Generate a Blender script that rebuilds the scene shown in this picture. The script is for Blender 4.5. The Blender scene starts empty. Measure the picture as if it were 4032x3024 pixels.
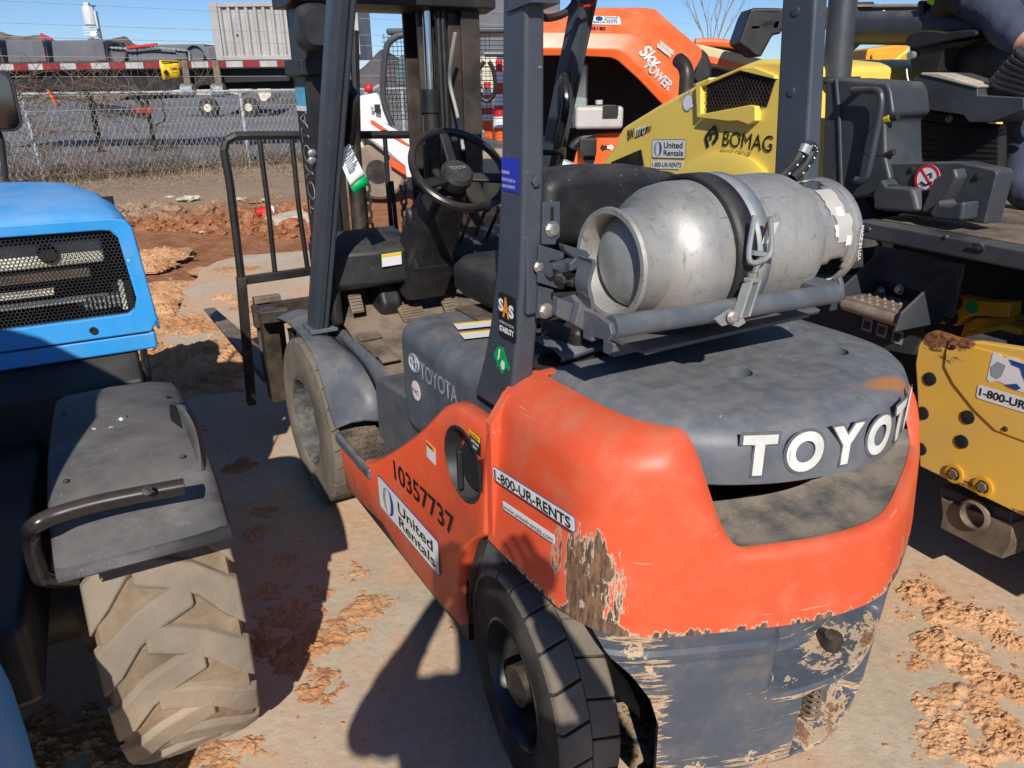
import bpy, bmesh, math, random
from math import sin, cos, pi, radians as rad, sqrt, atan2
from mathutils import Vector as V, Matrix as MX, noise as NZ
random.seed(7)
S = bpy.context.scene
COL = S.collection
# ------------------------------------------------------------------ camera
CF, CP, CR, CH = 2976.16, .3782, -.0133, 1.5766          # focal length in photo pixels, pitch down, roll, height
PW, PH = 4032, 3024
_fw = V((0, cos(CP), -sin(CP))); _up = V((0, sin(CP), cos(CP))); _rt = V((1, 0, 0))
C_R = cos(CR)*_rt + sin(CR)*_up; C_U = -sin(CR)*_rt + cos(CR)*_up
cd = bpy.data.cameras.new('camera'); cam = bpy.data.objects.new('camera', cd); COL.objects.link(cam)
m = MX((C_R, C_U, -_fw)).transposed().to_4x4(); m.translation = (0, 0, CH); cam.matrix_world = m
cd.sensor_width = 36; cd.lens = CF/PW*36; cd.clip_start = .02; cd.clip_end = 3000
S.camera = cam
# ------------------------------------------------------------------ light
SUN = V((-.041, .818, -.573)).normalized()                # the way the light travels
w = bpy.data.worlds.new('World'); S.world = w; w.use_nodes = True
nt = w.node_tree; nt.nodes.clear()
sky = nt.nodes.new('ShaderNodeTexSky'); sky.sky_type = 'NISHITA'; sky.sun_disc = False
sky.sun_elevation = math.asin(-SUN.z); sky.sun_rotation = atan2(-SUN.x, -SUN.y)
sky.altitude = 1200; sky.air_density = 1.0; sky.dust_density = 0.0; sky.ozone_density = 6.0
bg = nt.nodes.new('ShaderNodeBackground'); bg.inputs[1].default_value = .078
wo = nt.nodes.new('ShaderNodeOutputWorld')
tint = nt.nodes.new('ShaderNodeMix'); tint.data_type = 'RGBA'; tint.blend_type = 'MULTIPLY'; tint.inputs[0].default_value = 1; tint.inputs[7].default_value = (1.0, 1.09, 1.26, 1)
nt.links.new(sky.outputs[0], tint.inputs[6]); nt.links.new(tint.outputs[2], bg.inputs[0]); nt.links.new(bg.outputs[0], wo.inputs[0])
ld = bpy.data.lights.new('sun', 'SUN'); ld.energy = 4.8; ld.angle = rad(.53); ld.color = (1, .955, .88)
lo = bpy.data.objects.new('sun', ld); COL.objects.link(lo)
lo.rotation_euler = SUN.to_track_quat('-Z', 'Y').to_euler(); lo.location = (0, -10, 12)
S.view_settings.view_transform = 'Standard'; S.view_settings.look = 'None'
S.view_settings.exposure = 0.0; S.view_settings.gamma = 1; S.view_settings.use_curve_mapping = False
S.render.film_transparent = False
try:
    S.cycles.max_bounces = 4; S.cycles.diffuse_bounces = 2; S.cycles.glossy_bounces = 2; S.cycles.transparent_max_bounces = 8
except Exception: pass

# ------------------------------------------------------------------ frames: photo pixel -> point in a machine's own axes
class Fr:
    def __init__(s, x0, y0, yaw): s.x0, s.y0, s.a = x0, y0, rad(yaw)
    def tl(s, P):
        c, n = cos(s.a), sin(s.a); dx, dy = P[0]-s.x0, P[1]-s.y0
        return V((c*dx+n*dy, -n*dx+c*dy, P[2]))
    def tw(s, P):
        c, n = cos(s.a), sin(s.a); return V((s.x0+c*P[0]-n*P[1], s.y0+n*P[0]+c*P[1], P[2]))
    def __call__(s, px, py, ax, v):
        d = _fw + C_R*((px-PW/2)/CF) - C_U*((py-PH/2)/CF); o = V((0, 0, CH))
        o2 = s.tl(o); d2 = s.tl(o+d)-o2; i = 'xyz'.index(ax)
        return o2 + d2*((v-o2[i])/d2[i])
fk = Fr(-.3298, 3.0374, 30.165)     # forklift: x right, y forward, front axle at y = 0
te = Fr(-.92, 1.60, 28)             # telehandler: rear right wheel at the origin
ro = Fr(2.143, 2.560, -155.4)       # roller
wd = Fr(0, 0, 0)

# ------------------------------------------------------------------ mesh builder
def frame(d):
    d = d.normalized(); a = V((0, 0, 1)) if abs(d.z) < .9 else V((1, 0, 0))
    u = d.cross(a).normalized(); return u, d.cross(u).normalized()
class MB:
    def __init__(s): s.v = []; s.f = []; s.m = []
    def add(s, vs, fs, mi=0):
        o = len(s.v); s.v += [tuple(p) for p in vs]; s.f += [tuple(i+o for i in f) for f in fs]; s.m += [mi]*len(fs); return s
    def bx(s, x0, x1, y0, y1, z0, z1, mi=0):
        return s.add([(x0,y0,z0),(x1,y0,z0),(x1,y1,z0),(x0,y1,z0),(x0,y0,z1),(x1,y0,z1),(x1,y1,z1),(x0,y1,z1)],
                     [(0,3,2,1),(4,5,6,7),(0,1,5,4),(1,2,6,5),(2,3,7,6),(3,0,4,7)], mi)
    def box(s, c, sz, R=None, mi=0):
        c = V(c); h = V(sz)/2; vs = []
        for z in (-1, 1):
            for x, y in ((-1,-1),(1,-1),(1,1),(-1,1)):
                p = V((x*h.x, y*h.y, z*h.z)); vs.append(c + (R @ p if R else p))
        return s.add(vs, [(0,3,2,1),(4,5,6,7),(0,1,5,4),(1,2,6,5),(2,3,7,6),(3,0,4,7)], mi)
    def beam(s, a, b, w, h, up=(0,0,1), mi=0):
        a, b = V(a), V(b); d = (b-a).normalized(); x = d.cross(V(up)).normalized(); y = x.cross(d).normalized()
        vs = [p + x*(i*w/2) + y*(j*h/2) for p in (a, b) for i, j in ((-1,-1),(1,-1),(1,1),(-1,1))]
        return s.add(vs, [(0,3,2,1),(4,5,6,7),(0,1,5,4),(1,2,6,5),(2,3,7,6),(3,0,4,7)][:0] + [(0,1,2,3),(7,6,5,4),(0,4,5,1),(1,5,6,2),(2,6,7,3),(3,7,4,0)], mi)
    def prism(s, poly, ax, a, b, mi=0):
        n = len(poly)
        def P(q, t): return (t,q[0],q[1]) if ax == 'x' else (q[0],t,q[1]) if ax == 'y' else (q[0],q[1],t)
        vs = [P(q, a) for q in poly] + [P(q, b) for q in poly]
        return s.add(vs, [tuple(range(n))[::-1], tuple(range(n, 2*n))] + [(i, (i+1) % n, n+(i+1) % n, n+i) for i in range(n)], mi)
    def plate(s, pts, nrm, t, mi=0):
        n = len(pts); nrm = V(nrm).normalized()*t; a = [V(p) for p in pts]
        vs = a + [p+nrm for p in a]
        return s.add(vs, [tuple(range(n))[::-1], tuple(range(n, 2*n))] + [(i, (i+1) % n, n+(i+1) % n, n+i) for i in range(n)], mi)
    def tube(s, path, r, n=8, cap=True, closed=False, mi=0, sy=1.0):
        P = [V(p) for p in path]; k = len(P); vs = []; fs = []
        R = r if isinstance(r, (list, tuple)) else [r]*k
        u = None
        for i in range(k):
            if closed: d = P[(i+1) % k]-P[i-1]
            else: d = P[min(i+1, k-1)]-P[max(i-1, 0)]
            d.normalize()
            if u is None: u, _ = frame(d)
            u = (u - d*u.dot(d));
            if u.length < 1e-6: u, _ = frame(d)
            u.normalize(); q = d.cross(u)
            vs += [P[i] + u*(cos(2*pi*j/n)*R[i]) + q*(sin(2*pi*j/n)*R[i]*sy) for j in range(n)]
        for i in range(k if closed else k-1):
            a, b = i*n, ((i+1) % k)*n
            fs += [(a+j, a+(j+1) % n, b+(j+1) % n, b+j) for j in range(n)]
        if cap and not closed: fs += [tuple(range(n))[::-1], tuple(range((k-1)*n, k*n))]
        return s.add(vs, fs, mi)
    def cyl(s, a, b, r, n=16, mi=0, r2=None): return s.tube([a, b], [r, r if r2 is None else r2], n, mi=mi)
    def lathe(s, prof, o, d, n=32, mi=0, cap=False):
        o = V(o); d = V(d).normalized(); u, q = frame(d); k = len(prof); vs = []; fs = []
        for r, h in prof: vs += [o + d*h + u*(cos(2*pi*j/n)*r) + q*(sin(2*pi*j/n)*r) for j in range(n)]
        for i in range(k-1): fs += [(i*n+j, i*n+(j+1) % n, (i+1)*n+(j+1) % n, (i+1)*n+j) for j in range(n)]
        if cap: fs += [tuple(range(n))[::-1], tuple(range((k-1)*n, k*n))]
        return s.add(vs, fs, mi)
    def loft(s, rings, cap=True, closed=True, mi=0):
        n = len(rings[0]); k = len(rings); vs = [p for r in rings for p in r]; fs = []
        for i in range(k-1):
            for j in range(n if closed else n-1): fs.append((i*n+j, i*n+(j+1) % n, (i+1)*n+(j+1) % n, (i+1)*n+j))
        if cap and closed: fs += [tuple(range(n))[::-1], tuple(range((k-1)*n, k*n))]
        return s.add(vs, fs, mi)
    def sph(s, c, r, n=12, mi=0, R=None):
        r = V((r, r, r)) if not isinstance(r, (tuple, list, V)) else V(r); c = V(c); vs = []; fs = []; k = n//2
        for i in range(k+1):
            a = pi*i/k
            for j in range(n):
                p = V((sin(a)*cos(2*pi*j/n)*r.x, sin(a)*sin(2*pi*j/n)*r.y, cos(a)*r.z)); vs.append(c + (R @ p if R else p))
        for i in range(k): fs += [(i*n+j, (i+1)*n+j, (i+1)*n+(j+1) % n, i*n+(j+1) % n) for j in range(n)]
        return s.add(vs, fs, mi)
    def build(s, name, mat, parent=None, bev=0, seg=2, ang=35, smooth=True, sub=0, solid=0, recalc=True, weld=0):
        me = bpy.data.meshes.new(name); me.from_pydata(s.v, [], s.f); 
        if isinstance(mat, (list, tuple)):
            for q in mat: me.materials.append(MT(q))
            me.polygons.foreach_set('material_index', s.m)
        else: me.materials.append(MT(mat))
        if weld or recalc:
            b = bmesh.new(); b.from_mesh(me)
            if weld: bmesh.ops.remove_doubles(b, verts=b.verts, dist=weld)
            if recalc: bmesh.ops.recalc_face_normals(b, faces=b.faces)
            b.to_mesh(me); b.free()
        if smooth:
            me.polygons.foreach_set('use_smooth', [True]*len(me.polygons))
            if not sub: me.set_sharp_from_angle(angle=rad(ang))
        o = bpy.data.objects.new(name, me); COL.objects.link(o)
        if parent: o.parent = parent
        if solid:
            q = o.modifiers.new('thick', 'SOLIDIFY'); q.thickness = solid; q.offset = -1
        if sub:
            q = o.modifiers.new('sub', 'SUBSURF'); q.levels = q.render_levels = sub
        if bev:
            q = o.modifiers.new('bev', 'BEVEL'); q.width = bev; q.segments = seg; q.limit_method = 'ANGLE'; q.angle_limit = rad(ang); q.use_clamp_overlap = True
            q.harden_normals = True
        return o
def tag(o, label, cat, group=None):
    o['label'] = label; o['category'] = cat
    if group: o['group'] = group
    return o
def kind(o, k='structure'): o['kind'] = k; return o
def empty(name, fr=None, label=None, cat=None, group=None, loc=None, rz=None):
    o = bpy.data.objects.new(name, None); COL.objects.link(o); o.empty_display_size = .2
    if fr: o.location = (fr.x0, fr.y0, 0); o.rotation_euler = (0, 0, fr.a)
    if loc is not None: o.location = loc
    if rz is not None: o.rotation_euler = (0, 0, rz)
    if label: tag(o, label, cat, group)
    return o
def cp(o, parent=None):
    c = o.copy(); COL.objects.link(c); c.parent = parent
    for ch in list(o.children): cp(ch, c)
    return c
def arc(c, r, a0, a1, n, ax='x'):
    out = []
    for i in range(n+1):
        a = rad(a0+(a1-a0)*i/n); p, q = r*cos(a), r*sin(a)
        out.append((c[0]+p, c[1]+q))
    return out
def rrect(w, h, r, n=4):
    out = []
    for cx, cy, a in ((w/2-r, h/2-r, 0), (-w/2+r, h/2-r, 90), (-w/2+r, -h/2+r, 180), (w/2-r, -h/2+r, 270)):
        out += arc((cx, cy), r, a, a+90, n)
    return out
def smoothpath(pts, n=6, closed=False):
    P = [V(p) for p in pts]; k = len(P); out = []
    for i in range(k if closed else k-1):
        if closed: p0, p1, p2, p3 = P[i-1], P[i], P[(i+1) % k], P[(i+2) % k]
        else: p0, p1, p2, p3 = P[max(i-1, 0)], P[i], P[i+1], P[min(i+2, k-1)]
        for j in range(n):
            t = j/n
            out.append(.5*((2*p1)+(p2-p0)*t+(2*p0-5*p1+4*p2-p3)*t*t+(3*p1-p0-3*p2+p3)*t**3))
    if not closed: out.append(P[-1])
    return out

# ------------------------------------------------------------------ materials
MATS = {}
def MT(n): return MATS[n]
class NB:
    """small helper round a node tree"""
    def __init__(s, t): s.t = t; s.n = t.nodes; s.l = t.links
    def new(s, ty, **k):
        o = s.n.new(ty)
        for a, b in k.items(): setattr(o, a, b)
        return o
    def put(s, sock, v):
        if isinstance(v, bpy.types.NodeSocket): s.l.new(v, sock)
        elif v is not None:
            if isinstance(v, (tuple, list)) and len(v) == 3 and len(sock.default_value) == 4: v = (*v, 1)
            sock.default_value = v
    def math(s, op, a, b=None, c=None, clamp=False):
        o = s.new('ShaderNodeMath', operation=op, use_clamp=clamp); s.put(o.inputs[0], a)
        if b is not None: s.put(o.inputs[1], b)
        if c is not None: s.put(o.inputs[2], c)
        return o.outputs[0]
    def noise(s, vec, scale, detail=4, rough=.55, dist=0):
        o = s.new('ShaderNodeTexNoise'); s.put(o.inputs['Vector'], vec); o.inputs['Scale'].default_value = scale
        o.inputs['Detail'].default_value = detail; o.inputs['Roughness'].default_value = rough; o.inputs['Distortion'].default_value = dist
        return o.outputs['Fac']
    def ramp(s, v, a, b):                       # smooth 0..1 between a and b
        o = s.new('ShaderNodeMapRange', interpolation_type='SMOOTHSTEP'); s.put(o.inputs[0], v)
        s.put(o.inputs[1], a); s.put(o.inputs[2], b); return o.outputs[0]
    def mix(s, f, a, b, mode='MIX'):
        o = s.new('ShaderNodeMix', data_type='RGBA', blend_type=mode); s.put(o.inputs[0], f); s.put(o.inputs[6], a); s.put(o.inputs[7], b); return o.outputs[2]
    def mixf(s, f, a, b):
        o = s.new('ShaderNodeMix', data_type='FLOAT'); s.put(o.inputs[0], f); s.put(o.inputs[2], a); s.put(o.inputs[3], b); return o.outputs[0]
    def mapping(s, vec, scale=(1,1,1), rot=(0,0,0), loc=(0,0,0)):
        o = s.new('ShaderNodeMapping'); s.put(o.inputs[0], vec); o.inputs[1].default_value = loc; o.inputs[2].default_value = rot; o.inputs[3].default_value = scale; return o.outputs[0]
    def sep(s, vec):
        o = s.new('ShaderNodeSeparateXYZ'); s.put(o.inputs[0], vec); return o.outputs
    def blob(s, vec, c, r, soft=.5, wob=None):  # 1 inside an ellipsoid
        o = s.mapping(vec, scale=(1/r[0], 1/r[1], 1/r[2]), loc=(-c[0]/r[0], -c[1]/r[1], -c[2]/r[2]))
        d = s.new('ShaderNodeVectorMath', operation='LENGTH'); s.put(d.inputs[0], o); v = d.outputs['Value']
        if wob is not None: v = s.math('ADD', v, wob)
        return s.ramp(v, 1.0+soft*.5, 1.0-soft*.5)
def material(name, col, rough=.5, metal=0.0, var=.12, vs=6, dust=0, dustcol=(.36,.24,.15), ds=5, up=.0, bump=.15, bs=60, bd=.002, spec=.5, coat=0, fn=None, speck=0, scr=0, scrcol=(.5,.45,.38), seed=0, rvar=.15, transl=0, emit=None):
    mt = bpy.data.materials.new(name); mt.use_nodes = True; MATS[name] = mt
    t = mt.node_tree; b = NB(t); p = t.nodes['Principled BSDF']
    tc = b.new('ShaderNodeTexCoord'); vec = b.mapping(tc.outputs['Object'], loc=(seed*3.1, seed*1.7, seed*.9))
    c = None
    n1 = b.noise(vec, vs, 5, .6)
    dk = tuple(max(0, x*(1-var)) for x in col); lt = tuple(min(1, x*(1+var)) for x in col)
    c = b.mix(b.ramp(n1, .3, .7), dk, lt)
    r = b.math('ADD', rough-rvar*.5, b.math('MULTIPLY', b.noise(vec, vs*2.3, 4, .7), rvar))
    me = metal
    if scr:
        m1 = b.noise(b.mapping(vec, scale=(3, 3, 90), rot=(.2, .1, .3)), 1.6, 3, .6); m2 = b.noise(b.mapping(vec, scale=(80, 4, 4), rot=(.1, .5, .2)), 1.4, 3, .6)
        mk = b.math('MULTIPLY', b.ramp(b.math('MAXIMUM', m1, m2), .72-.06*scr, .76), b.ramp(n1, .35, .6)); c = b.mix(b.math('MULTIPLY', mk, .6), c, scrcol)
    if dust:
        n2 = b.noise(vec, ds, 6, .65)
        ge = b.new('ShaderNodeNewGeometry'); nz = b.sep(ge.outputs['Normal'])[2]
        f = b.math('ADD', b.math('MULTIPLY', b.ramp(n2, .38, .75), dust), b.math('MULTIPLY', b.math('MULTIPLY', b.ramp(nz, .3, .95), up), b.ramp(n2, .25, .6)), clamp=True)
        c = b.mix(f, c, dustcol); r = b.mixf(f, r, .92)
        if metal: me = b.mixf(f, metal, 0.0)
    if speck:
        n3 = b.noise(vec, 150, 2, .5); c = b.mix(b.math('MULTIPLY', b.ramp(n3, .735-.02*speck, .76-.02*speck), .45), c, (.42, .37, .31))
    if fn: c, r, me = fn(b, vec, c, r, me)
    b.put(p.inputs['Base Color'], c); b.put(p.inputs['Roughness'], r); b.put(p.inputs['Metallic'], me)
    p.inputs['Specular IOR Level'].default_value = spec
    if coat: p.inputs['Coat Weight'].default_value = coat; p.inputs['Coat Roughness'].default_value = .12
    if transl: p.inputs['Transmission Weight'].default_value = transl
    if bump:
        bp_ = b.new('ShaderNodeBump'); bp_.inputs['Strength'].default_value = bump; bp_.inputs['Distance'].default_value = bd
        b.put(bp_.inputs['Height'], b.noise(vec, bs, 4, .6)); b.l.new(bp_.outputs[0], p.inputs['Normal'])
    return mt

# ------------------------------------------------------------------ lettering and stickers
_TX = {}
def textmesh(s, bold=0., ext=0., shear=0.):
    k = (s, bold, ext, shear)
    if k not in _TX:
        cu = bpy.data.curves.new('t', 'FONT'); cu.body = s; cu.size = 1; cu.offset = bold; cu.extrude = ext; cu.resolution_u = 7; cu.shear = shear
        o = bpy.data.objects.new('t', cu); COL.objects.link(o)
        dg = bpy.context.evaluated_depsgraph_get(); dg.update()
        me = bpy.data.meshes.new_from_object(o.evaluated_get(dg)); bpy.data.objects.remove(o); bpy.data.curves.remove(cu)
        xs = [v.co.x for v in me.vertices]; ys = [v.co.y for v in me.vertices]
        _TX[k] = (me, min(xs), max(xs), min(ys), max(ys))
    return _TX[k]
def text(s, o, u, v, mat, parent, w=None, h=None, bold=.02, ext=0., name='lettering', off=.0015, shear=0., n=None):
    """lettering whose box starts at o, width w along u and height h along v"""
    me, x0, x1, y0, y1 = textmesh(s, bold, ext, shear); me = me.copy(); me.name = name; me.materials.clear(); me.materials.append(MT(mat))
    u = V(u).normalized(); v = V(v); v = (v-u*v.dot(u)).normalized(); nn = u.cross(v)
    if h is None: h = w*(y1-y0)/(x1-x0)
    if w is None: w = h*(x1-x0)/(y1-y0)
    sx, sy = w/(x1-x0), h/(y1-y0)
    q = MX(((u.x*sx, v.x*sy, nn.x, 0), (u.y*sx, v.y*sy, nn.y, 0), (u.z*sx, v.z*sy, nn.z, 0), (0, 0, 0, 1)))
    q.translation = V(o) + nn*off - u*(x0*sx) - v*(y0*sy)
    ob = bpy.data.objects.new(name, me); COL.objects.link(ob); ob.parent = parent
    me.transform(q)
    return ob
def sticker(name, o, u, v, w, h, mat, parent, r=.0, off=.0008, th=.0006, edge=None, ew=.006):
    """thin plate, lower left corner at o"""
    u = V(u).normalized(); v = V(v); v = (v-u*v.dot(u)).normalized(); nn = u.cross(v); o = V(o)
    b = MB(); c = o+u*(w/2)+v*(h/2)+nn*off
    def pl(w_, h_, r_, z, mi):
        b.plate([c+u*p[0]+v*p[1]+nn*z for p in (rrect(w_, h_, r_) if r_ else ((w_/2,h_/2),(-w_/2,h_/2),(-w_/2,-h_/2),(w_/2,-h_/2)))], nn, th, mi)
    if edge:
        pl(w, h, r, 0, 1); pl(w-2*ew, h-2*ew, max(r-ew, 0), .0008, 0)
        return b.build(name, [mat, edge], parent, smooth=False)
    pl(w, h, r, 0, 0)
    return b.build(name, mat, parent, smooth=False)
# ------------------------------------------------------------------ the materials of the yard
RUST = (.16, .065, .028); PRIMER = (.52, .44, .33)
def chips_orange(b, vec, c, r, me):
    x, y, z = b.sep(vec)
    n = b.noise(vec, 9, 6, .7); n2 = b.noise(b.mapping(vec, scale=(1, 1, .22)), 26, 6, .72); nf = b.noise(vec, 120, 3, .6)
    corner = b.math('MAXIMUM', b.blob(vec, (-.535, -1.835, .70), (.10, .075, .13), 1.0), b.blob(vec, (-.545, -1.742, .73), (.05, .020, .075), .8))                 # torn left rear corner
    edge = b.math('MULTIPLY', b.ramp(z, .632, .602), b.ramp(y, -1.5, -1.56)); rightl = b.blob(vec, (.16, -2.03, .68), (.15, .12, .10), .8)
    m = b.math('ADD', b.math('MULTIPLY', corner, .36), b.math('ADD', b.math('MULTIPLY', edge, .30), b.math('MULTIPLY', rightl, .17)))
    f = b.ramp(b.math('ADD', n2, m), .80, .83); f2 = b.ramp(b.math('ADD', n2, m), .77, .80)
    tiny = b.ramp(b.noise(vec, 34, 3, .5), .765, .785)
    thin = b.math('MULTIPLY', b.ramp(b.noise(b.mapping(vec, scale=(4, 4, 120), rot=(.05, .04, 0)), 1.3, 3, .6), .70, .73), .5)
    sc2 = b.ramp(b.noise(b.mapping(vec, scale=(70, 70, 3), rot=(.3, .2, 0)), 1.2, 4, .7), .66, .72); gr = b.ramp(b.noise(vec, 7, 7, .75), .50, .72); c = b.mix(b.math('MULTIPLY', gr, .32), c, (.50, .21, .12)); c = b.mix(b.math('MULTIPLY', sc2, .22), c, (.42, .10, .05)); c = b.mix(thin, c, (.8, .42, .28)); c = b.mix(b.math('MAXIMUM', f2, tiny), c, PRIMER)
    ri = b.ramp(b.noise(b.mapping(vec, scale=(1, 1, .18)), 70, 5, .75), .36, .66); ins = b.mix(ri, (.055, .032, .022), (.25, .135, .07)); ins = b.mix(b.ramp(b.noise(vec, 38, 5, .7), .60, .66), ins, (.42, .33, .24)); c = b.mix(f, c, ins)
    dustm = b.math('MULTIPLY', b.ramp(z, .42, .2), b.ramp(b.noise(vec, 11, 6, .7), .35, .7)); c = b.mix(b.math('MULTIPLY', dustm, .75), c, (.42, .24, .15))
    return c, b.mixf(b.math('MAXIMUM', f, dustm), r, .85), me
def chips_grey(b, vec, c, r, me):
    x, y, z = b.sep(vec)
    n = b.noise(vec, 14, 6, .7); hor = b.noise(b.mapping(vec, scale=(3, 3, 40), rot=(.06, .03, 0)), 2.2, 5, .7)
    low = b.math('MAXIMUM', b.ramp(z, .30, .17), b.math('MULTIPLY', b.blob(vec, (.03, -2.0, .395), (.24, .16, .03), .8), .5)); edge = b.blob(vec, (-.45, -1.93, .35), (.07, .12, .34), .9); rt = b.blob(vec, (.02, -2.03, .33), (.22, .12, .26), .9)
    m = b.math('ADD', b.math('MULTIPLY', low, .21), b.math('ADD', b.math('MULTIPLY', edge, .21), b.math('MULTIPLY', rt, .075)))
    mm = b.math('ADD', b.math('MAXIMUM', b.math('SUBTRACT', n, .03), hor), m)
    f2 = b.ramp(mm, .705, .72); f = b.ramp(mm, .77, .80)
    c = b.mix(f2, c, (.50, .36, .23)); c = b.mix(f, c, b.mix(b.ramp(b.noise(vec, 60, 5, .7), .35, .65), (.11, .05, .03), (.33, .17, .08)))
    d = b.math('MULTIPLY', b.ramp(b.noise(vec, 12, 7, .75), .4, .75), .35); c = b.mix(d, c, (.28, .22, .17))
    return c, b.mixf(f2, r, .8), me
def hood_wear(b, vec, c, r, me):
    gouge = b.blob(vec, (.17, -1.93, .99), (.16, .035, .06), .5, b.math('MULTIPLY', b.noise(vec, 22, 5, .7), .9))
    s1 = b.noise(b.mapping(vec, scale=(4, 60, 10), rot=(0, 0, -.35)), 1.5, 4, .65); s2 = b.noise(b.mapping(vec, scale=(5, 90, 10), rot=(0, 0, .5)), 1.3, 4, .65)
    f = b.ramp(b.math('MAXIMUM', s1, s2), .70, .75); c = b.mix(b.math('MULTIPLY', f, .55), c, (.34, .29, .24))
    dk = b.ramp(b.noise(b.mapping(vec, scale=(2, 7, 2), rot=(0, 0, .4)), 3, 5, .7), .5, .75); c = b.mix(b.math('MULTIPLY', dk, .35), c, (.05, .054, .06))
    sp = b.ramp(b.noise(vec, 45, 2, .5), .735, .755); c = b.mix(b.math('MULTIPLY', sp, .8), c, (.5, .35, .24))
    c = b.mix(gouge, c, (.42, .18, .06))
    return c, r, me
def hazard(b, vec, c, r, me):
    sp = b.ramp(b.noise(vec, 17, 3, .6), .735, .75); gr = b.ramp(b.noise(b.mapping(vec, scale=(1, 2.5, 1)), 5, 7, .75), .48, .74); c = b.mix(b.math('MULTIPLY', gr, .25), c, (.33, .32, .31)); return b.mix(b.math('MULTIPLY', sp, .85), c, (.66, .64, .60)), r, me
material('orange', (.74, .096, .034), .46, var=.08, vs=2.5, dust=.22, up=.18, ds=14, bump=.06, fn=chips_orange, dustcol=(.56,.21,.115))
material('grey', (.088, .101, .122), .40, var=.12, vs=4, dust=.30, up=.25, ds=13, bump=.06, dustcol=(.26,.22,.19), scr=.6)
material('grey_hood', (.120, .134, .156), .45, var=.10, vs=4, dust=.24, up=.30, ds=22, bump=.08, dustcol=(.26,.235,.21), fn=hood_wear)
material('grey_chip', (.066, .082, .108), .42, var=.10, vs=5, bump=.10, bs=40, bd=.003, fn=chips_grey)
material('pillar', (.050, .062, .080), .38, var=.08, vs=3, dust=.10, up=.1, bump=.12, bs=220, bd=.0008, speck=.6, dustcol=(.2,.18,.16))
material('scoop', (.085, .088, .09), .65, var=.2, vs=5, dust=.55, up=.75, ds=9, bump=.5, bs=130, bd=.002, dustcol=(.30,.25,.195))
material('black', (.012, .012, .013), .45, var=.2, vs=6, dust=.12, up=.15, ds=7, bump=.1, dustcol=(.16,.13,.10))
material('black_plastic', (.015, .015, .017), .5, var=.2, vs=6, dust=.10, up=.20, ds=16, bump=.35, bs=300, bd=.0006, dustcol=(.17,.145,.12), speck=.5)
material('black_gloss', (.010, .010, .012), .25, var=.1, vs=6, dust=.06, up=.1, bump=.03)
material('dark_steel', (.035, .032, .030), .5, .5, var=.3, vs=8, dust=.35, up=.3, ds=10, bump=.3, bs=50, dustcol=(.24,.17,.11))
material('greasy', (.05, .038, .028), .45, .2, var=.5, vs=12, dust=.3, ds=9, bump=.4, bs=60, dustcol=(.20,.14,.09))
material('mast_steel', (.040, .034, .030), .45, .3, var=.35, vs=7, dust=.35, ds=6, bump=.2, dustcol=(.17,.125,.09))
material('fork_steel', (.17, .135, .105), .55, .4, var=.3, vs=9, dust=.45, up=.3, ds=8, bump=.3, dustcol=(.36,.24,.15))
material('tyre_dusty', (.17, .145, .115), .95, var=.16, vs=6, dust=.5, ds=5, up=0, bump=.5, bs=45, bd=.003, dustcol=(.42,.35,.27), spec=.15)
material('tread_dusty', (.16, .135, .105), .95, var=.18, vs=6, dust=.5, ds=5, up=0, bump=.4, bs=45, bd=.003, dustcol=(.33,.275,.21), spec=.15)
material('mirror', (.16, .17, .18), .06, 1, var=.05, bump=0)
material('tyre_dark', (.035, .033, .031), .92, var=.25, vs=7, dust=.45, ds=6, up=0, bump=.4, bs=45, bd=.003, dustcol=(.17,.14,.115), spec=.2)
material('tyre_clay', (.25, .205, .155), .95, var=.16, vs=5, dust=.6, ds=4.5, up=.1, bump=.6, bs=55, bd=.003, dustcol=(.44,.32,.21), spec=.12)
material('tyre_groove', (.20, .15, .10), 1, var=.3, vs=9, dust=.8, ds=5, bump=.8, bs=60, bd=.004, dustcol=(.46,.31,.19), spec=.1)
material('rim_dirty', (.06, .058, .055), .8, var=.4, vs=14, dust=.55, ds=22, bump=.8, bs=70, bd=.004, dustcol=(.27,.25,.23))
material('rim_dark', (.012, .012, .014), .3, var=.2, vs=8, dust=.25, ds=9, bump=.1, dustcol=(.14,.12,.10))
def tank_fn(b, vec, c, r, me):
    g = b.noise(vec, 5, 6, .7); s = b.noise(b.mapping(vec, scale=(14, 2, 2)), 9, 5, .75); s2 = b.noise(vec, 55, 4, .7)
    c = b.mix(b.math('MULTIPLY', b.ramp(b.math('MAXIMUM', s, s2), .54, .74), .55), c, (.20, .18, .155)); c = b.mix(b.math('MULTIPLY', b.ramp(g, .48, .72), .45), c, (.33, .27, .20)); k1 = b.noise(b.mapping(vec, scale=(60, 5, 5), rot=(.4, .2, .5)), 1.7, 4, .7); k2 = b.noise(b.mapping(vec, scale=(6, 70, 6), rot=(.3, .6, .2)), 1.9, 4, .7); c = b.mix(b.math('MULTIPLY', b.ramp(b.math('MAXIMUM', k1, k2), .62, .70), .55), c, (.10, .09, .08))
    return c, b.mixf(b.ramp(g, .35, .7), r, .64), b.mixf(b.ramp(g, .4, .75), .62, .45)
material('tank', (.44, .43, .40), .50, .66, var=.2, vs=6, bump=.25, bs=70, bd=.0012, fn=tank_fn)
material('galv', (.30, .335, .34), .5, .35, var=.15, vs=18, dust=.2, ds=12, bump=.1)
material('bolt', (.55, .53, .48), .32, .85, var=.2, vs=30, dust=.1, bump=.1)
material('chrome', (.7, .7, .7), .15, 1, var=.05, bump=0)
material('white', (.78, .78, .77), .45, var=.05, vs=8, dust=.12, ds=8, bump=.05, dustcol=(.55,.47,.38))
material('white_clean', (.82, .82, .82), .5, var=.03, bump=0)
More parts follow.
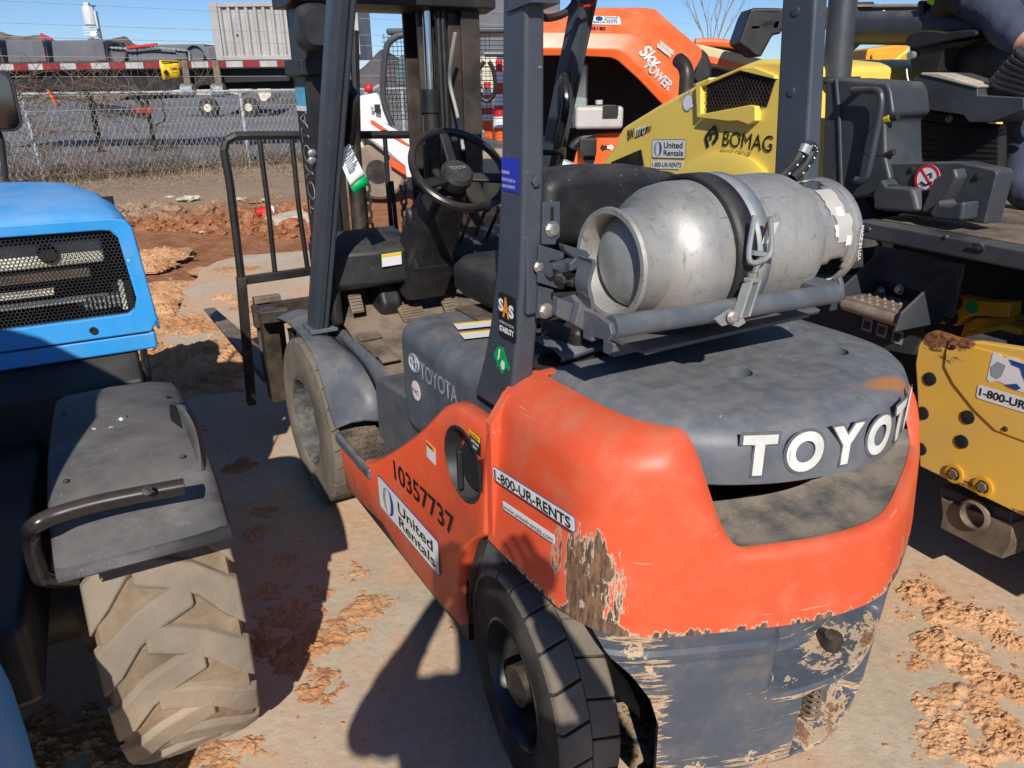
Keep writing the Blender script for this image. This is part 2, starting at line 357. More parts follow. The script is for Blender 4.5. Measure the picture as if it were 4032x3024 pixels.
material('paper', (.80, .82, .86), .8, var=.05, vs=10, bump=.2, bs=30)
material('ink', (.010, .010, .010), .6, var=.1, bump=0)
material('ink_grey', (.30, .30, .31), .6, var=.1, bump=0)
material('ur_blue', (.02, .07, .28), .45, var=.08, bump=0)
material('ur_grey', (.32, .34, .37), .45, var=.08, bump=0)
material('green', (.0, .36, .09), .5, var=.1, bump=.05)
material('lime', (.28, .85, .03), .7, var=.1, bump=.05)
material('label_yellow', (.85, .55, .02), .5, var=.08, bump=0)
material('label_orange', (.85, .28, .02), .5, var=.08, bump=0)
material('label_blue', (.02, .035, .42), .45, var=.15, bump=0)
material('cyan', (.10, .42, .60), .5, var=.2, vs=30, bump=0)
material('red', (.62, .02, .025), .45, var=.15, bump=.05)
material('letter', (.66, .68, .64), .45, var=.12, vs=20, dust=.2, ds=18, bump=.1, scr=.5, scrcol=(.2,.18,.16))
material('teal', (.03, .22, .27), .5, var=.1, bump=.1)
material('floor_mat', (.030, .029, .028), .85, var=.3, vs=7, dust=.65, up=.55, ds=4.5, bump=.5, bs=50, bd=.003, dustcol=(.25,.185,.13))
material('blue', (.026, .325, .75), .45, var=.07, vs=2.5, dust=.20, up=.34, ds=5, bump=.05, dustcol=(.30,.42,.62), speck=.25, fn=hazard)
material('fender', (.045, .046, .048), .6, var=.15, vs=4, dust=.36, up=.40, ds=4, bump=.25, bs=160, bd=.0008, speck=.55, dustcol=(.19,.165,.15), scr=.5, scrcol=(.24,.22,.2), fn=hazard)
material('cream_metal', (.80, .76, .62), .5, .1, var=.2, vs=8, bump=.1)
material('yellow', (.92, .67, .12), .42, var=.05, vs=2, dust=.10, up=.10, ds=5, bump=.04, dustcol=(.65,.47,.18))
def yel_worn(b, vec, c, r, me):
    x, y, z = b.sep(vec)
    n = b.noise(b.mapping(vec, scale=(1, .45, 1.4)), 11, 6, .75)
    m = b.math('ADD', b.math('MULTIPLY', b.blob(vec, (.9, .0, .83), (.16, .10, .09), 1.0), .27), b.math('ADD', b.math('MULTIPLY', b.ramp(z, .47, .405), .26), b.math('MULTIPLY', b.ramp(z, .79, .85), .12)))
    f = b.ramp(b.math('ADD', n, m), .74, .80); c = b.mix(b.math('MULTIPLY', b.ramp(b.noise(vec, 3.5, 5, .6), .35, .7), .55), c, (.70, .44, .16)); c = b.mix(f, c, b.mix(b.ramp(b.noise(vec, 55, 5, .75), .35, .65), (.06, .02, .010), (.36, .15, .045)))
    return c, b.mixf(f, .5, .9), me
material('yellow_worn', (.86, .50, .07), .45, var=.06, vs=3, bump=.1, fn=yel_worn)
material('yellow_deep', (.72, .36, .02), .42, var=.08, vs=3, dust=.1, bump=.05)
material('roller_dark', (.040, .046, .056), .42, var=.12, vs=4, dust=.16, up=.3, ds=6, bump=.1, dustcol=(.22,.19,.155), speck=.3)
material('mesh_black', (.010, .010, .010), .6, var=.1, bump=0)
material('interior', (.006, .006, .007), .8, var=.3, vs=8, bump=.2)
material('jlg', (.84, .130, .022), .36, var=.05, vs=2, dust=.12, up=.2, ds=5, bump=.04, dustcol=(.8,.38,.22))
material('cream', (.62, .52, .30), .5, var=.06, vs=4, dust=.1, bump=.05)
material('tank_plastic', (.50, .47, .43), .5, var=.1, vs=6, dust=.25, bump=.1, dustcol=(.45,.34,.26))
material('exhaust', (.055, .045, .040), .45, .5, var=.3, vs=8, bump=.1)
material('bob_white', (.74, .74, .72), .42, var=.04, vs=4, dust=.10, ds=6, bump=.04, dustcol=(.55,.45,.36))
material('bob_orange', (.80, .10, .02), .45, var=.05, bump=.03)
material('glass', (.16, .22, .24), .12, 0, var=.2, vs=3, bump=0, spec=.8)
material('boulder_white', (.62, .57, .46), .8, var=.2, vs=4, bump=.3)
material('pipe', (.46, .49, .50), .5, .2, var=.2, vs=6, dust=.25, ds=9, bump=.1, dustcol=(.36,.3,.24))
material('wire', (.38, .38, .36), .6, .1, var=.2, bump=0)
material('vine', (.17, .115, .08), .95, var=.35, vs=3, bump=.1)
material('grass_dry', (.30, .235, .155), .95, var=.35, vs=2, bump=.1)
material('twig', (.26, .20, .16), .9, var=.2, bump=0)
material('tape_white', (.44, .42, .40), .4, var=.15, vs=3, bump=0)
material('tape_red', (.27, .022, .022), .4, var=.25, vs=3, bump=0)
material('plastic_grey', (.105, .110, .130), .55, var=.10, vs=1.5, dust=.15, up=.3, ds=2, bump=.1)
material('container', (.40, .385, .37), .5, .15, var=.12, vs=1.2, dust=.3, ds=2, bump=.1, dustcol=(.34,.28,.23))
material('chassis_black', (.010, .010, .011), .6, var=.2, vs=2, bump=.1)
material('silo', (.60, .62, .63), .6, var=.1, vs=.6, bump=.05)
material('gravel', (.17, .15, .145), 1, var=.2, vs=.35, bump=1, bs=4, bd=.3, spec=.1)
material('dirt_pile', (.20, .155, .12), 1, var=.2, vs=.3, bump=1, bs=2.5, bd=.4, spec=.1)
material('shirt', (.032, .031, .033), .9, var=.15, vs=9, bump=.5, bs=16, bd=.010)
material('denim', (.05, .062, .10), .9, var=.2, vs=9, bump=.6, bs=18, bd=.010)
material('skin', (.56, .30, .21), .5, var=.08, vs=20, bump=.1)
material('hair', (.03, .02, .015), .6, var=.2, bump=.2)
material('amber', (.5, .2, .03), .3, var=.1, bump=0)
material('step_metal', (.26, .205, .165), .6, .3, var=.25, vs=12, dust=.4, ds=10, bump=.3, dustcol=(.36,.25,.18))
material('stone', (.52, .44, .34), .9, var=.2, vs=9, bump=.4)
# ---- ground
def ground_fn(b, vec, c, r, me):
    x, y, z = b.sep(vec)
    n = b.noise(vec, .8, 6, .65); n2 = b.noise(vec, 5, 6, .7); n3 = b.noise(vec, 28, 5, .7)
    red = b.mix(b.ramp(n2, .3, .7), (.30, .115, .050), (.46, .215, .11)); dry = b.mix(b.ramp(n3, .3, .7), (.32, .215, .14), (.46, .335, .225))
    far = b.ramp(b.math('ADD', b.math('ADD', b.math('MULTIPLY', x, -.45), b.math('MULTIPLY', y, .62)), b.math('MULTIPLY', n, 3.0)), 9.6, 11.2)
    c = b.mix(far, red, dry); st = b.ramp(b.noise(vec, 17, 3, .5), .66, .70); c = b.mix(b.math('MULTIPLY', st, .5), c, (.55, .47, .37))
    return c, 1.0, me
material('earth', (.35, .16, .08), 1, var=.2, vs=2, bump=1, bs=22, bd=.035, spec=.1, fn=ground_fn)
def asphalt_fn(b, vec, c, r, me):
    n = b.noise(vec, .5, 5, .6); n2 = b.noise(vec, 14, 4, .8); c = b.mix(b.ramp(n, .3, .7), (.15, .145, .145), (.205, .195, .19)); c = b.mix(b.ramp(n2, .45, .8), c, (.10, .095, .095)); return c, .95, me
material('asphalt', (.17, .165, .165), .95, var=.1, bump=.4, bs=30, bd=.01, fn=asphalt_fn)
def mat_fn(b, vec, c, r, me):
    n = b.noise(vec, 1.1, 6, .62); n2 = b.noise(vec, 4.5, 7, .72); g = b.math('ADD', b.math('MULTIPLY', b.noise(b.mapping(vec, scale=(9, 1.6, 1), rot=(0, 0, -.52)), 2.2, 5, .7), .25), b.math('MULTIPLY', b.noise(vec, 2.1, 6, .7), .75)); n3 = b.noise(vec, 60, 3, .7)
    base = b.mix(b.ramp(g, .3, .72), (.49, .395, .285), (.63, .53, .40))
    clay = b.mix(b.ramp(n3, .3, .7), (.60, .36, .21), (.74, .50, .33))
    f = b.ramp(b.math('ADD', b.math('MULTIPLY', n, .6), b.math('MULTIPLY', n2, .4)), .43, .57)
    c = b.mix(b.math('MULTIPLY', f, .9), base, clay)
    fg = b.ramp(b.noise(vec, 30, 5, .75), .35, .65); c = b.mix(b.math('MULTIPLY', fg, .16), c, (.22, .16, .11)); sc = b.noise(b.mapping(vec, scale=(2, 26, 1), rot=(0, 0, .55)), 1.8, 5, .7); c = b.mix(b.math('MULTIPLY', b.ramp(sc, .58, .70), .22), c, (.25, .19, .14)); tr = b.noise(b.mapping(vec, scale=(16, .7, 1), rot=(0, 0, -.5)), .9, 3, .6); c = b.mix(b.math('MULTIPLY', b.ramp(tr, .56, .68), .25), c, (.64, .42, .25))
    dk = b.ramp(b.noise(vec, 7, 5, .7), .58, .72); c = b.mix(b.math('MULTIPLY', dk, .26), c, (.17, .12, .085))
    sp = b.ramp(b.noise(vec, 95, 2, .5), .70, .73); c = b.mix(b.math('MULTIPLY', sp, .6), c, (.22, .12, .07))
    return c, .9, me
material('mat', (.4, .3, .2), .9, var=.1, bump=.45, bs=40, bd=.006, spec=.15, fn=mat_fn)
def clay_fn(b, vec, c, r, me):
    n = b.noise(vec, 3, 5, .6); c = b.mix(b.ramp(n, .3, .7), (.45, .215, .098), (.66, .385, .205)); return c, 1.0, me
material('clay', (.5, .25, .12), 1, var=.2, bump=1, bs=70, bd=.008, spec=.1, fn=clay_fn)
# ------------------------------------------------------------------ the ground
def hmap(x, y):
    r = sqrt(x*x+y*y); z = 0
    z += .05*NZ.noise(V((x*.5, y*.5, 0))) + .035*NZ.noise(V((x*1.7, y*1.7, 3))) + .03*NZ.noise(V((x*4, y*4, 7)))*min(1, max(0, (y-6)/3))
    return z - .06
xs = [-400, -150, -60, -30] + [-18+.3*i for i in range(121)] + [30, 60, 150, 400]
ys = [-150, -40, -12] + [-5+.3*i for i in range(91)] + [28, 40, 80, 200, 900]
b = MB(); nx = len(xs)
vs = [(x, y, hmap(x, y) if (-18 < x < 18 and -5 < y < 22) else -.06) for y in ys for x in xs]
b.add(vs, [(j*nx+i, j*nx+i+1, (j+1)*nx+i+1, (j+1)*nx+i) for j in range(len(ys)-1) for i in range(nx-1)])
kind(b.build('ground', 'earth', ang=180))
# access mats lying on the earth
def mat_edge(n=60):
    pts = []
    for px, py in ((560, 1500), (640, 1330), (700, 1215), (740, 1120), (790, 1060), (870, 1020), (980, 1000), (1180, 985), (1400, 960), (1700, 950)):
        pts.append(wd(px, py, 'z', .015))
    return pts
mp = [(-1.9, 3.9, 0)] + [tuple(q) for q in mat_edge()][1:] + [(2.2, 8.6, 0), (3.2, 5.0, 0), (3.4, -3, 0), (-4, -3, 0), (-4, 1.0, 0), (-2.6, 2.6, 0)]
mp = smoothpath([(p[0], p[1], 0) for p in mp], 5, True)
mp = [(p.x+.06*NZ.noise(p*3), p.y+.06*NZ.noise(p*3+V((9, 0, 0)))) for p in mp]
b = MB(); n = len(mp)
b.prism(mp, 'z', -.03, .006)
kind(b.build('ground_mat', 'mat', smooth=False))
# asphalt lot behind the fence
lot = MB(); lot.add([(-40, 19.3, .03), (-9.5, 15.6, .03), (-5.2, 19.0, .03), (2, 25.0, .03), (40, 56, .03), (60, 160, .05), (-120, 160, .05), (-120, 30, .03)], [tuple(range(8))])
kind(lot.build('asphalt_lot', 'asphalt', smooth=False))

# clay crumbs: lumps of broken earth, nobody could count them
def lump(b, c, r, n=2, sq=.6):
    c = V(c); sd = random.random()*100
    # deformed low icosphere
    t = (1+sqrt(5))/2
    base = [V(p).normalized() for p in ((-1,t,0),(1,t,0),(-1,-t,0),(1,-t,0),(0,-1,t),(0,1,t),(0,-1,-t),(0,1,-t),(t,0,-1),(t,0,1),(-t,0,-1),(-t,0,1))]
    fs = [(0,11,5),(0,5,1),(0,1,7),(0,7,10),(0,10,11),(1,5,9),(5,11,4),(11,10,2),(10,7,6),(7,1,8),(3,9,4),(3,4,2),(3,2,6),(3,6,8),(3,8,9),(4,9,5),(2,4,11),(6,2,10),(8,6,7),(9,8,1)]
    vs = list(base)
    for _ in range(n-1):
        mid = {}; nf = []
        def M_(i, j):
            k = (min(i, j), max(i, j))
            if k not in mid: mid[k] = len(vs); vs.append(((vs[i]+vs[j])/2).normalized())
            return mid[k]
        for a_, b_, c_ in fs:
            x, y, z = M_(a_, b_), M_(b_, c_), M_(c_, a_); nf += [(a_, x, z), (b_, y, x), (c_, z, y), (x, y, z)]
        fs = nf
    sx, sy = random.uniform(.8, 1.25), random.uniform(.8, 1.25)
    out = [c + V((p.x*sx, p.y*sy, p.z*sq))*(r*(1+.60*NZ.noise(p*1.6+V((sd, 0, 0)))+.40*NZ.noise(p*3.5+V((sd, 3, 0)))+.12*NZ.noise(p*9+V((sd, 3, 0))))) for p in vs]
    b.add(out, fs)
def mound(b, x, y, R, H, n):
    sd = random.uniform(0, 99); vs = []; fs = []; k = n+1
    for j in range(k):
        for i in range(k):
            u, v = -1+2*i/n, -1+2*j/n; p = V((x+u*R, y+v*R, sd)); a = atan2(v, u); r = sqrt(u*u+v*v)/(.72+.38*NZ.noise(V((cos(a)*1.3, sin(a)*1.3, sd)))+.10*NZ.noise(V((cos(a)*5, sin(a)*5, sd))))
            q = p/R; f = max(0, 1-r*r)
            c1 = NZ.cell(q*3.1+V((.3*NZ.noise(q*6), .3*NZ.noise(q*6+V((5, 0, 0))), 0))); c2_ = NZ.cell(q*8+V((.3*NZ.noise(q*15), 0, 0))); c3_ = NZ.noise(q*4); c4_ = NZ.noise(q*22)
            h = (H*f**.7*max(.12, .55+.14*c1+.10*c2_+.45*c3_+.30*NZ.noise(q*8)+.20*NZ.noise(q*17)+.14*c4_) if H > .012 else H*f*max(.05, .6+.9*NZ.noise(q*5)+.4*NZ.noise(q*14)+.2*NZ.noise(q*40))) if f > 0 else 0
            vs.append((p.x+.01*R*NZ.noise(q*30), p.y+.01*R*NZ.noise(q*30+V((3, 0, 0))), h-.004+(.004 if h > 0 else -.01)))
    for j in range(n):
        for i in range(n):
            t = (j*k+i, j*k+i+1, (j+1)*k+i+1, (j+1)*k+i)
            if max(vs[q][2] for q in t) > .001: fs.append(t)
    b.add(vs, fs)
def crumbs(name, spots, seed):
    random.seed(seed); b = MB()
    for (x, y), R, cnt, r0, r1 in spots:
        mound(b, x, y, R*1.15, r1*1.15, 54 if cnt > 50 else 30); mound(b, x+.3*R*random.uniform(-1, 1), y+.3*R*random.uniform(-1, 1), R*2.0, .0055, 60)
        for _ in range(cnt):
            a = random.uniform(0, 2*pi); q = R*1.5*sqrt(random.random())*random.uniform(.3, 1); r = r0+(r1-r0)*random.random()**3.2
            r *= .42; lump(b, (x+q*cos(a), y+q*sin(a), r*.3), r, 3 if r > .03 else 2 if r > .010 else 1, random.uniform(.45, .8))
    return kind(b.build(name, 'clay', ang=25), 'stuff')
def gp(px, py): p = wd(px, py, 'z', .01); return (p.x, p.y)
sp = []
for px, py, R, c, r0, r1 in ((3620, 2330, .10, 100, .006, .030), (3740, 2420, .12, 130, .006, .026), (3880, 2430, .10, 90, .006, .028), (3960, 2520, .08, 60, .006, .028), (3720, 2550, .12, 150, .005, .03), (3850, 2640, .10, 110, .005, .026),
        (3970, 2700, .09, 70, .005, .024), (3660, 2780, .08, 45, .004, .016), (3730, 2860, .08, 50, .004, .016), (3920, 2840, .10, 80, .004, .024), (3980, 2930, .08, 70, .004, .026), (3560, 2420, .06, 20, .003, .01),
        (1180, 2560, .14, 150, .005, .020), (1330, 2480, .16, 170, .005, .018), (1460, 2380, .12, 80, .004, .014), (1080, 2420, .10, 60, .004, .016), (1270, 2700, .12, 60, .004, .014), (1260, 2330, .10, 40, .004, .012),
        (120, 2870, .10, 120, .005, .020), (560, 2985, .09, 90, .004, .014), (860, 2990, .12, 70, .004, .012), (1180, 2420, .12, 90, .004, .016), (1060, 2330, .09, 60, .004, .014), (1010, 2540, .10, 70, .004, .018), (1400, 2250, .10, 50, .003, .012), (1120, 2200, .08, 40, .003, .012), (3600, 2600, .08, 50, .003, .012), (3800, 2760, .12, 90, .004, .02), (3680, 2930, .10, 60, .003, .016), (3860, 2980, .10, 80, .004, .02), (330, 2900, .12, 230, .005, .020), (200, 2960, .10, 120, .005, .020), (430, 2990, .10, 120, .005, .018), (780, 2960, .10, 60, .004, .012), (660, 3000, .10, 60, .004, .016), (60, 2960, .08, 40, .004, .02), (1000, 2930, .06, 25, .004, .014), (330, 2800, .06, 60, .004, .015),
        (700, 1270, .25, 90, .010, .06), (640, 1220, .15, 60, .010, .05), (640, 1170, .2, 50, .01, .05), (590, 1050, .2, 60, .01, .07), (650, 1130, .25, 70, .01, .05), (880, 1170, .12, 22, .006, .03), (790, 1290, .2, 50, .008, .03),
        (760, 1390, .30, 160, .012, .08), (850, 1440, .28, 130, .012, .07), (690, 1440, .25, 140, .012, .09), (800, 1510, .25, 80, .01, .06), (930, 1400, .2, 60, .008, .03), (620, 1000, .3, 60, .01, .06),
        (1000, 1200, .3, 60, .006, .03), (980, 1300, .25, 40, .006, .025), (1080, 1280, .2, 60, .006, .03), (930, 1060, .3, 30, .005, .02), (950, 1830, .1, 8, .005, .02), (1040, 2010, .08, 8, .005, .018), (1000, 2100, .08, 10, .005, .02), (760, 1700, .1, 8, .004, .014)):
    sp.append((gp(px, py), R, int(c*1.8), r0*.6, r1))
crumbs('clay_crumbs', sp, 3)
# a few scattered crumbs all over the mats
random.seed(11); b = MB()
for _ in range(1500):
    x, y = random.uniform(-2.6, 2.6), random.uniform(.7, 7)
    r = .0025+.008*random.random()**4; lump(b, (x, y, .006), r, 1, .7)
kind(b.build('clay_specks', 'clay', ang=25), 'stuff')
# the low red bank between mats and fence
random.seed(5); b = MB()
for _ in range(420):
    t = random.random(); px = 450+t*800; py = 830+random.uniform(-60, 90)*(.6+.5*t); x, y = gp(px, py)
    r = .015+.11*random.random()**4; lump(b, (x, y, hmap(x, y)+r*.2), r, 2, .7)
kind(b.build('earth_clods', 'earth', ang=25), 'stuff')
# ------------------------------------------------------------------ pale stones and litter on the dirt
for i, (px, py, r, lab) in enumerate(((740, 767, .13, 'pale flat stone at the edge of the dry grass, left of the red bank'), (570, 975, .10, 'pale stone lying beside the blue hood on red dirt'), (945, 775, .09, 'small pale stone left of the black load backrest'), (1030, 778, .08, 'small pale stone seen between the backrest bars'), (800, 900, .045, 'thin bone-like pale chip on the red dirt'), (670, 760, .07, 'brownish stone lying in the dry grass'))):
    b = MB(); random.seed(40+i); x, y = gp(px, py); lump(b, (0, 0, 0), r, 3, .35); o = b.build('stone', 'stone', ang=30); o.location = (x, y, hmap(x, y)+r*.2); o.rotation_euler = (0, 0, i*1.3)
    tag(o, lab, 'stone', 'stones lying on the dirt')
x, y = gp(1035, 845)
e = empty('drink_cup', label='crushed red and white drink cup lying on the red dirt', cat='cup', loc=(x, y, hmap(x, y)+.06), rz=.6)
b = MB(); b.tube([(-.09, 0, 0), (.0, 0, .01), (.10, 0, .0)], [.05, .06, .075], 14); b.build('cup_wall', 'red', e)
b = MB(); b.tube([(.10, 0, 0), (.13, 0, -.005)], [.08, .08], 14); b.build('lid', 'white', e)
x, y = gp(1075, 855); b = MB()
q = [(random.uniform(-1, 1)*.12, random.uniform(-1, 1)*.08, random.uniform(0, .07)) for _ in range(9)]
b.add([(-.12, -.06, 0), (.1, -.08, .02), (.13, .06, .05), (-.05, .09, .03), (0, 0, .09)], [(0, 1, 4), (1, 2, 4), (2, 3, 4), (3, 0, 4)])
o = b.build('paper_scrap', 'white', solid=.003); o.location = (x, y, hmap(x, y)+.02); tag(o, 'crumpled white paper scrap on the dirt beside the red cup', 'paper')
x, y = gp(1140, 860); b = MB(); b.bx(-.22, .22, -.14, .14, 0, .12); o = b.build('cardboard_box', 'stone', bev=.01); o.location = (x, y, hmap(x, y)-.01); o.rotation_euler = (.1, -.1, .5); tag(o, 'half buried tan cardboard box lying on the dirt', 'box')
# ------------------------------------------------------------------ forklift
def cA(x, y): return 800+x*.7234, 500+y*.7234
def cB(x, y): return 1000+x*.7232, 1200+y*.7232
def cC(x, y): return 1250+x*.422, 200+y*.422
def cD(x, y): return 1900+x*.7233, 500+y*.7233
def cE(x, y): return 1850+x*.663, 600+y*.663
def c2(x, y): return 1800+x*.859, 1200+y*.859
def c3(x, y): return 1400+x*.7233, 2000+y*.7233
def c4(x, y): return 2400+x*.7378, 2100+y*.7378
def c5(x, y): return 1250+x*.3616, 900+y*.3616
FK = empty('forklift', fk, 'orange and dark grey forklift carrying a propane cylinder, its mast and forks facing away', 'forklift')
def boolcut(o, cut):
    c = cut.build('cutter', 'black'); md = o.modifiers.new('cut', 'BOOLEAN'); md.object = c; md.operation = 'DIFFERENCE'; md.solver = 'EXACT'
    mods = [q for q in o.modifiers]
    c.parent = o.parent
    dg = bpy.context.evaluated_depsgraph_get(); dg.update()
    me = bpy.data.meshes.new_from_object(o.evaluated_get(dg)); o.modifiers.clear(); o.data = me
    bpy.data.objects.remove(c)
    me.polygons.foreach_set('use_smooth', [True]*len(me.polygons)); me.set_sharp_from_angle(angle=rad(35))
    return o
def bolt(c, n, r, parent, mat='bolt', h=None, name='bolt', washer=True):
    c = V(c); n = V(n).normalized(); h = h or r*.7; b = MB()
    if washer: b.lathe([(0.001, 0), (r*1.35, 0), (r*1.35, h*.25), (.001, h*.25)], c, n, 16)
    b.lathe([(r, h*.25), (r, h*.9), (r*.85, h), (0.001, h)], c, n, 6)
    return b.build(name, mat, parent, ang=30)
def resample(P, n):
    P = [V(p) for p in P]; L = [0]
    for a, c in zip(P, P[1:]): L.append(L[-1]+(c-a).length)
    out = []; j = 0
    for i in range(n):
        s = L[-1]*i/(n-1)
        while j < len(P)-2 and L[j+1] < s: j += 1
        t = (s-L[j])/max(1e-9, L[j+1]-L[j]); out.append(P[j].lerp(P[j+1], min(1, t)))
    return out
def mirror(half): return [V((p[0], p[1], 0)) for p in half] + [V((-p[0], p[1], 0)) for p in half[-2::-1]]
NO = 121
ORA = resample(smoothpath([V((x, y, 0)) for x, y in ((-.545, -1.475), (-.546, -1.60), (-.545, -1.72), (-.538, -1.80), (-.510, -1.868), (-.455, -1.918), (-.375, -1.960), (-.157, -2.048), (0, -2.074), (.11, -2.052), (.25, -1.988), (.375, -1.920), (.455, -1.868), (.508, -1.815), (.536, -1.75), (.545, -1.66), (.545, -1.475))], 5), NO)
HOO = resample(smoothpath([V((x, y, 0)) for x, y in ((-.412, -1.475), (-.411, -1.60), (-.408, -1.72), (-.392, -1.80), (-.352, -1.868), (-.271, -1.932), (-.157, -1.984), (0, -2.014), (.118, -1.992), (.238, -1.935), (.330, -1.869), (.386, -1.796), (.410, -1.70), (.414, -1.60), (.414, -1.475))], 5), NO)
def sstep(a, b_, x):
    t = min(1, max(0, (x-a)/(b_-a))); return t*t*(3-2*t)
# orange counterweight shell
b = MB(); rows = []
def cwcol(i):
    O, H = ORA[i], HOO[i]; t = sstep(.45, .30, -O.x) if (O.x < 0 and O.y < -1.83) else sstep(.546, .42, O.x) if (O.x > 0 and O.y < -1.70) else 0
    t = 1 if abs(O.x) < .2 else t
    d = H-O; inn = O + d.normalized()*.042
    I = H.lerp(inn, t) - d.normalized()*.002; z0_ = .992 if O.x < 0 else .925; zi = z0_+(.765-z0_)*t; zr = zi-(.085*(1-t)+.03*t)
    return O, I, zi, zr
for k in range(22):
    row = []
    for i in range(NO):
        O, I, zi, zr = cwcol(i); c = V((0, -1.6, 0))
        if k < 14:
            z = .60+(zr-.60)*k/13; s = .034*((z-.60)/.4)
            p = O + (I-O).normalized()*s; row.append((p.x, p.y, z))
        else:
            a = (k-13)/8*pi/2; s0 = O + (I-O).normalized()*(.034*((zr-.60)/.4)); p = s0.lerp(I, 1-cos(a)); row.append((p.x, p.y, zr+(zi-zr)*sin(a)))
    rows.append(row)
rows.insert(0, [(p[0]*.93, -1.6+(p[1]+1.6)*.93, .598) for p in rows[0]])
b.loft(rows, cap=False, closed=False)
CW = b.build('counterweight', 'orange', FK, ang=50, recalc=False)
bm = bmesh.new(); bm.from_mesh(CW.data); bmesh.ops.recalc_face_normals(bm, faces=bm.faces); bm.to_mesh(CW.data); bm.free()
# front faces of the counterweight (seam to the side panels)
b = MB()
for sgn in (-1, 1):
    b = MB(); b.prism([(sgn*.545, .62), (sgn*.545, .90-.08*(sgn > 0)), (sgn*.50, .96-.10*(sgn > 0)), (sgn*.42, .99-.09*(sgn > 0)), (sgn*.35, .99-.09*(sgn > 0)), (sgn*.35, .62)], 'y', -1.50, -1.478); b.build('counterweight_front', 'orange', FK)
# grey cover on top
def ring(P, z, inset):
    c = V((0, -1.7, 0)); out = []
    for p in P:
        d = (V((0, -1.62, 0))-p); d.normalize(); q = p + d*inset; out.append((q.x, q.y, z))
    return out
H2 = [V((p.x, p.y, 0)) for p in HOO]
b = MB(); b.loft([ring(H2, .880, .030), ring(H2, .873, .012), ring(H2, .880, .002), ring(H2, .925, 0), ring(H2, .952, .004), ring(H2, .973, .014), ring(H2, .988, .032), ring(H2, .997, .058), ring(H2, 1.002, .10), ring(H2, 1.004, .16)], cap=True)
hood = b.build('top_cover', 'grey_hood', FK, ang=60)
cut = MB()
for px in ((2902, 1471), (3282, 1387)):
    p = fk(*px, 'z', 1.0); cut.cyl((p.x, p.y, .955), (p.x, p.y, 1.1), .032, 24)
boolcut(hood, cut)
# raised panel edge across the cover, under the cylinder bracket
b = MB(); pa = [fk(*q, 'z', 1.012) for q in (cD(430, 1262), cD(620, 1205), cD(1240, 1105), cD(1830, 1000))]
b.loft([[(p.x, p.y, 1.003), (p.x, p.y-.004, 1.016), (p.x+.01, p.y+.05, 1.020), (p.x+.02, p.y+.16, 1.012), (p.x+.02, p.y+.16, 1.0)] for p in pa], cap=False, closed=False)
b.build('cover_ridge', 'grey_hood', FK, ang=60, solid=.004)
b = MB(); b.bx(-.40, .40, -1.50, -1.38, .60, .985); b.build('radiator_housing', 'black', FK)
# scoop under the cover
b = MB(); idx = [i for i in range(NO) if abs(ORA[i].x) < .46 and ORA[i].y < -1.84]
r0 = []; r1 = []; r2 = []; r3 = []
for i in idx:
    O, I, zi, zr = cwcol(i); r0.append((I.x, I.y, zi-.001)); r1.append((I.x*.97, I.y+.035, zi-.010 if zi < .8 else zi-.03)); r2.append((I.x*.93, min(-1.80, I.y+.16), .772)); r3.append((I.x*.9, -1.792, .60))
b.loft([r0, r1, r2, r3], cap=False, closed=False); b.build('rear_scoop', 'scoop', FK, ang=60)
# lower grey casting with towing pocket
b = MB(); NX, NZ_ = 110, 64; grid = []
OL = [p for p in ORA if p.y < -1.79]
def rear_y(x):
    for a, c in zip(OL, OL[1:]):
        if a.x <= x <= c.x: return a.y+(c.y-a.y)*(x-a.x)/(c.x-a.x)
    return -1.80
def archw(z):
    T_ = ((.13, .385), (.251, .394), (.355, .400), (.43, .422), (.493, .458), (.536, .494), (.591, .515), (.61, .520))
    for (a, wa), (c, wc) in zip(T_, T_[1:]):
        if z <= c: return wa+(wc-wa)*(z-a)/(c-a)
    return .52
for k in range(NZ_):
    t = k/(NZ_-1); z = .600-t*.465; row = []
    arch = archw(z)          # half width follows the wheel arch
    for i in range(NX):
        x = -arch+2*arch*i/(NX-1); y = rear_y(max(-.518, min(.518, x)))+.012
        y += .010*sstep(.54, .545, z) if z > .545 else 0
        if z < .60-.028: y -= 0
        y += .055*sstep(.22, .135, z)**2+.03*t
        def pk(x0, x1, z0, z1, dep, el=.012, er=.012):
            e = .010; f = sstep(x0-el, x0+el, x)*(1-sstep(x1-er, x1+er, x))*sstep(z0-e, z0+e, z)*(1-sstep(z1-e, z1+e, z)); return dep*f
        y += pk(-.15, .22, .408, .70, .105, .055, .03) + pk(-.09, .17, .20, .372, .075, .018, .03)
        if abs(z-.515) < .006 and x < -.2: y += .004
        row.append((x, y, z))
    grid.append(row)
b.loft(grid, cap=False, closed=False); LC = b.build('rear_casting', 'grey_chip', FK, ang=40, recalc=False)
b = MB()
for sgn in (-1, 1):
    e = [r[0] if sgn < 0 else r[-1] for r in grid]
    b.loft([e, [(p[0]+sgn*-.012, p[1]+.02, p[2]) for p in e]], cap=False, closed=False)
b.loft([grid[-1], [(p[0], p[1]+.25, p[2]-.005) for p in grid[-1]]], cap=False, closed=False)
b.build('casting_return', 'grey_chip', FK, ang=40)
pin = fk(3262, 2560, 'y', -2.0)
b = MB(); b.lathe([(.001, -.03), (.022, -.03), (.023, .016), (.020, .024), (.001, .026)], (.035, -1.985, .418), (0, -.15, 1), 10); b.lathe([(.032, -.028), (.034, -.02), (.033, -.014), (.02, -.012)], (.035, -1.985, .418), (0, -.15, 1), 20); b.build('tow_pin', 'dark_steel', FK)
b = MB(); b.tube([(-.02+.018*cos(a*.9), -2.0+.018*sin(a*.9), .24+.0022*a) for a in range(0, 60)], .0035, 5); b.build('pin_spring', 'fork_steel', FK)
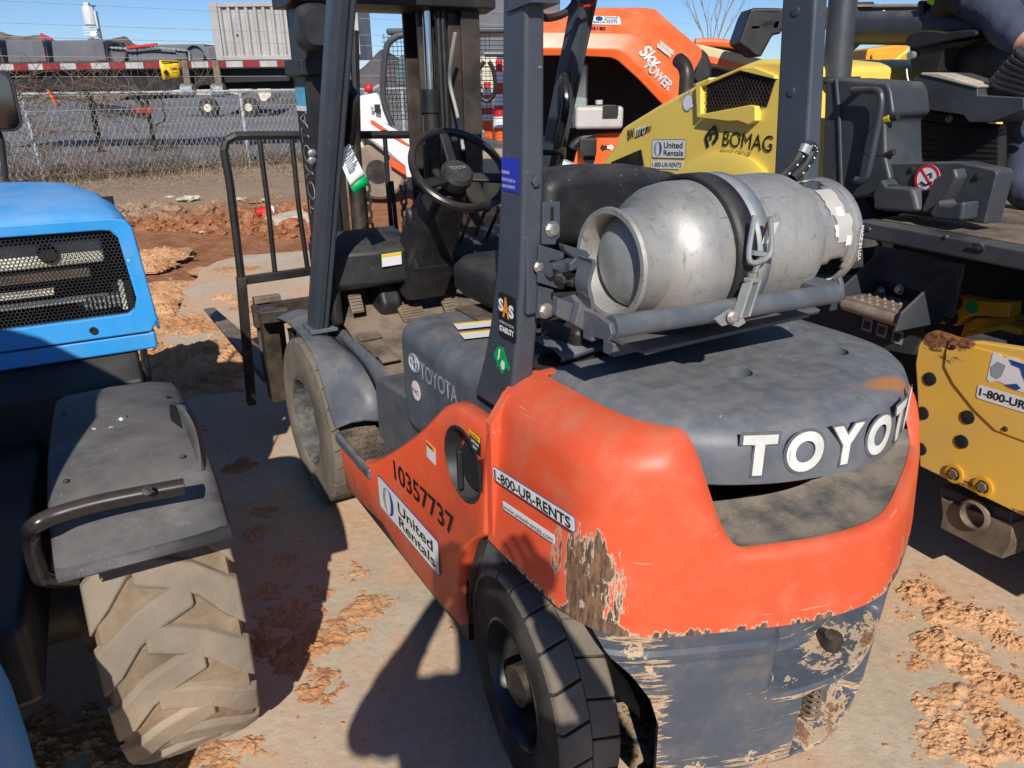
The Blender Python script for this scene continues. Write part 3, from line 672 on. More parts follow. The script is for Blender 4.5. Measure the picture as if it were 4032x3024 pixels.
# white raised letters on the cover's rear face
LH = [p for p in HOO if p.y < -1.75]; L = [0]
for a, c in zip(LH, LH[1:]): L.append(L[-1]+(c-a).length)
def hood_at(s):
    for j in range(len(L)-1):
        if L[j] <= s <= L[j+1]: t = (s-L[j])/(L[j+1]-L[j]); d = (LH[j+1]-LH[j]).normalized(); return LH[j].lerp(LH[j+1], t), d
def bent(ch, s0, w_, z0, h_, mt, nm, bold, ext, off):
    me, x0, x1, y0, y1 = textmesh(ch, bold, ext); me = me.copy(); me.name = nm; me.materials.clear(); me.materials.append(MT(mt))
    b_ = bmesh.new(); b_.from_mesh(me); bmesh.ops.triangulate(b_, faces=b_.faces); bmesh.ops.subdivide_edges(b_, edges=[e for e in b_.edges if e.calc_length() > .12], cuts=2); b_.to_mesh(me); b_.free()
    for v in me.vertices:
        p, d = hood_at(s0+(v.co.x-x0)/(x1-x0)*w_); n_ = V((d.y, -d.x, 0)); n_ = n_ if n_.y < 0 else -n_
        q = p+n_*(off+v.co.z); v.co = (q.x, q.y, z0+(v.co.y-y0)/(y1-y0)*h_)
    o = bpy.data.objects.new(nm, me); COL.objects.link(o); o.parent = FK; return o
for j, ch in enumerate('TOYOTA'):
    sc__ = L[-1]/2+(j-2.5)*.0905-.012; wd_ = {'T': .064, 'O': .076, 'Y': .072, 'A': .070}[ch]
    bent(ch, sc__-wd_/2, wd_, .900, .082, 'letter', 'rear_letter', .045, .0006, .0018); bent(ch, sc__-wd_/2-.006, wd_+.012, .894, .094, 'grey', 'letter_surround', .07, .0006, .0006)
# ---- orange side panels
X = -.545
top = [cB(455, 716), cB(505, 760), cB(560, 812), cB(600, 850), cB(640, 856), cB(700, 828), cB(780, 780), cB(860, 722), cB(920, 672), cB(980, 606), cB(1030, 556), cB(1066, 541), cB(1110, 562), cB(1200, 625), cB(1297, 692)]
seam = [cB(1275, 850), cB(1262, 1050), cB(1256, 1262)]
archp = [c3(650, 176), c3(600, 218), c3(570, 300), c3(556, 430), c3(558, 560), c3(580, 655)]
bot = [c3(400, 452), c3(250, 262), (1506, 2068), (1405, 1967), (1365, 1923), (1347, 1822)]
poly = [fk(*q, 'x', X) for q in top+seam+archp+bot]
for sgn, nm in ((1, 'side_panel'), (-1, 'side_panel')):
    b = MB(); b.prism([(p.y, p.z) for p in poly], 'x', sgn*X, sgn*(X+.05)); sp_ = b.build(nm, 'orange', FK, bev=.010, seg=3)
    if sgn == 1:
        cut = MB(); cut.cyl((-.60, -1.358, .742), (-.505, -1.358, .742), .090, 40); boolcut(sp_, cut)
b = MB(); b.lathe([(.093, -.004), (.096, .002), (.090, .004), (.086, -.002), (.082, -.05), (.001, -.055)], (-.545, -1.358, .742), (-1, 0, 0), 40); fu = b.build('fuel_recess', 'black_plastic', FK)
b = MB(); b.lathe([(.062, -.055), (.062, -.02), (.055, -.012), (.001, -.012)], (-.540, -1.365, .735), (-1, 0, 0), 32); b.bx(-.563, -.55, -1.372, -1.358, .685, .785); b.build('fuel_cap', 'black_plastic', fu, bev=.004)
# lower sill, inner chassis
b = MB(); b.bx(-.52, .52, -1.30, -.36, .17, .40); b.bx(-.33, .33, -1.80, -.2, .22, .58); b.build('chassis', 'black', FK)
b = MB(); b.loft([[(-.53, -1.32, .25), (-.53, -1.34, .42), (-.53, -1.40, .55), (-.53, -1.50, .61), (-.53, -1.75, .60)], [(-.36, -1.32, .25), (-.36, -1.34, .42), (-.36, -1.40, .55), (-.36, -1.50, .61), (-.36, -1.75, .60)]], cap=False, closed=False); b.build('wheel_well', 'dark_steel', FK, solid=.004)
b = MB(); b.cyl((-.55, -1.6, .27), (.55, -1.6, .27), .05, 12); b.bx(-.3, .3, -1.68, -1.52, .2, .36); b.build('rear_axle', 'dark_steel', FK)
# ---- step, riser, fenders, inner cowl
b = MB(); b.bx(-.556, -.40, -.672, -.33, .375, .418); b.build('step_frame', 'grey', FK, bev=.012, seg=3)
b = MB()
b.bx(-.542, -.415, -.655, -.345, .418, .424)
for i in range(4):
    for j in range(8): b.box((-.525+i*.032+(j % 2)*.012, -.64+j*.038, .426), (.014, .020, .007), MX.Rotation(.6 if (i+j) % 2 else -.6, 3, 'Z'))
b.build('step_pad', 'floor_mat', FK, bev=.002)
b = MB(); b.prism([(-.455, .40), (-.455, .60), (-.47, .645), (-.52, .665), (-1.15, .70), (-1.15, .40)], 'x', -.435, -.28); b.build('step_riser', 'grey', FK, bev=.02, seg=3)
b = MB(); b.prism([(-.49, .36), (-.80, .48), (-1.10, .68), (-1.28, .84), (-1.48, .87), (-1.48, .36)], 'x', -.505, -.40); b.build('body_filler', 'grey', FK, bev=.015)
b = MB(); b.prism([(-.49, .42), (-.80, .60), (-1.15, .86), (-1.48, .89), (-1.48, .42)], 'x', .40, .52); b.build('body_filler', 'grey', FK, bev=.015)
fo = [fk(*cB(*q), 'x', -.562) for q in ((30, 62), (160, 85), (235, 140), (300, 225), (340, 325), (370, 430), (400, 540), (430, 640), (446, 672))]
fi = [fk(*cB(*q), 'x', -.425) for q in ((150, 62), (300, 95), (380, 125), (450, 182), (560, 290), (620, 380), (665, 480), (685, 570), (690, 636))]
fi[0].y = .32; fi[0].z = .70; fi[1].y = .16; fi[1].z = .725; fo[0].y = .34; fo[0].z = .68
for sgn in (1, -1):
    rows = []
    for t in (0, .03, .1, .35, .65, 1.0):
        cr = .014*sin(pi*t); rows.append([((o_.x+(i_.x-o_.x)*t)*sgn, o_.y+(i_.y-o_.y)*t, o_.z+(i_.z-o_.z)*t+cr) for o_, i_ in zip(smoothpath(fo, 3), smoothpath(fi, 3))])
    b = MB(); b.loft(rows, cap=False, closed=False); b.build('front_fender', 'grey', FK, ang=60, solid=.006, bev=0)
    ci = [fk(*cB(*q), 'x', -.385) for q in ((330, -20), (392, 30), (440, 82), (560, 190), (640, 265), (700, 330), (760, 400), (800, 455), (812, 480))]
    b = MB(); A_ = smoothpath([V((p.x+.004, p.y, p.z-.002)) for p in fi], 3); B_ = smoothpath(ci, 3); rows = []
    for t in (0, .25, .6, .85, 1.0): rows.append([((a.x+(c.x-a.x)*t)*sgn, a.y+(c.y-a.y)*t, a.z+(c.z-a.z)*t+.02*sin(pi*min(1, t))) for a, c in zip(A_, B_)])
    rows.append([(p[0]+sgn*.02, p[1], p[2]-.09) for p in rows[-1]])
    b.loft(rows, cap=False, closed=False); b.build('cowl_side', 'grey', FK, ang=50, solid=.005)
# ---- floor
prof = [(-1.0, .618), (-.6, .622), (-.42, .645), (-.25, .682), (-.10, .722), (.04, .762), (.08, .80), (.10, .95)]
b = MB(); b.loft([[(x, p[0], p[1]+.0) for p in smoothpath([(0, q[0], q[1]) for q in prof], 4) for p in [(p.y, p.z)]] for x in (-.40, -.1, .2, .42)], cap=False, closed=False); b.build('floor', 'floor_mat', FK, ang=60, solid=.01)
def floor_z(y):
    for a, c in zip(prof, prof[1:]):
        if a[0] <= y <= c[0]: return a[1]+(c[1]-a[1])*(y-a[0])/(c[0]-a[0])
    return .62
for k, (q, w_, h_) in enumerate((((430, 1010), .13, .05), ((495, 1097), .12, .048), ((560, 1170), .09, .05), ((625, 1275), .08, .05), ((700, 1345), .075, .05), ((780, 1410), .07, .045))):
    p = fk(*c5(*q), 'z', .70); p = fk(*c5(*q), 'z', floor_z(p.y)); p = fk(*c5(*q), 'z', floor_z(p.y)+.004)
    sl = atan2(floor_z(p.y+.05)-floor_z(p.y-.05), .1); b = MB(); b.box(p, (w_, h_*1.1, .010), MX.Rotation(sl, 3, 'X')); b.build('floor_rib', 'floor_mat', FK, bev=.004)
# ---- engine cover under the seat
b = MB(); b.bx(-.462, .462, -1.44, -.76, .58, .945); ec = b.build('engine_cover', 'grey', FK, bev=.065, seg=6)
b = MB(); b.bx(-.28, .40, -1.38, -.80, .94, .952); b.build('cover_pad', 'floor_mat', FK, bev=.004)
# logo and name on its side
def onx(q, x): return fk(*q, 'x', x)
a, c = onx(cA(1185, 1345), -.463), onx(cA(1345, 1470), -.463)
u = V((0, -1, 0)); v_ = V((0, 0, 1))
text('TOYOTA', V((-.464, a.y, a.z-.012)), u, v_, 'ur_grey', FK, w=.235, h=.052, bold=.02, name='side_lettering', off=.001)
b = MB(); lc = onx(cA(1148, 1285), -.464)
for ry, rz, dz in ((.034, .026, 0), (.014, .025, .0), (.026, .010, .012)): b.tube([(-.4645, lc.y+ry*cos(t*pi/16), lc.z+dz+rz*sin(t*pi/16)) for t in range(32)], .0026, 6, closed=True)
b.build('emblem', 'ur_grey', FK)
b = MB(); p = onx(cA(1160, 1435), -.4635); b.lathe([(.001, .001), (.030, .001), (.030, 0)], p, (-1, 0, 0), 24); st = b.build('round_sticker', 'white', FK); text('ITAC', p+V((-.002, .022, -.008)), u, v_, 'red', st, w=.044, h=.014)
for dx, w_ in ((0, .10), (.008, .105)):
    q = fk(*c5(*((1530, 1130) if dx == 0 else (1600, 1235))), 'z', .946); s_ = sticker('caution_label', (q.x, q.y, .9535), (.86, -.2, 0), (.2, .86, 0), .12, .055, 'white', FK); sticker('label_band', V((q.x, q.y, .9545))+V((.01, .041, 0)), (.86, -.2, 0), (.2, .86, 0), .12, .012, 'label_yellow', s_)
# ---- seat
def pad(b, rings): b.loft(rings, cap=True)
b = MB(); 
def rr(cx, cy, w_, h_, z, r=.08): return [(cx+p[0], cy+p[1], z) for p in rrect(w_, h_, r, 5)]
b.loft([rr(.0, -.93, .46, .46, .975), rr(.0, -.93, .50, .50, 1.0), rr(.0, -.93, .50, .50, 1.06), rr(.0, -.93, .46, .46, 1.085), rr(0, -.93, .30, .30, 1.08)]); b.build('seat_cushion', 'black_plastic', FK, ang=60)
b = MB(); rings = []
for t, w_, th in ((0, .42, .10), (.15, .48, .13), (.5, .50, .13), (.7, .46, .11), (.8, .36, .06)):
    z = 1.03+.42*t; y = -1.13-.13*t; rings.append([(p[0], y+p[1]-.03*(abs(p[0])/.25)**2*-1.2, z) for p in rrect(w_, th, th*.45, 5)])
b.loft(rings); b.build('seat_back', 'black_plastic', FK, ang=60, sub=1)
# wide moulded seat shroud seen behind the cylinder
b = MB(); e = [fk(*cD(*q), 'y', -1.42) for q in ((330, 290), (420, 232), (600, 214), (800, 210), (960, 222), (1085, 268))]
sh_ = [fk(*cD(*q), 'y', -1.42) for q in ((325, 660), (325, 340), (350, 290), (420, 240), (600, 218), (880, 214), (1000, 232), (1085, 285), (1110, 360), (1110, 660))]; b.prism([(p.x, p.z) for p in sh_], 'y', -1.42, -1.30); b.build('seat_shroud', 'black_plastic', FK, bev=.045, seg=5, ang=60)
b = MB(); b.bx(-.22, .20, -1.428, -1.40, 1.08, 1.32); b.build('seat_shell', 'black_plastic', FK, bev=.02, seg=3)
for i in range(4):
    b = MB(); z = 1.30-i*.05; b.bx(-.18, .15, -1.431, -1.425, z, z+.02); b.build('shell_vent', 'interior', FK)
b = MB(); b.bx(-.30, .34, -1.46, -1.30, .94, 1.06); b.build('seat_base', 'black', FK, bev=.02)
# ---- dashboard
b = MB(); b.loft([[(x, .16, .93), (x, .16, 1.035), (x, .06, 1.058), (x, -.09-bg, 1.022), (x, -.118-bg, 1.002), (x, -.122-bg*.9, .885), (x, -.085, .862), (x, .0, .86)] for x, bg in ((-.435, -.02), (-.38, .0), (-.28, .022), (-.18, .03), (-.115, .028))]); b.build('dash_cowl', 'black_plastic', FK, bev=.010, seg=3, ang=30)
b = MB(); b.prism([(.16, .90), (.16, .98), (.10, 1.0), (-.06, .99), (-.10, .95), (-.08, .86), (.0, .84)], 'x', .02, .42); b.build('dash_cowl', 'black_plastic', FK, bev=.02, seg=4)
b = MB(); b.prism([(.14, .74), (.14, 1.02), (.02, 1.05), (-.07, 1.03), (-.10, .98), (-.10, .73)], 'x', -.450, -.405); b.build('dash_cheek', 'black_plastic', FK, bev=.02, seg=3)
b = MB(); b.bx(-.41, .42, .10, .16, .70, 1.0); b.build('fire_wall', 'black', FK)
b = MB(); b.prism([(.10, .74), (.10, .90), (-.04, .88), (-.09, .78), (-.06, .73)], 'x', -.245, -.16); b.build('knee_panel', 'black_plastic', FK, bev=.02, seg=3)
p0 = V((-.10, -.07, .80)); sc_ = V((-.10, -.505, 1.32)); axs = V((0, -.70, .715)).normalized()
b = MB(); 
def sect(c, w_, d_, n=(0, 0, 1), r=.03):
    n = V(n).normalized(); y = V((1, 0, 0)); z = n.cross(y); return [c+y*p[0]+z*p[1] for p in rrect(w_, d_, r, 4)]
b.loft([sect(V((-.08, -.09, .82)), .17, .12, (0, -.3, 1)), sect(V((-.08, -.14, .93)), .18, .17, (0, -.3, 1)), sect(V((-.08, -.17, 1.02)), .165, .17, (0, -.5, 1)), sect(V((-.085, -.24, 1.10)), .16, .17, (0, -.6, 1)), sect(V((-.09, -.33, 1.18)), .14, .14, axs), sect(V((-.097, -.43, 1.26)), .10, .10, axs)]); b.build('steering_column', 'black_plastic', FK, ang=50)
b = MB(); b.bx(-.165, -.0, -.235, -.20, .93, 1.0); b.build('column_panel', 'black_plastic', FK, bev=.015)
yy, zz = frame(axs)
b = MB(); b.tube([sc_+yy*(.158*cos(2*pi*k/48))+zz*(.158*sin(2*pi*k/48)) for k in range(48)], .0135, 10, closed=True); sw = b.build('steering_wheel', 'black_gloss', FK)
b = MB(); b.lathe([(.001, -.05), (.045, -.05), (.055, -.02), (.055, .0), (.045, .012), (.001, .016)], sc_-axs*.02, axs, 28); hb = b.build('horn_pad', 'black_plastic', sw)
for a in (20, 160, 270):
    d = yy*cos(rad(a))+zz*sin(rad(a)); b = MB(); b.beam(sc_-axs*.03+d*.03, sc_+d*.152, .035, .014, axs); b.build('spoke', 'black', sw, bev=.005)
dx = V((1, 0, 0)); dv = axs.cross(dx)
text('TOYOTA', sc_-axs*.003+dx*-.030-dv*-.004, dx, dv, 'ur_grey', hb, w=.058, h=.012, bold=.0, off=0)
b = MB(); kn = sc_+(yy*cos(rad(200))+zz*sin(rad(200)))*.15; p = fk(*cA(1735, 0), 'y', -.45)
# levers, switch knob, grab knob on the right
b = MB(); l0 = fk(*cC(1100, 1380), 'y', -.30); l1 = fk(*cC(1010, 1290), 'y', -.33); l2 = fk(*cC(880, 1235), 'y', -.36)
b.tube([l0, l1], .022, 10); b.tube([l1, l2], [.016, .022], 10); b.build('direction_lever', 'black_plastic', FK)
b = MB(); q = fk(*cC(900, 1580), 'y', -.22); b.sph(q, (.028, .022, .05), 12, R=MX.Rotation(-.4, 3, 'Y')); b.build('brake_handle', 'black_plastic', FK)
b = MB(); q = fk(*cC(1100, 1630), 'y', -.32); b.box(q, (.06, .03, .025), MX.Rotation(.3, 3, 'Z')); b.add([q+V((-.02, -.01, .01)), q+V((.01, -.01, .01)), q+V((.0, .01, .01)), q+V((-.01, 0, .045))], [(0, 1, 3), (1, 2, 3), (2, 0, 3), (0, 2, 1)]); b.build('key_switch', 'teal', FK)
b = MB(); q0 = fk(2140, 600, 'y', -.45); q1 = fk(2210, 603, 'y', -.50); b.tube([q0, q1], .010, 8); b.lathe([(.012, -.01), (.022, .0), (.022, .012), (.001, .016)], q1, (q1-q0), 14); b.build('hydraulic_lever', 'black_gloss', FK)
for i in range(3):
    b = MB(); x_ = .12+.06*i; b.tube([(x_, -.02, .95), (x_, -.16, 1.12)], .007, 8); b.sph((x_, -.17, 1.13), .018, 10); b.build('hydraulic_lever', 'black_gloss', FK)
sticker('caution_label', fk(*c5(700, 415), 'y', -.154)+V((0, 0, 0)), (1, 0, .02), (-.02, -.1, 1), .078, .048, 'white', FK, off=.004); sticker('label_band', fk(*c5(700, 415), 'y', -.154)+V((-.0007, -.0035, .036)), (1, 0, .02), (-.02, -.1, 1), .078, .011, 'label_yellow', FK, off=.0052)
# pedals
def pedal(q, w_, h_, y, name='pedal', tilt=.7):
    p = fk(*c5(*q), 'y', y); b = MB(); R = MX.Rotation(tilt, 3, 'X'); b.box(p, (w_, h_, .014), R)
    for k in range(6): b.box(p+R @ V((0, -h_/2+(k+.5)*h_/6, .009)), (w_*.9, h_/14, .007), R)
    b.tube(smoothpath([p+V((0, .01, -.01)), p+V((.02, .10, .03)), p+V((.03, .14, .14))], 4), .010, 8); b.build(name, 'fork_steel', FK, bev=.002)
pedal((420, 815), .05, .075, -.06, tilt=1.1); pedal((1030, 920), .10, .085, -.10, tilt=.55); pedal((1440, 870), .05, .09, -.12, tilt=.8)
# ---- pillars and guard
def pillar(pts, name='guard_pillar', mat='pillar', bev=.010):
    b = MB(); b.loft([[V((x0, y0, z)), V((x1, y0, z)), V((x1, y1, z)), V((x0, y1, z))] for x0, x1, y0, y1, z in pts]); return b.build(name, mat, FK, bev=bev, seg=3)
lp = []
for yy_, l, r, rr_ in ((-500, 1976, 2068, 2150), (0, 1975, 2067, 2149), (353, 1973, 2064, 2147), (700, 1970, 2060, 2145), (1100, 1953, 2050, 2135), (1300, 1932, 2038, 2120), (1462, 1908, 2022, 2105), (1650, 1870, 2005, 2095)):
    q = fk(r, yy_, 'x', -.485); q1 = fk(l, yy_, 'x', -.485); q2 = fk(rr_, yy_, 'y', q.y); lp.append((-.485, q2.x, q.y, q1.y, q.z))
PL = pillar(lp[::-1])
rp = []
for yy_, l, r, rr_ in ((-500, 3110, 3240, 3292), (0, 3077, 3211, 3263), (700, 3043, 3170, 3228), (1250, 3018, 3140, 3205)):
    q = fk(r, yy_, 'x', .41); q1 = fk(l, yy_, 'x', .41); q2 = fk(rr_, yy_, 'y', q.y); rp.append((.41, q2.x, q.y, q1.y, q.z))
pillar(rp[::-1])
def apil(pa, pb, w_, h_):
    pa, pb = V(pa), V(pb); d = (pb-pa).normalized(); x = V((1, 0, 0)); x = (x-d*x.dot(d)).normalized(); y = d.cross(x); b = MB()
    pr = [(-.5, -.3), (-.3, -.5), (.1, -.5), (.18, -.38), (.26, -.5), (.42, -.5), (.5, -.38), (.5, .4), (.4, .5), (-.4, .5), (-.5, .4)]
    b.loft([[p+x*(u_*w_)+y*(v2*h_) for u_, v2 in pr] for p in (pa, pb)]); return b.build('front_pillar', 'pillar', FK, bev=.004)
a0 = fk(1262, 1283, 'x', -.475); a1 = fk(1352, 0, 'x', -.475); a2 = a1+(a1-a0)*.27; apil(a0+V((-.012, 0, -.01)), a2+V((-.004, 0, 0)), .060, .088)
b = MB(); b.bx(a0.x-.055, a0.x+.05, a0.y-.06, a0.y+.06, a0.z-.012, a0.z+.004); b.build('pillar_foot', 'grey', FK, bev=.003)
r0 = fk(2160, 690, 'x', .40); r1 = fk(2296, 20, 'x', .40); r2 = r1+(r1-r0)*.6; r00 = r0-(r1-r0)*.7; apil(r00, r2, .06, .08)
h0 = fk(2222, 300, 'x', .36); b = MB(); b.tube(smoothpath([h0, fk(2225, 340, 'x', .34), fk(2228, 420, 'x', .33), fk(2200, 560, 'x', .33), fk(2175, 660, 'x', .36)], 5), .016, 10); b.build('grab_handle', 'black_gloss', FK)
h0 = fk(*cC(220, 240), 'x', -.43); b = MB(); b.tube(smoothpath([h0, fk(*cC(280, 360), 'x', -.42), fk(*cC(330, 450), 'x', -.42), fk(*cC(325, 600), 'x', -.42), fk(*cC(285, 850), 'x', -.42), fk(*cC(240, 1000), 'x', -.43)], 5), .020, 12, sy=1.2); b.build('grab_handle', 'black_gloss', FK); bolt(h0+V((.0, -.02, 0)), (0, -1, .2), .009, FK, 'black_gloss')
# roof bars of the overhead guard, above the picture
zr_ = 2.10; b = MB()
yb = -1.50; yf = a2.y
for sgn in (-1, 1): b.beam((sgn*.46, yb-.05, 2.05), (sgn*.46, yf, a2.z), .07, .06)
b.beam((-.48, yb, 2.06), (.48, yb, 2.06), .06, .07); b.beam((-.48, yf, a2.z), (.48, yf, a2.z), .09, .07)
for i in range(6): x_ = -.36+i*.144; b.beam((x_, yb, 2.08), (x_, yf, a2.z+.02), .03, .05)
b.build('guard_roof', 'pillar', FK, bev=.006)
b = MB(); b.beam((-.46, -1.54, 1.70), (-.46, -1.5, 2.06), .06, .08); b.build('guard_corner', 'pillar', FK)
b = MB(); b.cyl((.62, -1.35, 1.0), (.62, -1.35, 1.0001), .001, 3)
# pillar details
p = fk(*cE(388, 172), 'y', lp[3][2]-.001); bolt(p, (0, -1, 0), .010, FK, 'pillar', name='plug', washer=False)
for q in ((3132, 44), (3115, 362)):
    p = fk(*q, 'x', .409); b = MB(); b.lathe([(.012, 0), (.011, .002), (.001, .003)], p, (-1, 0, 0), 16); b.build('plug', 'pillar', FK)
xl = -.4855
p = fk(*cE(190, 220), 'x', xl); u = V((0, -1, 0)); 
s_ = sticker('service_label', fk(*cE(194, 222), 'x', xl), (0, -1, 0), (0, 0, 1), .066, .062, 'label_blue', FK)
for i, (w_, z_, t_) in enumerate(((.050, .006, '1-800-UR-RENTS'), (.052, .018, 'FOR SERVICE PLEASE CALL'), (.03, .032, '5000'))): text(t_, fk(*cE(198, 222), 'x', xl)+V((-.0014, 0, z_)), (0, -1, 0), (0, 0, 1), 'white_clean', s_, w=w_, h=.006, bold=0)
sp_ = fk(*cE(176, 1082), 'x', xl); s_ = sticker('stability_sticker', sp_+V((0, 0, -.002)), (0, -1, 0), (0, 0, 1), .072, .098, 'ink', FK, r=.010)
text('S', sp_+V((-.0016, -.004, .056)), u, v_, 'white_clean', s_, w=.020, h=.028, bold=.05); text('S', sp_+V((-.0016, -.046, .050)), u, v_, 'white_clean', s_, w=.020, h=.028, bold=.05); text('A', sp_+V((-.0022, -.021, .046)), u, v_, 'label_orange', s_, w=.028, h=.045, bold=.05)
text('SYSTEM OF ACTIVE', sp_+V((-.0016, -.006, .030)), u, v_, 'white_clean', s_, w=.060, h=.006, bold=.0); text('STABILITY', sp_+V((-.0016, -.006, .012)), u, v_, 'white_clean', s_, w=.060, h=.013, bold=.04)
gp_ = fk(*cE(190, 1235), 'x', xl); b = MB(); b.plate([gp_+V((-.0008, y_, z_)) for y_, z_ in ((.034, .006), (.012, .030), (-.008, .032), (-.020, .012), (-.036, -.008), (-.030, -.016), (-.016, -.010), (-.004, -.032), (.016, -.020))], (-1, 0, 0), .0006); gs = b.build('green_sticker', 'green', FK)
b = MB(); b.plate([gp_+V((-.0018, y_, z_)) for y_, z_ in ((-.004, .002), (-.014, .0), (-.014, -.016), (-.004, -.020), (.002, -.010))], (-1, 0, 0), .0006); b.plate([gp_+V((-.0018, y_, z_)) for y_, z_ in ((.008, .024), (.003, .024), (.010, .0), (.016, -.004))], (-1, 0, 0), .0006); b.build('sticker_print', 'white_clean', gs)
# ---- decals of the side panel
def urlogo(parent, o, u, v, w_, h_, edge='ur_blue', mt='white'):
    u = V(u).normalized(); v = V(v); v = (v-u*v.dot(u)).normalized(); nn = u.cross(v); o = V(o)
    s = sticker('rental_sticker', o, u, v, w_, h_, mt, parent, r=h_*.13, edge=edge, ew=h_*.035)
    c = o+u*(w_*.19)+v*(h_*.50)+nn*.003; R_ = h_*.39
    for sg, mt_ in ((-1, 'ur_grey'), (1, 'ur_blue')):
        b = MB(); out = []; n = 14
        for i in range(n+1):
            a = -pi/2+pi*i/n; out.append((cos(a)*R_*.92*sg+sg*.03*R_, sin(a)*R_))
        for i in range(n+1):
            a = pi/2-pi*i/n; out.append((cos(a)*R_*.30*sg+sg*.03*R_+(-.10 if sg < 0 else .12)*R_*cos(a), sin(a)*R_*.96))
        b.plate([c+u*p[0]+v*p[1] for p in out], nn, .0006); b.build('crescent', mt_, s)
    text('United', o+u*(w_*.37)+v*(h_*.53)+nn*.003, u, v, 'ink', s, w=w_*.55, h=h_*.32, bold=.02, off=0); text('Rentals', o+u*(w_*.37)+v*(h_*.14)+nn*.003, u, v, 'ink', s, w=w_*.57, h=h_*.30, bold=.02, off=0)
    return s
def tilted(q0, q1, x): a = fk(*q0, 'x', x); c = fk(*q1, 'x', x); return a, (c-a)
a, d = tilted(cB(690, 1095), cB(1020, 1490), X); up_, _ = tilted(cB(690, 1095), cB(680, 925), X)
d = (0, d.y, d.z); L_ = V(d).length; hgt = (fk(*cB(676, 920), 'x', X)-a).length
urlogo(FK, V((-.546, -.741, .316)), (0, -1, .004), (0, 0, 1), .452, .118)
a, d = tilted(cB(770, 950), cB(1100, 1278), X); d = V((0, d.y, d.z))
text('10357737', a+V((-.001, 0, 0)), d, (0, 0, 1), 'ink', FK, w=d.length, h=.066, bold=.02, name='fleet_number')
for q in ((940, 732), (1175, 668)):
    a = fk(*cB(*q), 'x', X); s_ = sticker('warning_label', a+V((-.0005, 0, -.05)), (0, -1, -.05), (0, 0, 1), .052, .048, 'white' if q[0] == 940 else 'ink', FK); sticker('label_band', a+V((-.0015, 0, -.015)), (0, -1, -.05), (0, 0, 1), .052, .013, 'label_orange' if q[0] == 940 else 'label_yellow', s_)
    if q[0] != 940:
        text('CAUTION', a+V((-.003, -.006, -.012)), (0, -1, -.05), (0, 0, 1), 'ink', s_, w=.04, h=.007); text('GASOLINE', a+V((-.003, -.012, -.027)), (0, -1, -.05), (0, 0, 1), 'white_clean', s_, w=.038, h=.008); text('ONLY', a+V((-.003, -.020, -.040)), (0, -1, -.05), (0, 0, 1), 'white_clean', s_, w=.022, h=.008)
    else: text('WARNING', a+V((-.003, -.006, -.012)), (0, -1, -.05), (0, 0, 1), 'ink', s_, w=.036, h=.007)
XC = -.546
a = fk(*c2(172, 800), 'x', XC); c = fk(*c2(548, 1048), 'x', XC); d = V((0, c.y-a.y, c.z-a.z)); s_ = sticker('phone_sticker', a+V((-.001, 0, 0)), d, (0, 0, 1), d.length, .034, 'white', FK, r=.008, edge='ur_blue', ew=.002); text('1-800-UR-RENTS', a+V((-.004, -.010, .0065)), d, (0, 0, 1), 'ink', s_, w=d.length*.93, h=.023, bold=.02)
a = fk(*c2(216, 935), 'x', XC); c = fk(*c2(452, 1098), 'x', XC); d = V((0, c.y-a.y, c.z-a.z)); s_ = sticker('web_sticker', a+V((-.001, 0, 0)), d, (0, 0, 1), d.length, .020, 'white', FK, r=.004); text('www.unitedrentals.com', a+V((-.003, -.006, .005)), d, (0, 0, 1), 'ink', s_, w=d.length*.95, h=.011, bold=.0)
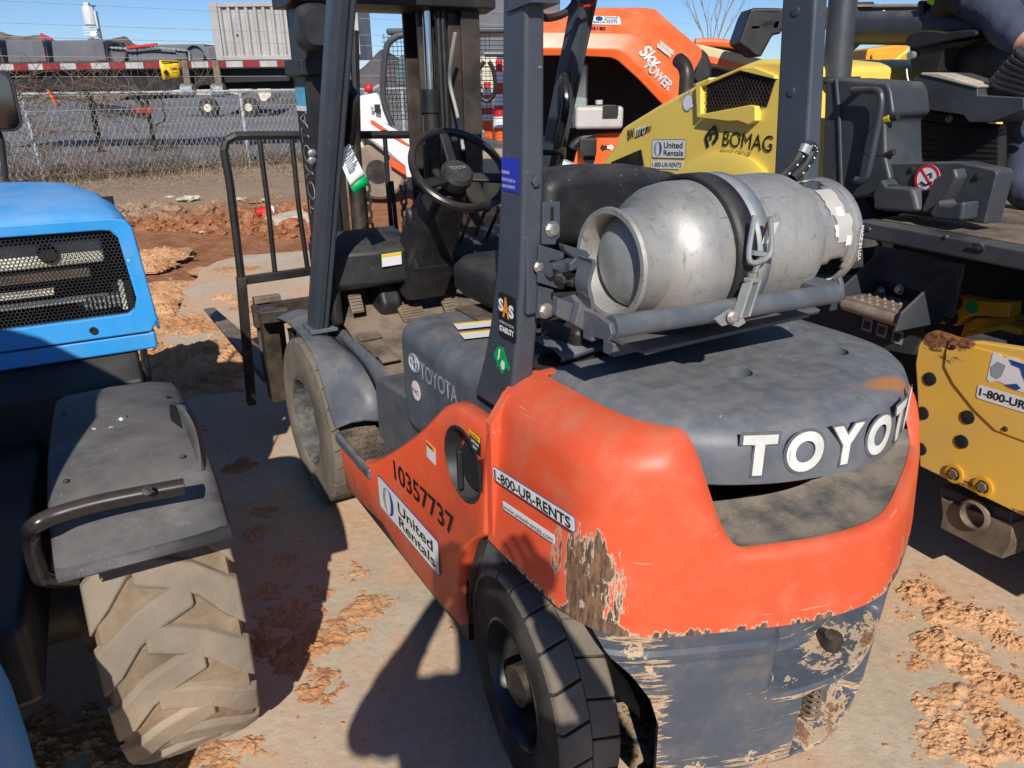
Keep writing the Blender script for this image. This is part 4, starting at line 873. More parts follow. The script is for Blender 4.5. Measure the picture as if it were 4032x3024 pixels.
# ---- wheels
def wheel(name, c, R_, W_, side, mats, lugs, steer=0, rimr=.52, dish=.05):
    """axis along local x; side -1 = left wheel. Returns the part carrying tyre, rim and nuts as its own pieces"""
    c = V(c); ax = V((side*cos(steer), side*sin(steer), 0)); hw = W_/2
    b = MB(); r1 = R_*rimr
    b.lathe([(r1, -hw*.8), (r1*1.04, -hw*.95), (R_*.80, -hw), (R_*.90, -hw*.98), (R_*.965, -hw*.88), (R_*.972, -hw*.5), (R_*.972, hw*.5), (R_*.965, hw*.88), (R_*.90, hw*.98), (R_*.80, hw), (r1*1.14, hw*1.0), (r1*1.12, hw*.985), (r1*1.04, hw*.95), (r1, hw*.8)], c, ax, 64)
    ty = b.build(name, mats[0], FK, ang=30)
    b = MB(); u, q = frame(ax); n = lugs
    for k in range(n):
        for sd in (-1, 1):
            a0 = 2*pi*(k+(.5 if sd > 0 else 0))/n; da = 2*pi/n*.94; vs = []
            for rr2, hh in ((R_*.975, .90), (R_, .82), (R_*.998, .0)):
                for aa, kk in ((a0-da/2, 0), (a0, 0), (a0+da/2, 0)):
                    vs.append(c+ax*(sd*hw*hh)+(u*cos(aa+.06*(hh < .5))+q*sin(aa+.06*(hh < .5)))*rr2)
            vs2 = [v2 for v2 in vs]
            base = [c+ax*(sd*hw*hh)+(u*cos(aa)+q*sin(aa))*(R_*.90) for hh in (.955, .0) for aa in (a0-da/2, a0, a0+da/2)]
            o = list(vs)+base
            fs = [(0, 1, 4, 3), (1, 2, 5, 4), (3, 4, 7, 6), (4, 5, 8, 7), (9, 10, 1, 0), (10, 11, 2, 1), (6, 7, 13, 12), (7, 8, 14, 13), (0, 3, 6, 12, 9), (2, 11, 14, 8, 5)]
            b.add(o, fs)
    b.build('tread_blocks', mats[2] if len(mats) > 2 else mats[0], ty, ang=30, bev=.003, seg=1)
    b = MB(); b.lathe([(r1*1.03, hw*.80), (r1*1.03, hw*.93), (r1*.98, hw*.96), (r1*.95, hw*.86), (r1*.90, hw*.5), (r1*.86, hw*.2-dish), (r1*.62, hw*.2-dish), (r1*.42, hw*.45-dish), (r1*.40, hw*.55-dish), (r1*.30, hw*.62-dish), (r1*.30, hw*.95-dish), (r1*.24, hw*1.0-dish), (.001, hw*1.02-dish)], c, ax, 40); rm = b.build('rim', mats[1], ty, ang=30)
    for k in range(6):
        a = 2*pi*k/6; p = c+ax*(hw*.2-dish)+(u*cos(a)+q*sin(a))*(r1*.66); bolt(p, ax, .011, ty, mats[1], h=.02, name='wheel_nut')
    return ty
wheel('front_wheel', (-.481, 0, .335), .335, .188, -1, ('tyre_dusty', 'rim_dirty'), 26)
wheel('front_wheel', (.481, 0, .335), .335, .188, 1, ('tyre_dusty', 'rim_dirty'), 26)
wheel('rear_wheel', (-.487, -1.6, .272), .272, .150, -1, ('tyre_dark', 'rim_dark', 'tread_dusty'), 20, steer=-.13, rimr=.56)
wheel('rear_wheel', (.43, -1.56, .272), .272, .150, 1, ('tyre_dark', 'rim_dark', 'tread_dusty'), 20, steer=-.13, rimr=.56)
# ------------------------------------------------------------------ forklift mast, carriage and forks
def chan(x0, x1, y0, y1, z0, z1, open_, t=.018):
    """C channel, open towards +x or -x"""
    b = MB(); w_ = x0 if open_ > 0 else x1
    b.bx(x0, x1, y0, y0+t, z0, z1); b.bx(x0, x1, y1-t, y1, z0, z1)
    b.bx(*((x0, x0+t) if open_ > 0 else (x1-t, x1)), y0+t, y1-t, z0, z1); return b
for sgn in (-1, 1):
    xo = (-.36, -.275) if sgn < 0 else (.30, .385)
    chan(*xo, .23, .40, .12, 2.25, -sgn).build('outer_mast_rail', 'black' if sgn < 0 else 'mast_steel', FK, bev=.004)
    xi = (-.30, -.23) if sgn < 0 else (.255, .33)
    chan(*xi, .26, .43, .15, 2.28, sgn).build('inner_mast_rail', 'mast_steel', FK, bev=.004)
    xc = -.19 if sgn < 0 else .16
    b = MB(); b.cyl((xc, .26, .3), (xc, .26, 1.52), .032, 16); cy_ = b.build('lift_cylinder', 'dark_steel', FK); b = MB(); b.cyl((xc, .26, 1.5), (xc, .26, 2.2), .020, 14); b.build('rod', 'chrome', cy_); b = MB(); b.cyl((xc, .26, 1.47), (xc, .26, 1.56), .040, 16); b.build('gland', 'black', cy_)
chan(.125, .195, .27, .43, .15, 2.2, -1).build('centre_rail', 'mast_steel', FK, bev=.004)
b = MB(); b.bx(-.40, .385, .405, .44, .16, .30); b.bx(-.40, .385, .205, .24, .10, .30); b.build('mast_foot_beam', 'mast_steel', FK)
tb = fk(1945, 70, 'y', .20); b = MB(); b.prism([(.18, 1.86), (.26, 1.845), (.44, 1.85), (.44, 2.02), (.18, 2.02)], 'x', -.40, tb.x); b.build('upper_cross_beam', 'black', FK, bev=.006)
b = MB(); b.cyl((-.36, .14, 1.93), (.05, .14, 1.93), .028, 12); b.build('work_light_bar', 'dark_steel', FK)
# grey clamp block and white lettered channel on the left rail
b = MB(); q = fk(1150, 265, 'y', .21); b.bx(-.385, -.27, .20, .42, q.z-.03, q.z+.03); b.build('rail_stop', 'black_plastic', FK, bev=.008)
p0 = fk(1228, 850, 'y', .228); p1 = fk(1212, 520, 'y', .228)
text('TOYOTA', V((-.3605, .262, 1.09)), (0, 0, 1), (0, 1, 0), 'white', FK, w=.40, h=.098, bold=-.005, name='mast_lettering', off=.001)
text('TOYOTA', V((-.3605, .270, 1.094)), (0, 0, 1), (0, 1, 0), 'black', FK, w=.392, h=.082, bold=-.022, name='lettering_fill', off=.0025)
q = fk(1172, 440, 'y', .229); s_ = sticker('blue_label', V((-.361, .385, q.z)), (0, -1, 0), (0, 0, 1), .13, .085, 'cyan', FK); sticker('label_band', V((-.3625, .385, q.z)), (0, -1, 0), (0, 0, 1), .13, .018, 'white', s_)
for q in ((1228, 602), (1228, 630)): p = fk(*q, 'y', .22); bolt(p, (0, -1, 0), .012, FK)
# chains
def chain(p0, p1, name='lift_chain', pitch=.026, w_=.022):
    p0, p1 = V(p0), V(p1); n = int((p1-p0).length/pitch); b = MB(); d = (p1-p0)/n
    for i in range(n):
        c = p0+d*(i+.5); wide = i % 2
        for sx in ((-1, 1) if wide else (-.55, .55)): b.box(c+V((sx*w_*.5, 0, 0)), (.006, .020, pitch*1.25))
    return b.build(name, 'greasy', FK, bev=.002)
chain((.215, .34, .55), (.215, .34, 1.85)); chain((.03, .30, .55), (.03, .30, 1.18)); chain((-.13, .30, .55), (-.13, .30, 1.22))
for x_, y_ in ((.215, .25), (.235, .25), (.205, .24), (.225, .24), (-.035, .30), (-.015, .30)):
    tp__ = 1.98 if x_ > 0 else 1.20
    b = MB(); b.tube(smoothpath([(x_+.05, .24, .75), (x_+.01, y_, .95), (x_, y_, 1.1), (x_-.005, y_, tp__)], 5), .0095, 8); b.build('hose', 'black_plastic', FK)
b = MB(); b.tube(smoothpath([fk(1792, 130, 'y', .1), fk(1775, 240, 'y', .15), fk(1772, 330, 'y', .2), fk(1800, 450, 'y', .15), fk(1825, 590, 'y', .05)], 6), .0075, 8); b.build('hose', 'wire', FK)
b = MB(); b.tube(smoothpath([fk(2120, 55, 'y', -.6), fk(2160, 70, 'y', -.6), fk(2240, 40, 'y', -.6), fk(2300, -60, 'y', -.6)], 5), .012, 8); b.build('hose', 'black_plastic', FK)
b = MB(); b.tube(smoothpath([fk(2240, -20, 'y', -.55), fk(2280, 20, 'y', -.55), fk(2330, 18, 'y', -.55), fk(2365, -30, 'y', -.55)], 5), .004, 6); b.build('wire_lead', 'red', FK)
# tilt cylinder, mirror lamp at the rail top
m0 = fk(1238, 110, 'y', .05); b = MB(); b.loft([[m0+V((p[0]*g, dy, p[1]*g)) for p in rrect(.125, .15, .045, 5)] for dy, g in ((-.05, .75), (-.03, 1), (.03, 1), (.05, .8))]); b.build('work_lamp', 'black_plastic', FK)
b = MB(); b.tube(smoothpath([fk(1215, 20, 'y', .1), fk(1195, 140, 'y', .1), fk(1235, 178, 'y', .1), fk(1280, 185, 'y', .1)], 5), .008, 8); b.build('hose', 'black_plastic', FK)
b = MB(); b.tube([fk(1390, 120, 'y', .28), fk(1400, 560, 'y', .28)], .022, 10); b.build('side_hose', 'black_plastic', FK)
# carriage, backrest
yb_ = .52
BL = [fk(*q, 'y', yb_) for q in ((990, 1590), (952, 1110), (905, 720), (882, 590), (890, 555), (930, 535), (1010, 533), (1150, 533), (1480, 531), (1635, 530))]
b = MB()
for a, c in zip(BL[1:-1], BL[2:]): b.tube([a, c], .017, 8)
b.tube([BL[-1], BL[-1]+V((0, 0, -.62))], .017, 8); b.build('backrest_frame', 'black', FK)
for dx_ in (0, .83): b = MB(); b.beam(BL[0]+V((dx_, 0, 0)), BL[1]+V((dx_, 0, .02)), .035, .05, (0, 1, 0)); b.build('backrest_leg', 'dark_steel', FK, bev=.003)
lc0 = fk(955, 1105, 'y', yb_); lc1 = fk(1230, 1080, 'y', yb_); b = MB(); b.beam(lc0, lc0+V((.83, 0, .01)), .03, .035); b.build('backrest_rail', 'black', FK, bev=.003)
for k, (t0, t1) in enumerate((((1020, 535), (1083, 1075)), ((1148, 535), (1212, 1065)))):
    a, c = fk(*t0, 'y', yb_), fk(*t1, 'y', yb_); b = MB(); b.tube([a, a.lerp(c, .5)+V((.004 if k == 0 else -.006, 0, 0)), c], .011, 8); b.build('backrest_bar', 'black', FK)
for x_ in (-.11, .05):
    b = MB(); b.tube([(x_, yb_, BL[6].z), (x_, yb_, lc0.z)], .011, 8); b.build('backrest_bar', 'black', FK)
b = MB(); b.bx(-.62, .16, .49, .53, .60, .70); b.bx(-.60, .14, .49, .53, .27, .36); b.bx(-.22, -.17, .46, .53, .27, .70); b.bx(.02, .07, .46, .53, .27, .70); b.bx(-.60, -.53, .44, .52, .26, .70); b.build('carriage', 'greasy', FK, bev=.006)
for k, (tip, x_) in enumerate((((822, 1212), -.56), ((1052, 1176), -.215))):
    t = fk(*tip, 'y', 1.92); b = MB()
    xt = t.x; hl = V((x_+.02, .55, .31)); zt = t.z
    prof_ = [(.545, .72), (.585, .72), (.585, zt), (1.92, zt+.0), (1.92, zt-.012), (.60, zt-.045), (.545, zt-.02)]
    vs = []
    for y_, z_ in prof_:
        f = (y_-.56)/1.36; w_ = .058*(1-.45*max(0, (f-.85)/.15)); cx = hl.x+(xt-hl.x)*max(0, f); vs.append(((cx-w_, y_, z_), (cx+w_, y_, z_)))
    b.add([p[0] for p in vs]+[p[1] for p in vs], [tuple(range(7))[::-1], tuple(range(7, 14))]+[(i, (i+1) % 7, 7+(i+1) % 7, 7+i) for i in range(7)]); b.build('fork', 'fork_steel', FK, bev=.006)
b = MB(); q0 = fk(*cA(300, 1035), 'y', .36); b.beam(q0, q0+V((.12, -.02, 0)), .05, .05); b.build('fender_bracket', 'dark_steel', FK, bev=.004)
for x_, nm in ((-.50, 0), (-.44, 1)):
    b = MB(); q0 = fk(*cA(410, 1060), 'y', .38); b.bx(x_, x_+.02, .36, .42, .22, .60); b.build('mast_bracket', 'dark_steel', FK)
# ------------------------------------------------------------------ bracket that carries the propane cylinder
YT = -1.80
t0, t1 = fk(*cD(700, 1090), 'y', YT), fk(*cD(1925, 905), 'y', YT-.01)
b = MB(); b.cyl(t0, t1, .0205, 20); b.build('bracket_tube', 'grey', FK)
b = MB(); pl_ = [fk(*cD(*q), 'x', t0.x-.012) for q in ((480, 915), (540, 985), (620, 1020), (690, 1075), (702, 1130), (680, 1168), (600, 1145), (480, 1075), (380, 1010), (375, 950))]
b.plate(pl_, (1, 0, 0), .012); b.build('bracket_end_plate', 'grey', FK, bev=.003)
b = MB(); pr_ = [fk(*cD(*q), 'x', t1.x) for q in ((1895, 825), (1940, 820), (1952, 860), (1950, 930), (1925, 962), (1885, 955))]; b.plate(pr_, (1, 0, 0), .012); b.bx(t1.x-.05, t1.x+.01, YT-.01, YT+.22, t1.z+.01, t1.z+.022); b.build('bracket_end_plate', 'grey', FK, bev=.003)
b = MB(); zc = t0.z; b.bx(-.30, .18, -1.70, -1.50, 1.072, 1.080); b.bx(-.30, .18, -1.52, -1.49, 1.05, 1.10); b.build('bracket_tray', 'grey', FK)
b = MB(); b.bx(-.30, .15, -1.60, -1.56, 1.035, 1.068); b.build('bracket_beam', 'grey', FK, bev=.005)
# plates bolted to the pillar
yp = lp[4][2]-.002
def py_(q, y=yp-.006): return fk(*cE(*q), 'y', y)
b = MB(); b.plate([py_(q) for q in ((425, 295), (528, 290), (526, 500), (505, 515), (500, 545), (420, 545))], (0, -1, 0), .006); pb_ = b.build('slotted_plate', 'pillar', FK, bev=.0015)
b = MB(); b.plate([py_(q, yp-.0135) for q in ((480, 325), (497, 325), (497, 410), (480, 410))], (0, -1, 0), .001); b.build('slot', 'interior', pb_)
b = MB(); b.plate([py_(q, yp-.010) for q in ((400, 545), (548, 590), (552, 620), (520, 640), (470, 640), (450, 680), (470, 720), (505, 735), (555, 775), (548, 808), (520, 808), (392, 770))], (0, -1, 0), .007); b.build('hook_plate', 'pillar', FK, bev=.002)
b = MB(); b.plate([py_(q) for q in ((400, 790), (488, 812), (482, 975), (388, 982))], (0, -1, 0), .006); b.build('slotted_plate', 'pillar', FK, bev=.0015)
b = MB(); q0, q1 = py_((340, 350)), py_((420, 370)); b.bx(q0.x, q1.x, yp-.004, yp+.02, py_((400, 960)).z, q0.z); b.build('pillar_block', 'pillar', FK, bev=.004)
for q, r_ in (((488, 455), .012), ((450, 940), .012), ((410, 678), .009)): bolt(py_(q, yp-.014), (0, -1, 0), r_, FK)
b = MB(); a, c = py_((485, 695), -1.62), py_((550, 690), -1.60); b.cyl(py_((470, 700), yp-.03), py_((560, 690), yp-.03)+V((.05, .03, 0)), .014, 14); b.build('pivot_pin', 'pillar', FK)
b = MB(); hp = [py_(q, -1.66) for q in ((520, 535), (660, 575), (680, 600), (640, 650), (560, 700), (560, 650), (590, 620), (530, 575))]; b.plate(hp, (0, -1, 0), .02); b.build('latch_handle', 'pillar', FK, bev=.003)
b = MB(); sp2 = smoothpath([py_(q, -1.70) for q in ((690, 625), (700, 655), (670, 770), (690, 870), (690, 930), (655, 1045))], 3); b.loft([[p+V((-.004, -.02, 0)), p+V((.004, -.02, 0)), p+V((.004, .02, 0)), p+V((-.004, .02, 0))] for p in sp2]); b.build('latch_arm', 'grey', FK, ang=60)
b = MB(); b.plate([py_(q, -1.68) for q in ((490, 850), (610, 900), (590, 1010), (480, 960))], (0, -1, 0), .02); b.plate([py_(q, -1.715) for q in ((620, 880), (660, 900), (640, 1040), (585, 1010))], (0, -1, 0), .02); b.build('latch_block', 'grey', FK, bev=.003)
b = MB(); b.box(py_((575, 745), -1.63), (.035, .03, .014)); b.box(py_((620, 770), -1.64), (.03, .03, .012)); b.build('latch_spring', 'dark_steel', FK, bev=.003)
# ------------------------------------------------------------------ the propane cylinder (rests in the bracket)
PC = empty('propane_cylinder', fk, 'scratched aluminium propane cylinder lying across the forklift behind its seat', 'gas cylinder')
cx, cy, cz, RC = .006, -1.633, 1.248, .146
b = MB(); prof_ = [(.001, -.300), (.06, -.298), (.100, -.285), (.127, -.262), (.141, -.235), (.146, -.20), (.1465, -.06), (.146, .055), (.143, .085), (.132, .112), (.112, .135), (.09, .148), (.05, .158), (.001, .160)]
b.lathe(prof_, (cx, cy, cz), (1, 0, 0), 64); b.build('body', 'tank', PC, ang=40)
b = MB(); b.lathe([(.104, -.270), (.103, -.29), (.101, -.325), (.105, -.338), (.109, -.346), (.107, -.354), (.097, -.354), (.093, -.346), (.092, -.28), (.090, -.27)], (cx, cy, cz), (1, 0, 0), 64); b.build('foot_ring', 'tank', PC, ang=40)
b = MB(); b.lathe([(.001, -.338), (.035, -.336), (.065, -.328), (.085, -.314), (.093, -.300)], (cx, cy, cz), (1, 0, 0), 48); b.build('foot_dome', 'galv', PC)
# collar with hand holes
b = MB(); nA = 72; vs = []; fs = []
for h_ in range(13):
    for j in range(nA): a = 2*pi*j/nA; R_ = .120+.004*(1 if h_ in (0, 12) else 0); vs.append((cx+.105+.0115*h_, cy+R_*cos(a), cz+R_*sin(a)))
for h_ in range(12):
    for j in range(nA):
        a = (j+.5)/nA*360; hole = any(abs(((a-m0_+180) % 360)-180) < 24*sqrt(max(0, 1-((h_-5.2)/4.2)**2)) for m0_ in (218, 330, 90))
        if not hole: fs.append((h_*nA+j, h_*nA+(j+1) % nA, (h_+1)*nA+(j+1) % nA, (h_+1)*nA+j))
b.add(vs, fs); b.build('collar', 'tank', PC, solid=.005, ang=40)
b = MB(); b.cyl((cx+.14, cy, cz), (cx+.22, cy, cz), .022, 12); b.cyl((cx+.18, cy-.07, cz-.02), (cx+.18, cy+.05, cz), .016, 12); b.cyl((cx+.18, cy-.09, cz-.03), (cx+.18, cy-.07, cz-.02), .026, 8); b.build('valve', 'galv', PC)
text('MADE IN USA', V((cx+.226, cy-.1215, cz+.035)), (-.0, -.05, -1), (1, 0, 0), 'white_clean', PC, w=.075, h=.010, bold=0, name='collar_lettering', off=.006)
b = MB(); s0 = [(0, 0)]; 
def cyl_patch(x0, x1, a0, a1, r_, n=8): return [[V((x, cy+r_*cos(rad(a)), cz+r_*sin(rad(a)))) for x in (x0, x1)] for a in [a0+(a1-a0)*i/n for i in range(n+1)]]

for (xa_, xb2_, a0_, a1_, mt_) in ((.150, .198, 118, 150, 'tank_plastic'), (.162, .21, 150, 178, 'tank_plastic'), (.17, .19, 142, 152, 'white'), (.19, .205, 172, 182, 'white'), (.155, .165, 160, 172, 'white')):
    b = MB(); rows = cyl_patch(cx+xa_, cx+xb2_, a0_, a1_, .1225 if mt_ != 'white' else .1232, 10); rows = [[p+V((.006*NZ.noise(p*90), 0, 0)) for p in r] for r in rows]; b.loft(rows, cap=False, closed=False); b.build('torn_label', mt_, PC)
# rubber lined clamp band and zinc strap belong to the bracket
xb = fk(*cD(1400, 400), 'y', -1.75).x
def band(x0, x1, r_, a0, a1, mat, name, th=.004): 
    b = MB(); b.loft(cyl_patch(x0, x1, a0, a1, r_, 40), cap=False, closed=False); return b.build(name, mat, FK, solid=th, ang=60)
xs_ = fk(*cD(1530, 450), 'y', -1.785).x
band(xs_-.055, xs_-.008, RC+.012, 60, 215, 'black_plastic', 'clamp_band', .009)
band(xs_-.005, xs_+.034, RC+.010, 60, 215, 'galv', 'strap', .003)
lw = V((xs_+.015, cy+(RC+.014)*cos(rad(158)), cz+(RC+.014)*sin(rad(158)))); s_ = sticker('warning_label', lw+V((-.012, 0, -.022)), (1, 0, 0), (0, -.35, 1), .026, .044, 'white', FK, off=.004); sticker('label_band', lw+V((-.012, -.002, .010)), (1, 0, 0), (0, -.35, 1), .026, .012, 'label_orange', s_, off=.005)
pb0 = fk(*cD(1520, 690), 'y', -1.80); pb1 = fk(*cD(1470, 820), 'y', -1.815); pb2 = fk(*cD(1390, 1045), 'y', -1.845)
b = MB(); b.box(pb0+V((0, -.0, 0)), (.06, .02, .008), MX.Rotation(.2, 3, 'Y')); b.tube(smoothpath([pb0+V((-.03, 0, .075)), pb0+V((-.045, -.01, .0)), pb0+V((-.02, -.014, -.01)), pb0+V((.01, -.012, .005)), pb0+V((.005, -.006, .07))], 4), .005, 8); b.build('over_centre_latch', 'galv', FK)
b = MB(); b.cyl(pb0, pb1, .006, 10); b.cyl(pb1+V((0, 0, .01)), pb1, .010, 8); b.build('eye_bolt', 'bolt', FK)
b = MB(); 
for sx in (-1, 1): b.beam(pb1+V((sx*.011, 0, -.008)), pb2+V((sx*.011+.006, 0, .0)), .005, .024, (0, -1, .3))
b.beam(pb1+V((-.013, 0, -.004)), pb1+V((.013, 0, -.004)), .02, .008); b.build('turnbuckle', 'galv', FK, bev=.0015)
bolt(pb2+V((-.02, -.006, .01)), (-.3, -1, .1), .009, FK, 'bolt'); b = MB(); b.plate([fk(*cD(*q), 'y', -1.835) for q in ((1255, 1045), (1340, 990), (1395, 1010), (1420, 1060), (1380, 1085), (1330, 1070), (1290, 1080))], (0, -1, 0), .006); b.build('torn_lug', 'galv', FK)
# braided hose on the cylinder
b = MB(); hz = [fk(*q, 'y', -1.50) for q in ((3075, 700), (3130, 640), (3170, 580), (3195, 575), (3200, 600), (3165, 660), (3120, 705))]; pth = smoothpath(hz, 6); b.tube(pth, .012, 10); hs = b.build('gas_hose', 'black_plastic', FK)
b = MB()
for i in range(2, len(pth)-2, 3): b.tube([pth[i]+V((0, -.0122, .0)), pth[i].lerp(pth[i+1], .5)+V((0, -.0124, 0))], .002, 5)
b.build('hose_tracer', 'white_clean', hs)
b = MB(); b.tube([hz[2]+V((-.012, -.006, -.014)), hz[2]+V((-.002, -.006, .004))], .0145, 10); b.build('hose_clip', 'galv', hs)
# ------------------------------------------------------------------ paper tag
t0 = fk(*cC(235, 900), 'x', -.43); PT = empty('paper_tag', None, 'white paper inspection tag with green end hanging from the left grab handle', 'tag', loc=fk.tw(t0))
t0 = fk(*cC(235, 900), 'y', -.40)
PT.location = fk.tw(t0)
def tw(q): return fk.tw(fk(*cC(*q), 'y', -.40))-fk.tw(t0)
A0, B0, C0, D0 = tw((190, 960)), tw((300, 862)), tw((435, 1150)), tw((302, 1258)); b = MB(); rows = []
nrm = (B0-A0).cross(D0-A0).normalized()
for t in [i/8 for i in range(9)]: rows.append([A0.lerp(D0, t)+nrm*(.006*sin(t*4)), A0.lerp(D0, t).lerp(B0.lerp(C0, t), .5)+nrm*(.006*sin(t*4)+.004), B0.lerp(C0, t)+nrm*(.004*sin(t*5))])
b.loft(rows, cap=False, closed=False); b.build('paper', 'paper', PT, solid=.0008)
E1, F1 = tw((485, 1245)), tw((345, 1340)); b = MB(); b.loft([[D0, D0.lerp(C0, .5)+nrm*.004, C0], [F1, F1.lerp(E1, .5)+nrm*.003, E1]], cap=False, closed=False); b.build('green_end', 'green', PT, solid=.001)
b = MB(); b.tube([V((0, 0, .015)), A0.lerp(B0, .5)+(D0-A0)*.05], .002, 5); b.tube([A0.lerp(B0, .45)+(D0-A0)*.05, A0.lerp(B0, .1)+V((-.01, 0, .0))], .002, 5); b.build('tie', 'white_clean', PT)
uu = (B0-A0).normalized(); vv = (A0-D0).normalized(); sgn_ = -1 if uu.cross(vv).dot(V((0, -1, 0))) < 0 else 1
for i in range(9):
    f = .12+.07*i; o_ = A0.lerp(D0, f)+uu*.012; b = MB(); b.plate([o_+nrm*.0, o_+uu*(.045-.01*(i % 3))+nrm*0, o_+uu*(.045-.01*(i % 3))-vv*.0012, o_-vv*.0012], nrm if nrm.y < 0 else -nrm, .0035); b.build('print_line', 'ink_grey', PT)
# ------------------------------------------------------------------ blue telehandler on the left
TE = empty('telehandler', te, 'blue telehandler at the left edge, seen over its dusty rear wheel and black mudguard', 'telehandler')
def F_(x, y): return x*.979, 1400+y*.979
def G_(x, y): return x*.663, 600+y*.663
# big wheel with slanted bar tread
def bar_wheel(c, R_, W_, side):
    c = V(c); hw = W_/2; ax = V((1, 0, 0)); u, q = V((0, -1, 0)), V((0, 0, 1)); b = MB()
    b.lathe([(R_*.55, -hw*.75), (R_*.58, -hw*.92), (R_*.78, -hw*1.0), (R_*.92, -hw*.97), (R_*.962, -hw*.9), (R_*.972, 0), (R_*.962, hw*.9), (R_*.92, hw*.97), (R_*.78, hw*1.0), (R_*.58, hw*.92), (R_*.55, hw*.75)], c, ax, 72)
    ty = b.build('rear_wheel', 'tyre_groove', TE, ang=40); n = 18
    for k in range(n):
        for sd in (-1, 1):
            a0 = 2*pi*(k+(.5 if sd > 0 else 0))/n; b = MB()
            mid = [(1.0, -.085), (.74, -.050), (.44, -.005), (.10, .020), (-.20, .036), (-.36, .042)]; hwid = [.050, .043, .033, .029, .0275, .025]
            top = []; bs_ = []
            for (uu, s_), h_ in zip(mid, hwid):
                for sg in (-1, 1):
                    a = a0+(s_+sg*h_)/R_; drop = .014*max(0, (abs(uu)-.6)/.4)**2
                    top.append(c+ax*(sd*uu*hw)+(u*cos(a)+q*sin(a))*(R_-drop)); a2 = a0+(s_+sg*(h_+.010))/R_; bs_.append(c+ax*(sd*(uu*hw+(.004 if uu == 1.0 else 0)))+(u*cos(a2)+q*sin(a2))*(R_*.966-drop))
            m_ = len(mid); o = top+bs_; T2 = 2*m_; fs = []
            for i in range(m_-1): fs += [(2*i, 2*i+1, 2*i+3, 2*i+2), (2*i, 2*i+2, T2+2*i+2, T2+2*i), (2*i+1, T2+2*i+1, T2+2*i+3, 2*i+3)]
            fs += [(0, T2, T2+1, 1), (2*m_-2, 2*m_-1, T2+2*m_-1, T2+2*m_-2)]
            b.add(o, fs); b.build('tread_bar', 'tyre_clay', ty, ang=30, bev=.006, seg=3)
    b = MB(); b.lathe([(R_*.56, -hw*.8), (R_*.5, -hw*.6), (R_*.45, 0), (R_*.3, .02), (.001, .03)], c, ax, 32); b.lathe([(R_*.56, hw*.8), (R_*.5, hw*.6), (R_*.45, .05), (.001, .06)], c, ax, 32); b.build('rim', 'blue', ty)
    return ty
bar_wheel((.03, 0, .42), .42, .285, 1)
# mudguard
prof_ = smoothpath([(0, y, z) for y, z in ((.46, .70), (.36, .80), (.18, .88), (0, .905), (-.20, .893), (-.34, .858), (-.425, .800), (-.455, .765))], 5)
b = MB(); rows = []
for x, dz in ((-.128, -.11), (-.126, -.03), (-.118, -.008), (-.10, 0), (.0, .004), (.09, .0), (.138, -.012), (.158, -.035), (.166, -.10)):
    rows.append([(x+.012*max(0, -p.y)*(1 if x > 0 else -1), p.y, p.z+dz*(1.0-.92*min(1, max(0, -p.y)/.46))) for p in prof_])
b.loft(rows, cap=False, closed=False); b.build('mudguard', 'fender', TE, ang=60, solid=.004)
b = MB(); b.loft([[(x, -.446, .776), (x, -.458, .766), (x, -.464, .756), (x, -.458, .750)] for x in (-.130, 0, .170)], cap=False, closed=False); b.build('mudguard_lip', 'fender', TE, ang=60, solid=.004)
tear = [te(*F_(*q), 'z', z) for q, z in (((690, 205), .90), ((715, 300), .885), ((742, 420), .86), ((768, 520), .835))]
b = MB(); tp = smoothpath(tear, 4); n = len(tp); b.loft([[p+V((-.004-.008*sin(pi*i/n), 0, .005)), p+V((.004+.008*sin(pi*i/n), 0, .005))] for i, p in enumerate(tp)], cap=False, closed=False); b.build('tear', 'interior', TE)
b = MB(); b.loft([[p+V((.008+.008*sin(pi*i/n), 0, .006)), p+V((.014+.02*sin(pi*i/n), 0, .018*sin(pi*i/n)+.005)), p+V((.032+.01*sin(pi*i/n), 0, .004))] for i, p in enumerate(tp)], cap=False, closed=False); b.build('torn_flap', 'fender', TE, solid=.003)
for q in ((490, 252),):
    p = te(*F_(*q), 'z', .905); b = MB(); b.lathe([(.012, 0), (.010, .005), (.001, .006)], p, (0, 0, 1), 12); b.build('rivet', 'bolt', TE)
b = MB(); e0 = te(*F_(742, 525), 'z', .885); pth = smoothpath([e0, te(*F_(430, 585), 'z', .885), te(*F_(230, 640), 'z', .88), te(*F_(140, 685), 'z', .87), te(*F_(122, 730), 'z', .83), te(*F_(150, 850), 'z', .76), te(*F_(190, 900), 'z', .72), V((-.10, -.25, .62))], 6); b.tube(pth, .0155, 12); gb = b.build('guard_tube', 'black_gloss', TE)
p = te(*F_(592, 545), 'z', .905); b = MB(); b.lathe([(.009, 0), (.009, .003), (.001, .004)], p, (0, -.7, .7), 12); b.build('plug', 'black', gb)
for y_, z_ in ((-.02, .912), (-.30, .878)):
    for x_ in (-.095, .115): b = MB(); b.lathe([(.006, 0), (.005, .003), (.001, .004)], (x_, y_, z_-.004), (0, -.2, 1), 10); b.build('rivet', 'dark_steel', TE)
# hood
secs = [(.505, .128, 1.240), (.512, .130, 1.252), (.54, .130, 1.266), (.65, .118, 1.287), (.8, .088, 1.302), (.95, .03, 1.312), (1.08, -.06, 1.306), (1.17, -.2, 1.28), (1.21, -.30, 1.20)]
b = MB(); rows = []
for y, xr, zt in secs: rows.append([(xr+.020, y, .925), (xr+.018, y, .96), (xr+.010, y, 1.05), (xr+.004, y, zt-.09), (xr-.004, y, zt-.05), (xr-.020, y, zt-.022), (xr-.05, y, zt-.006), (xr-.10, y, zt), (-.5, y, zt+.012), (-1.0, y, zt+.012)])
b.loft(rows, cap=False, closed=False); b.build('hood', 'blue', TE, ang=50, solid=.006)
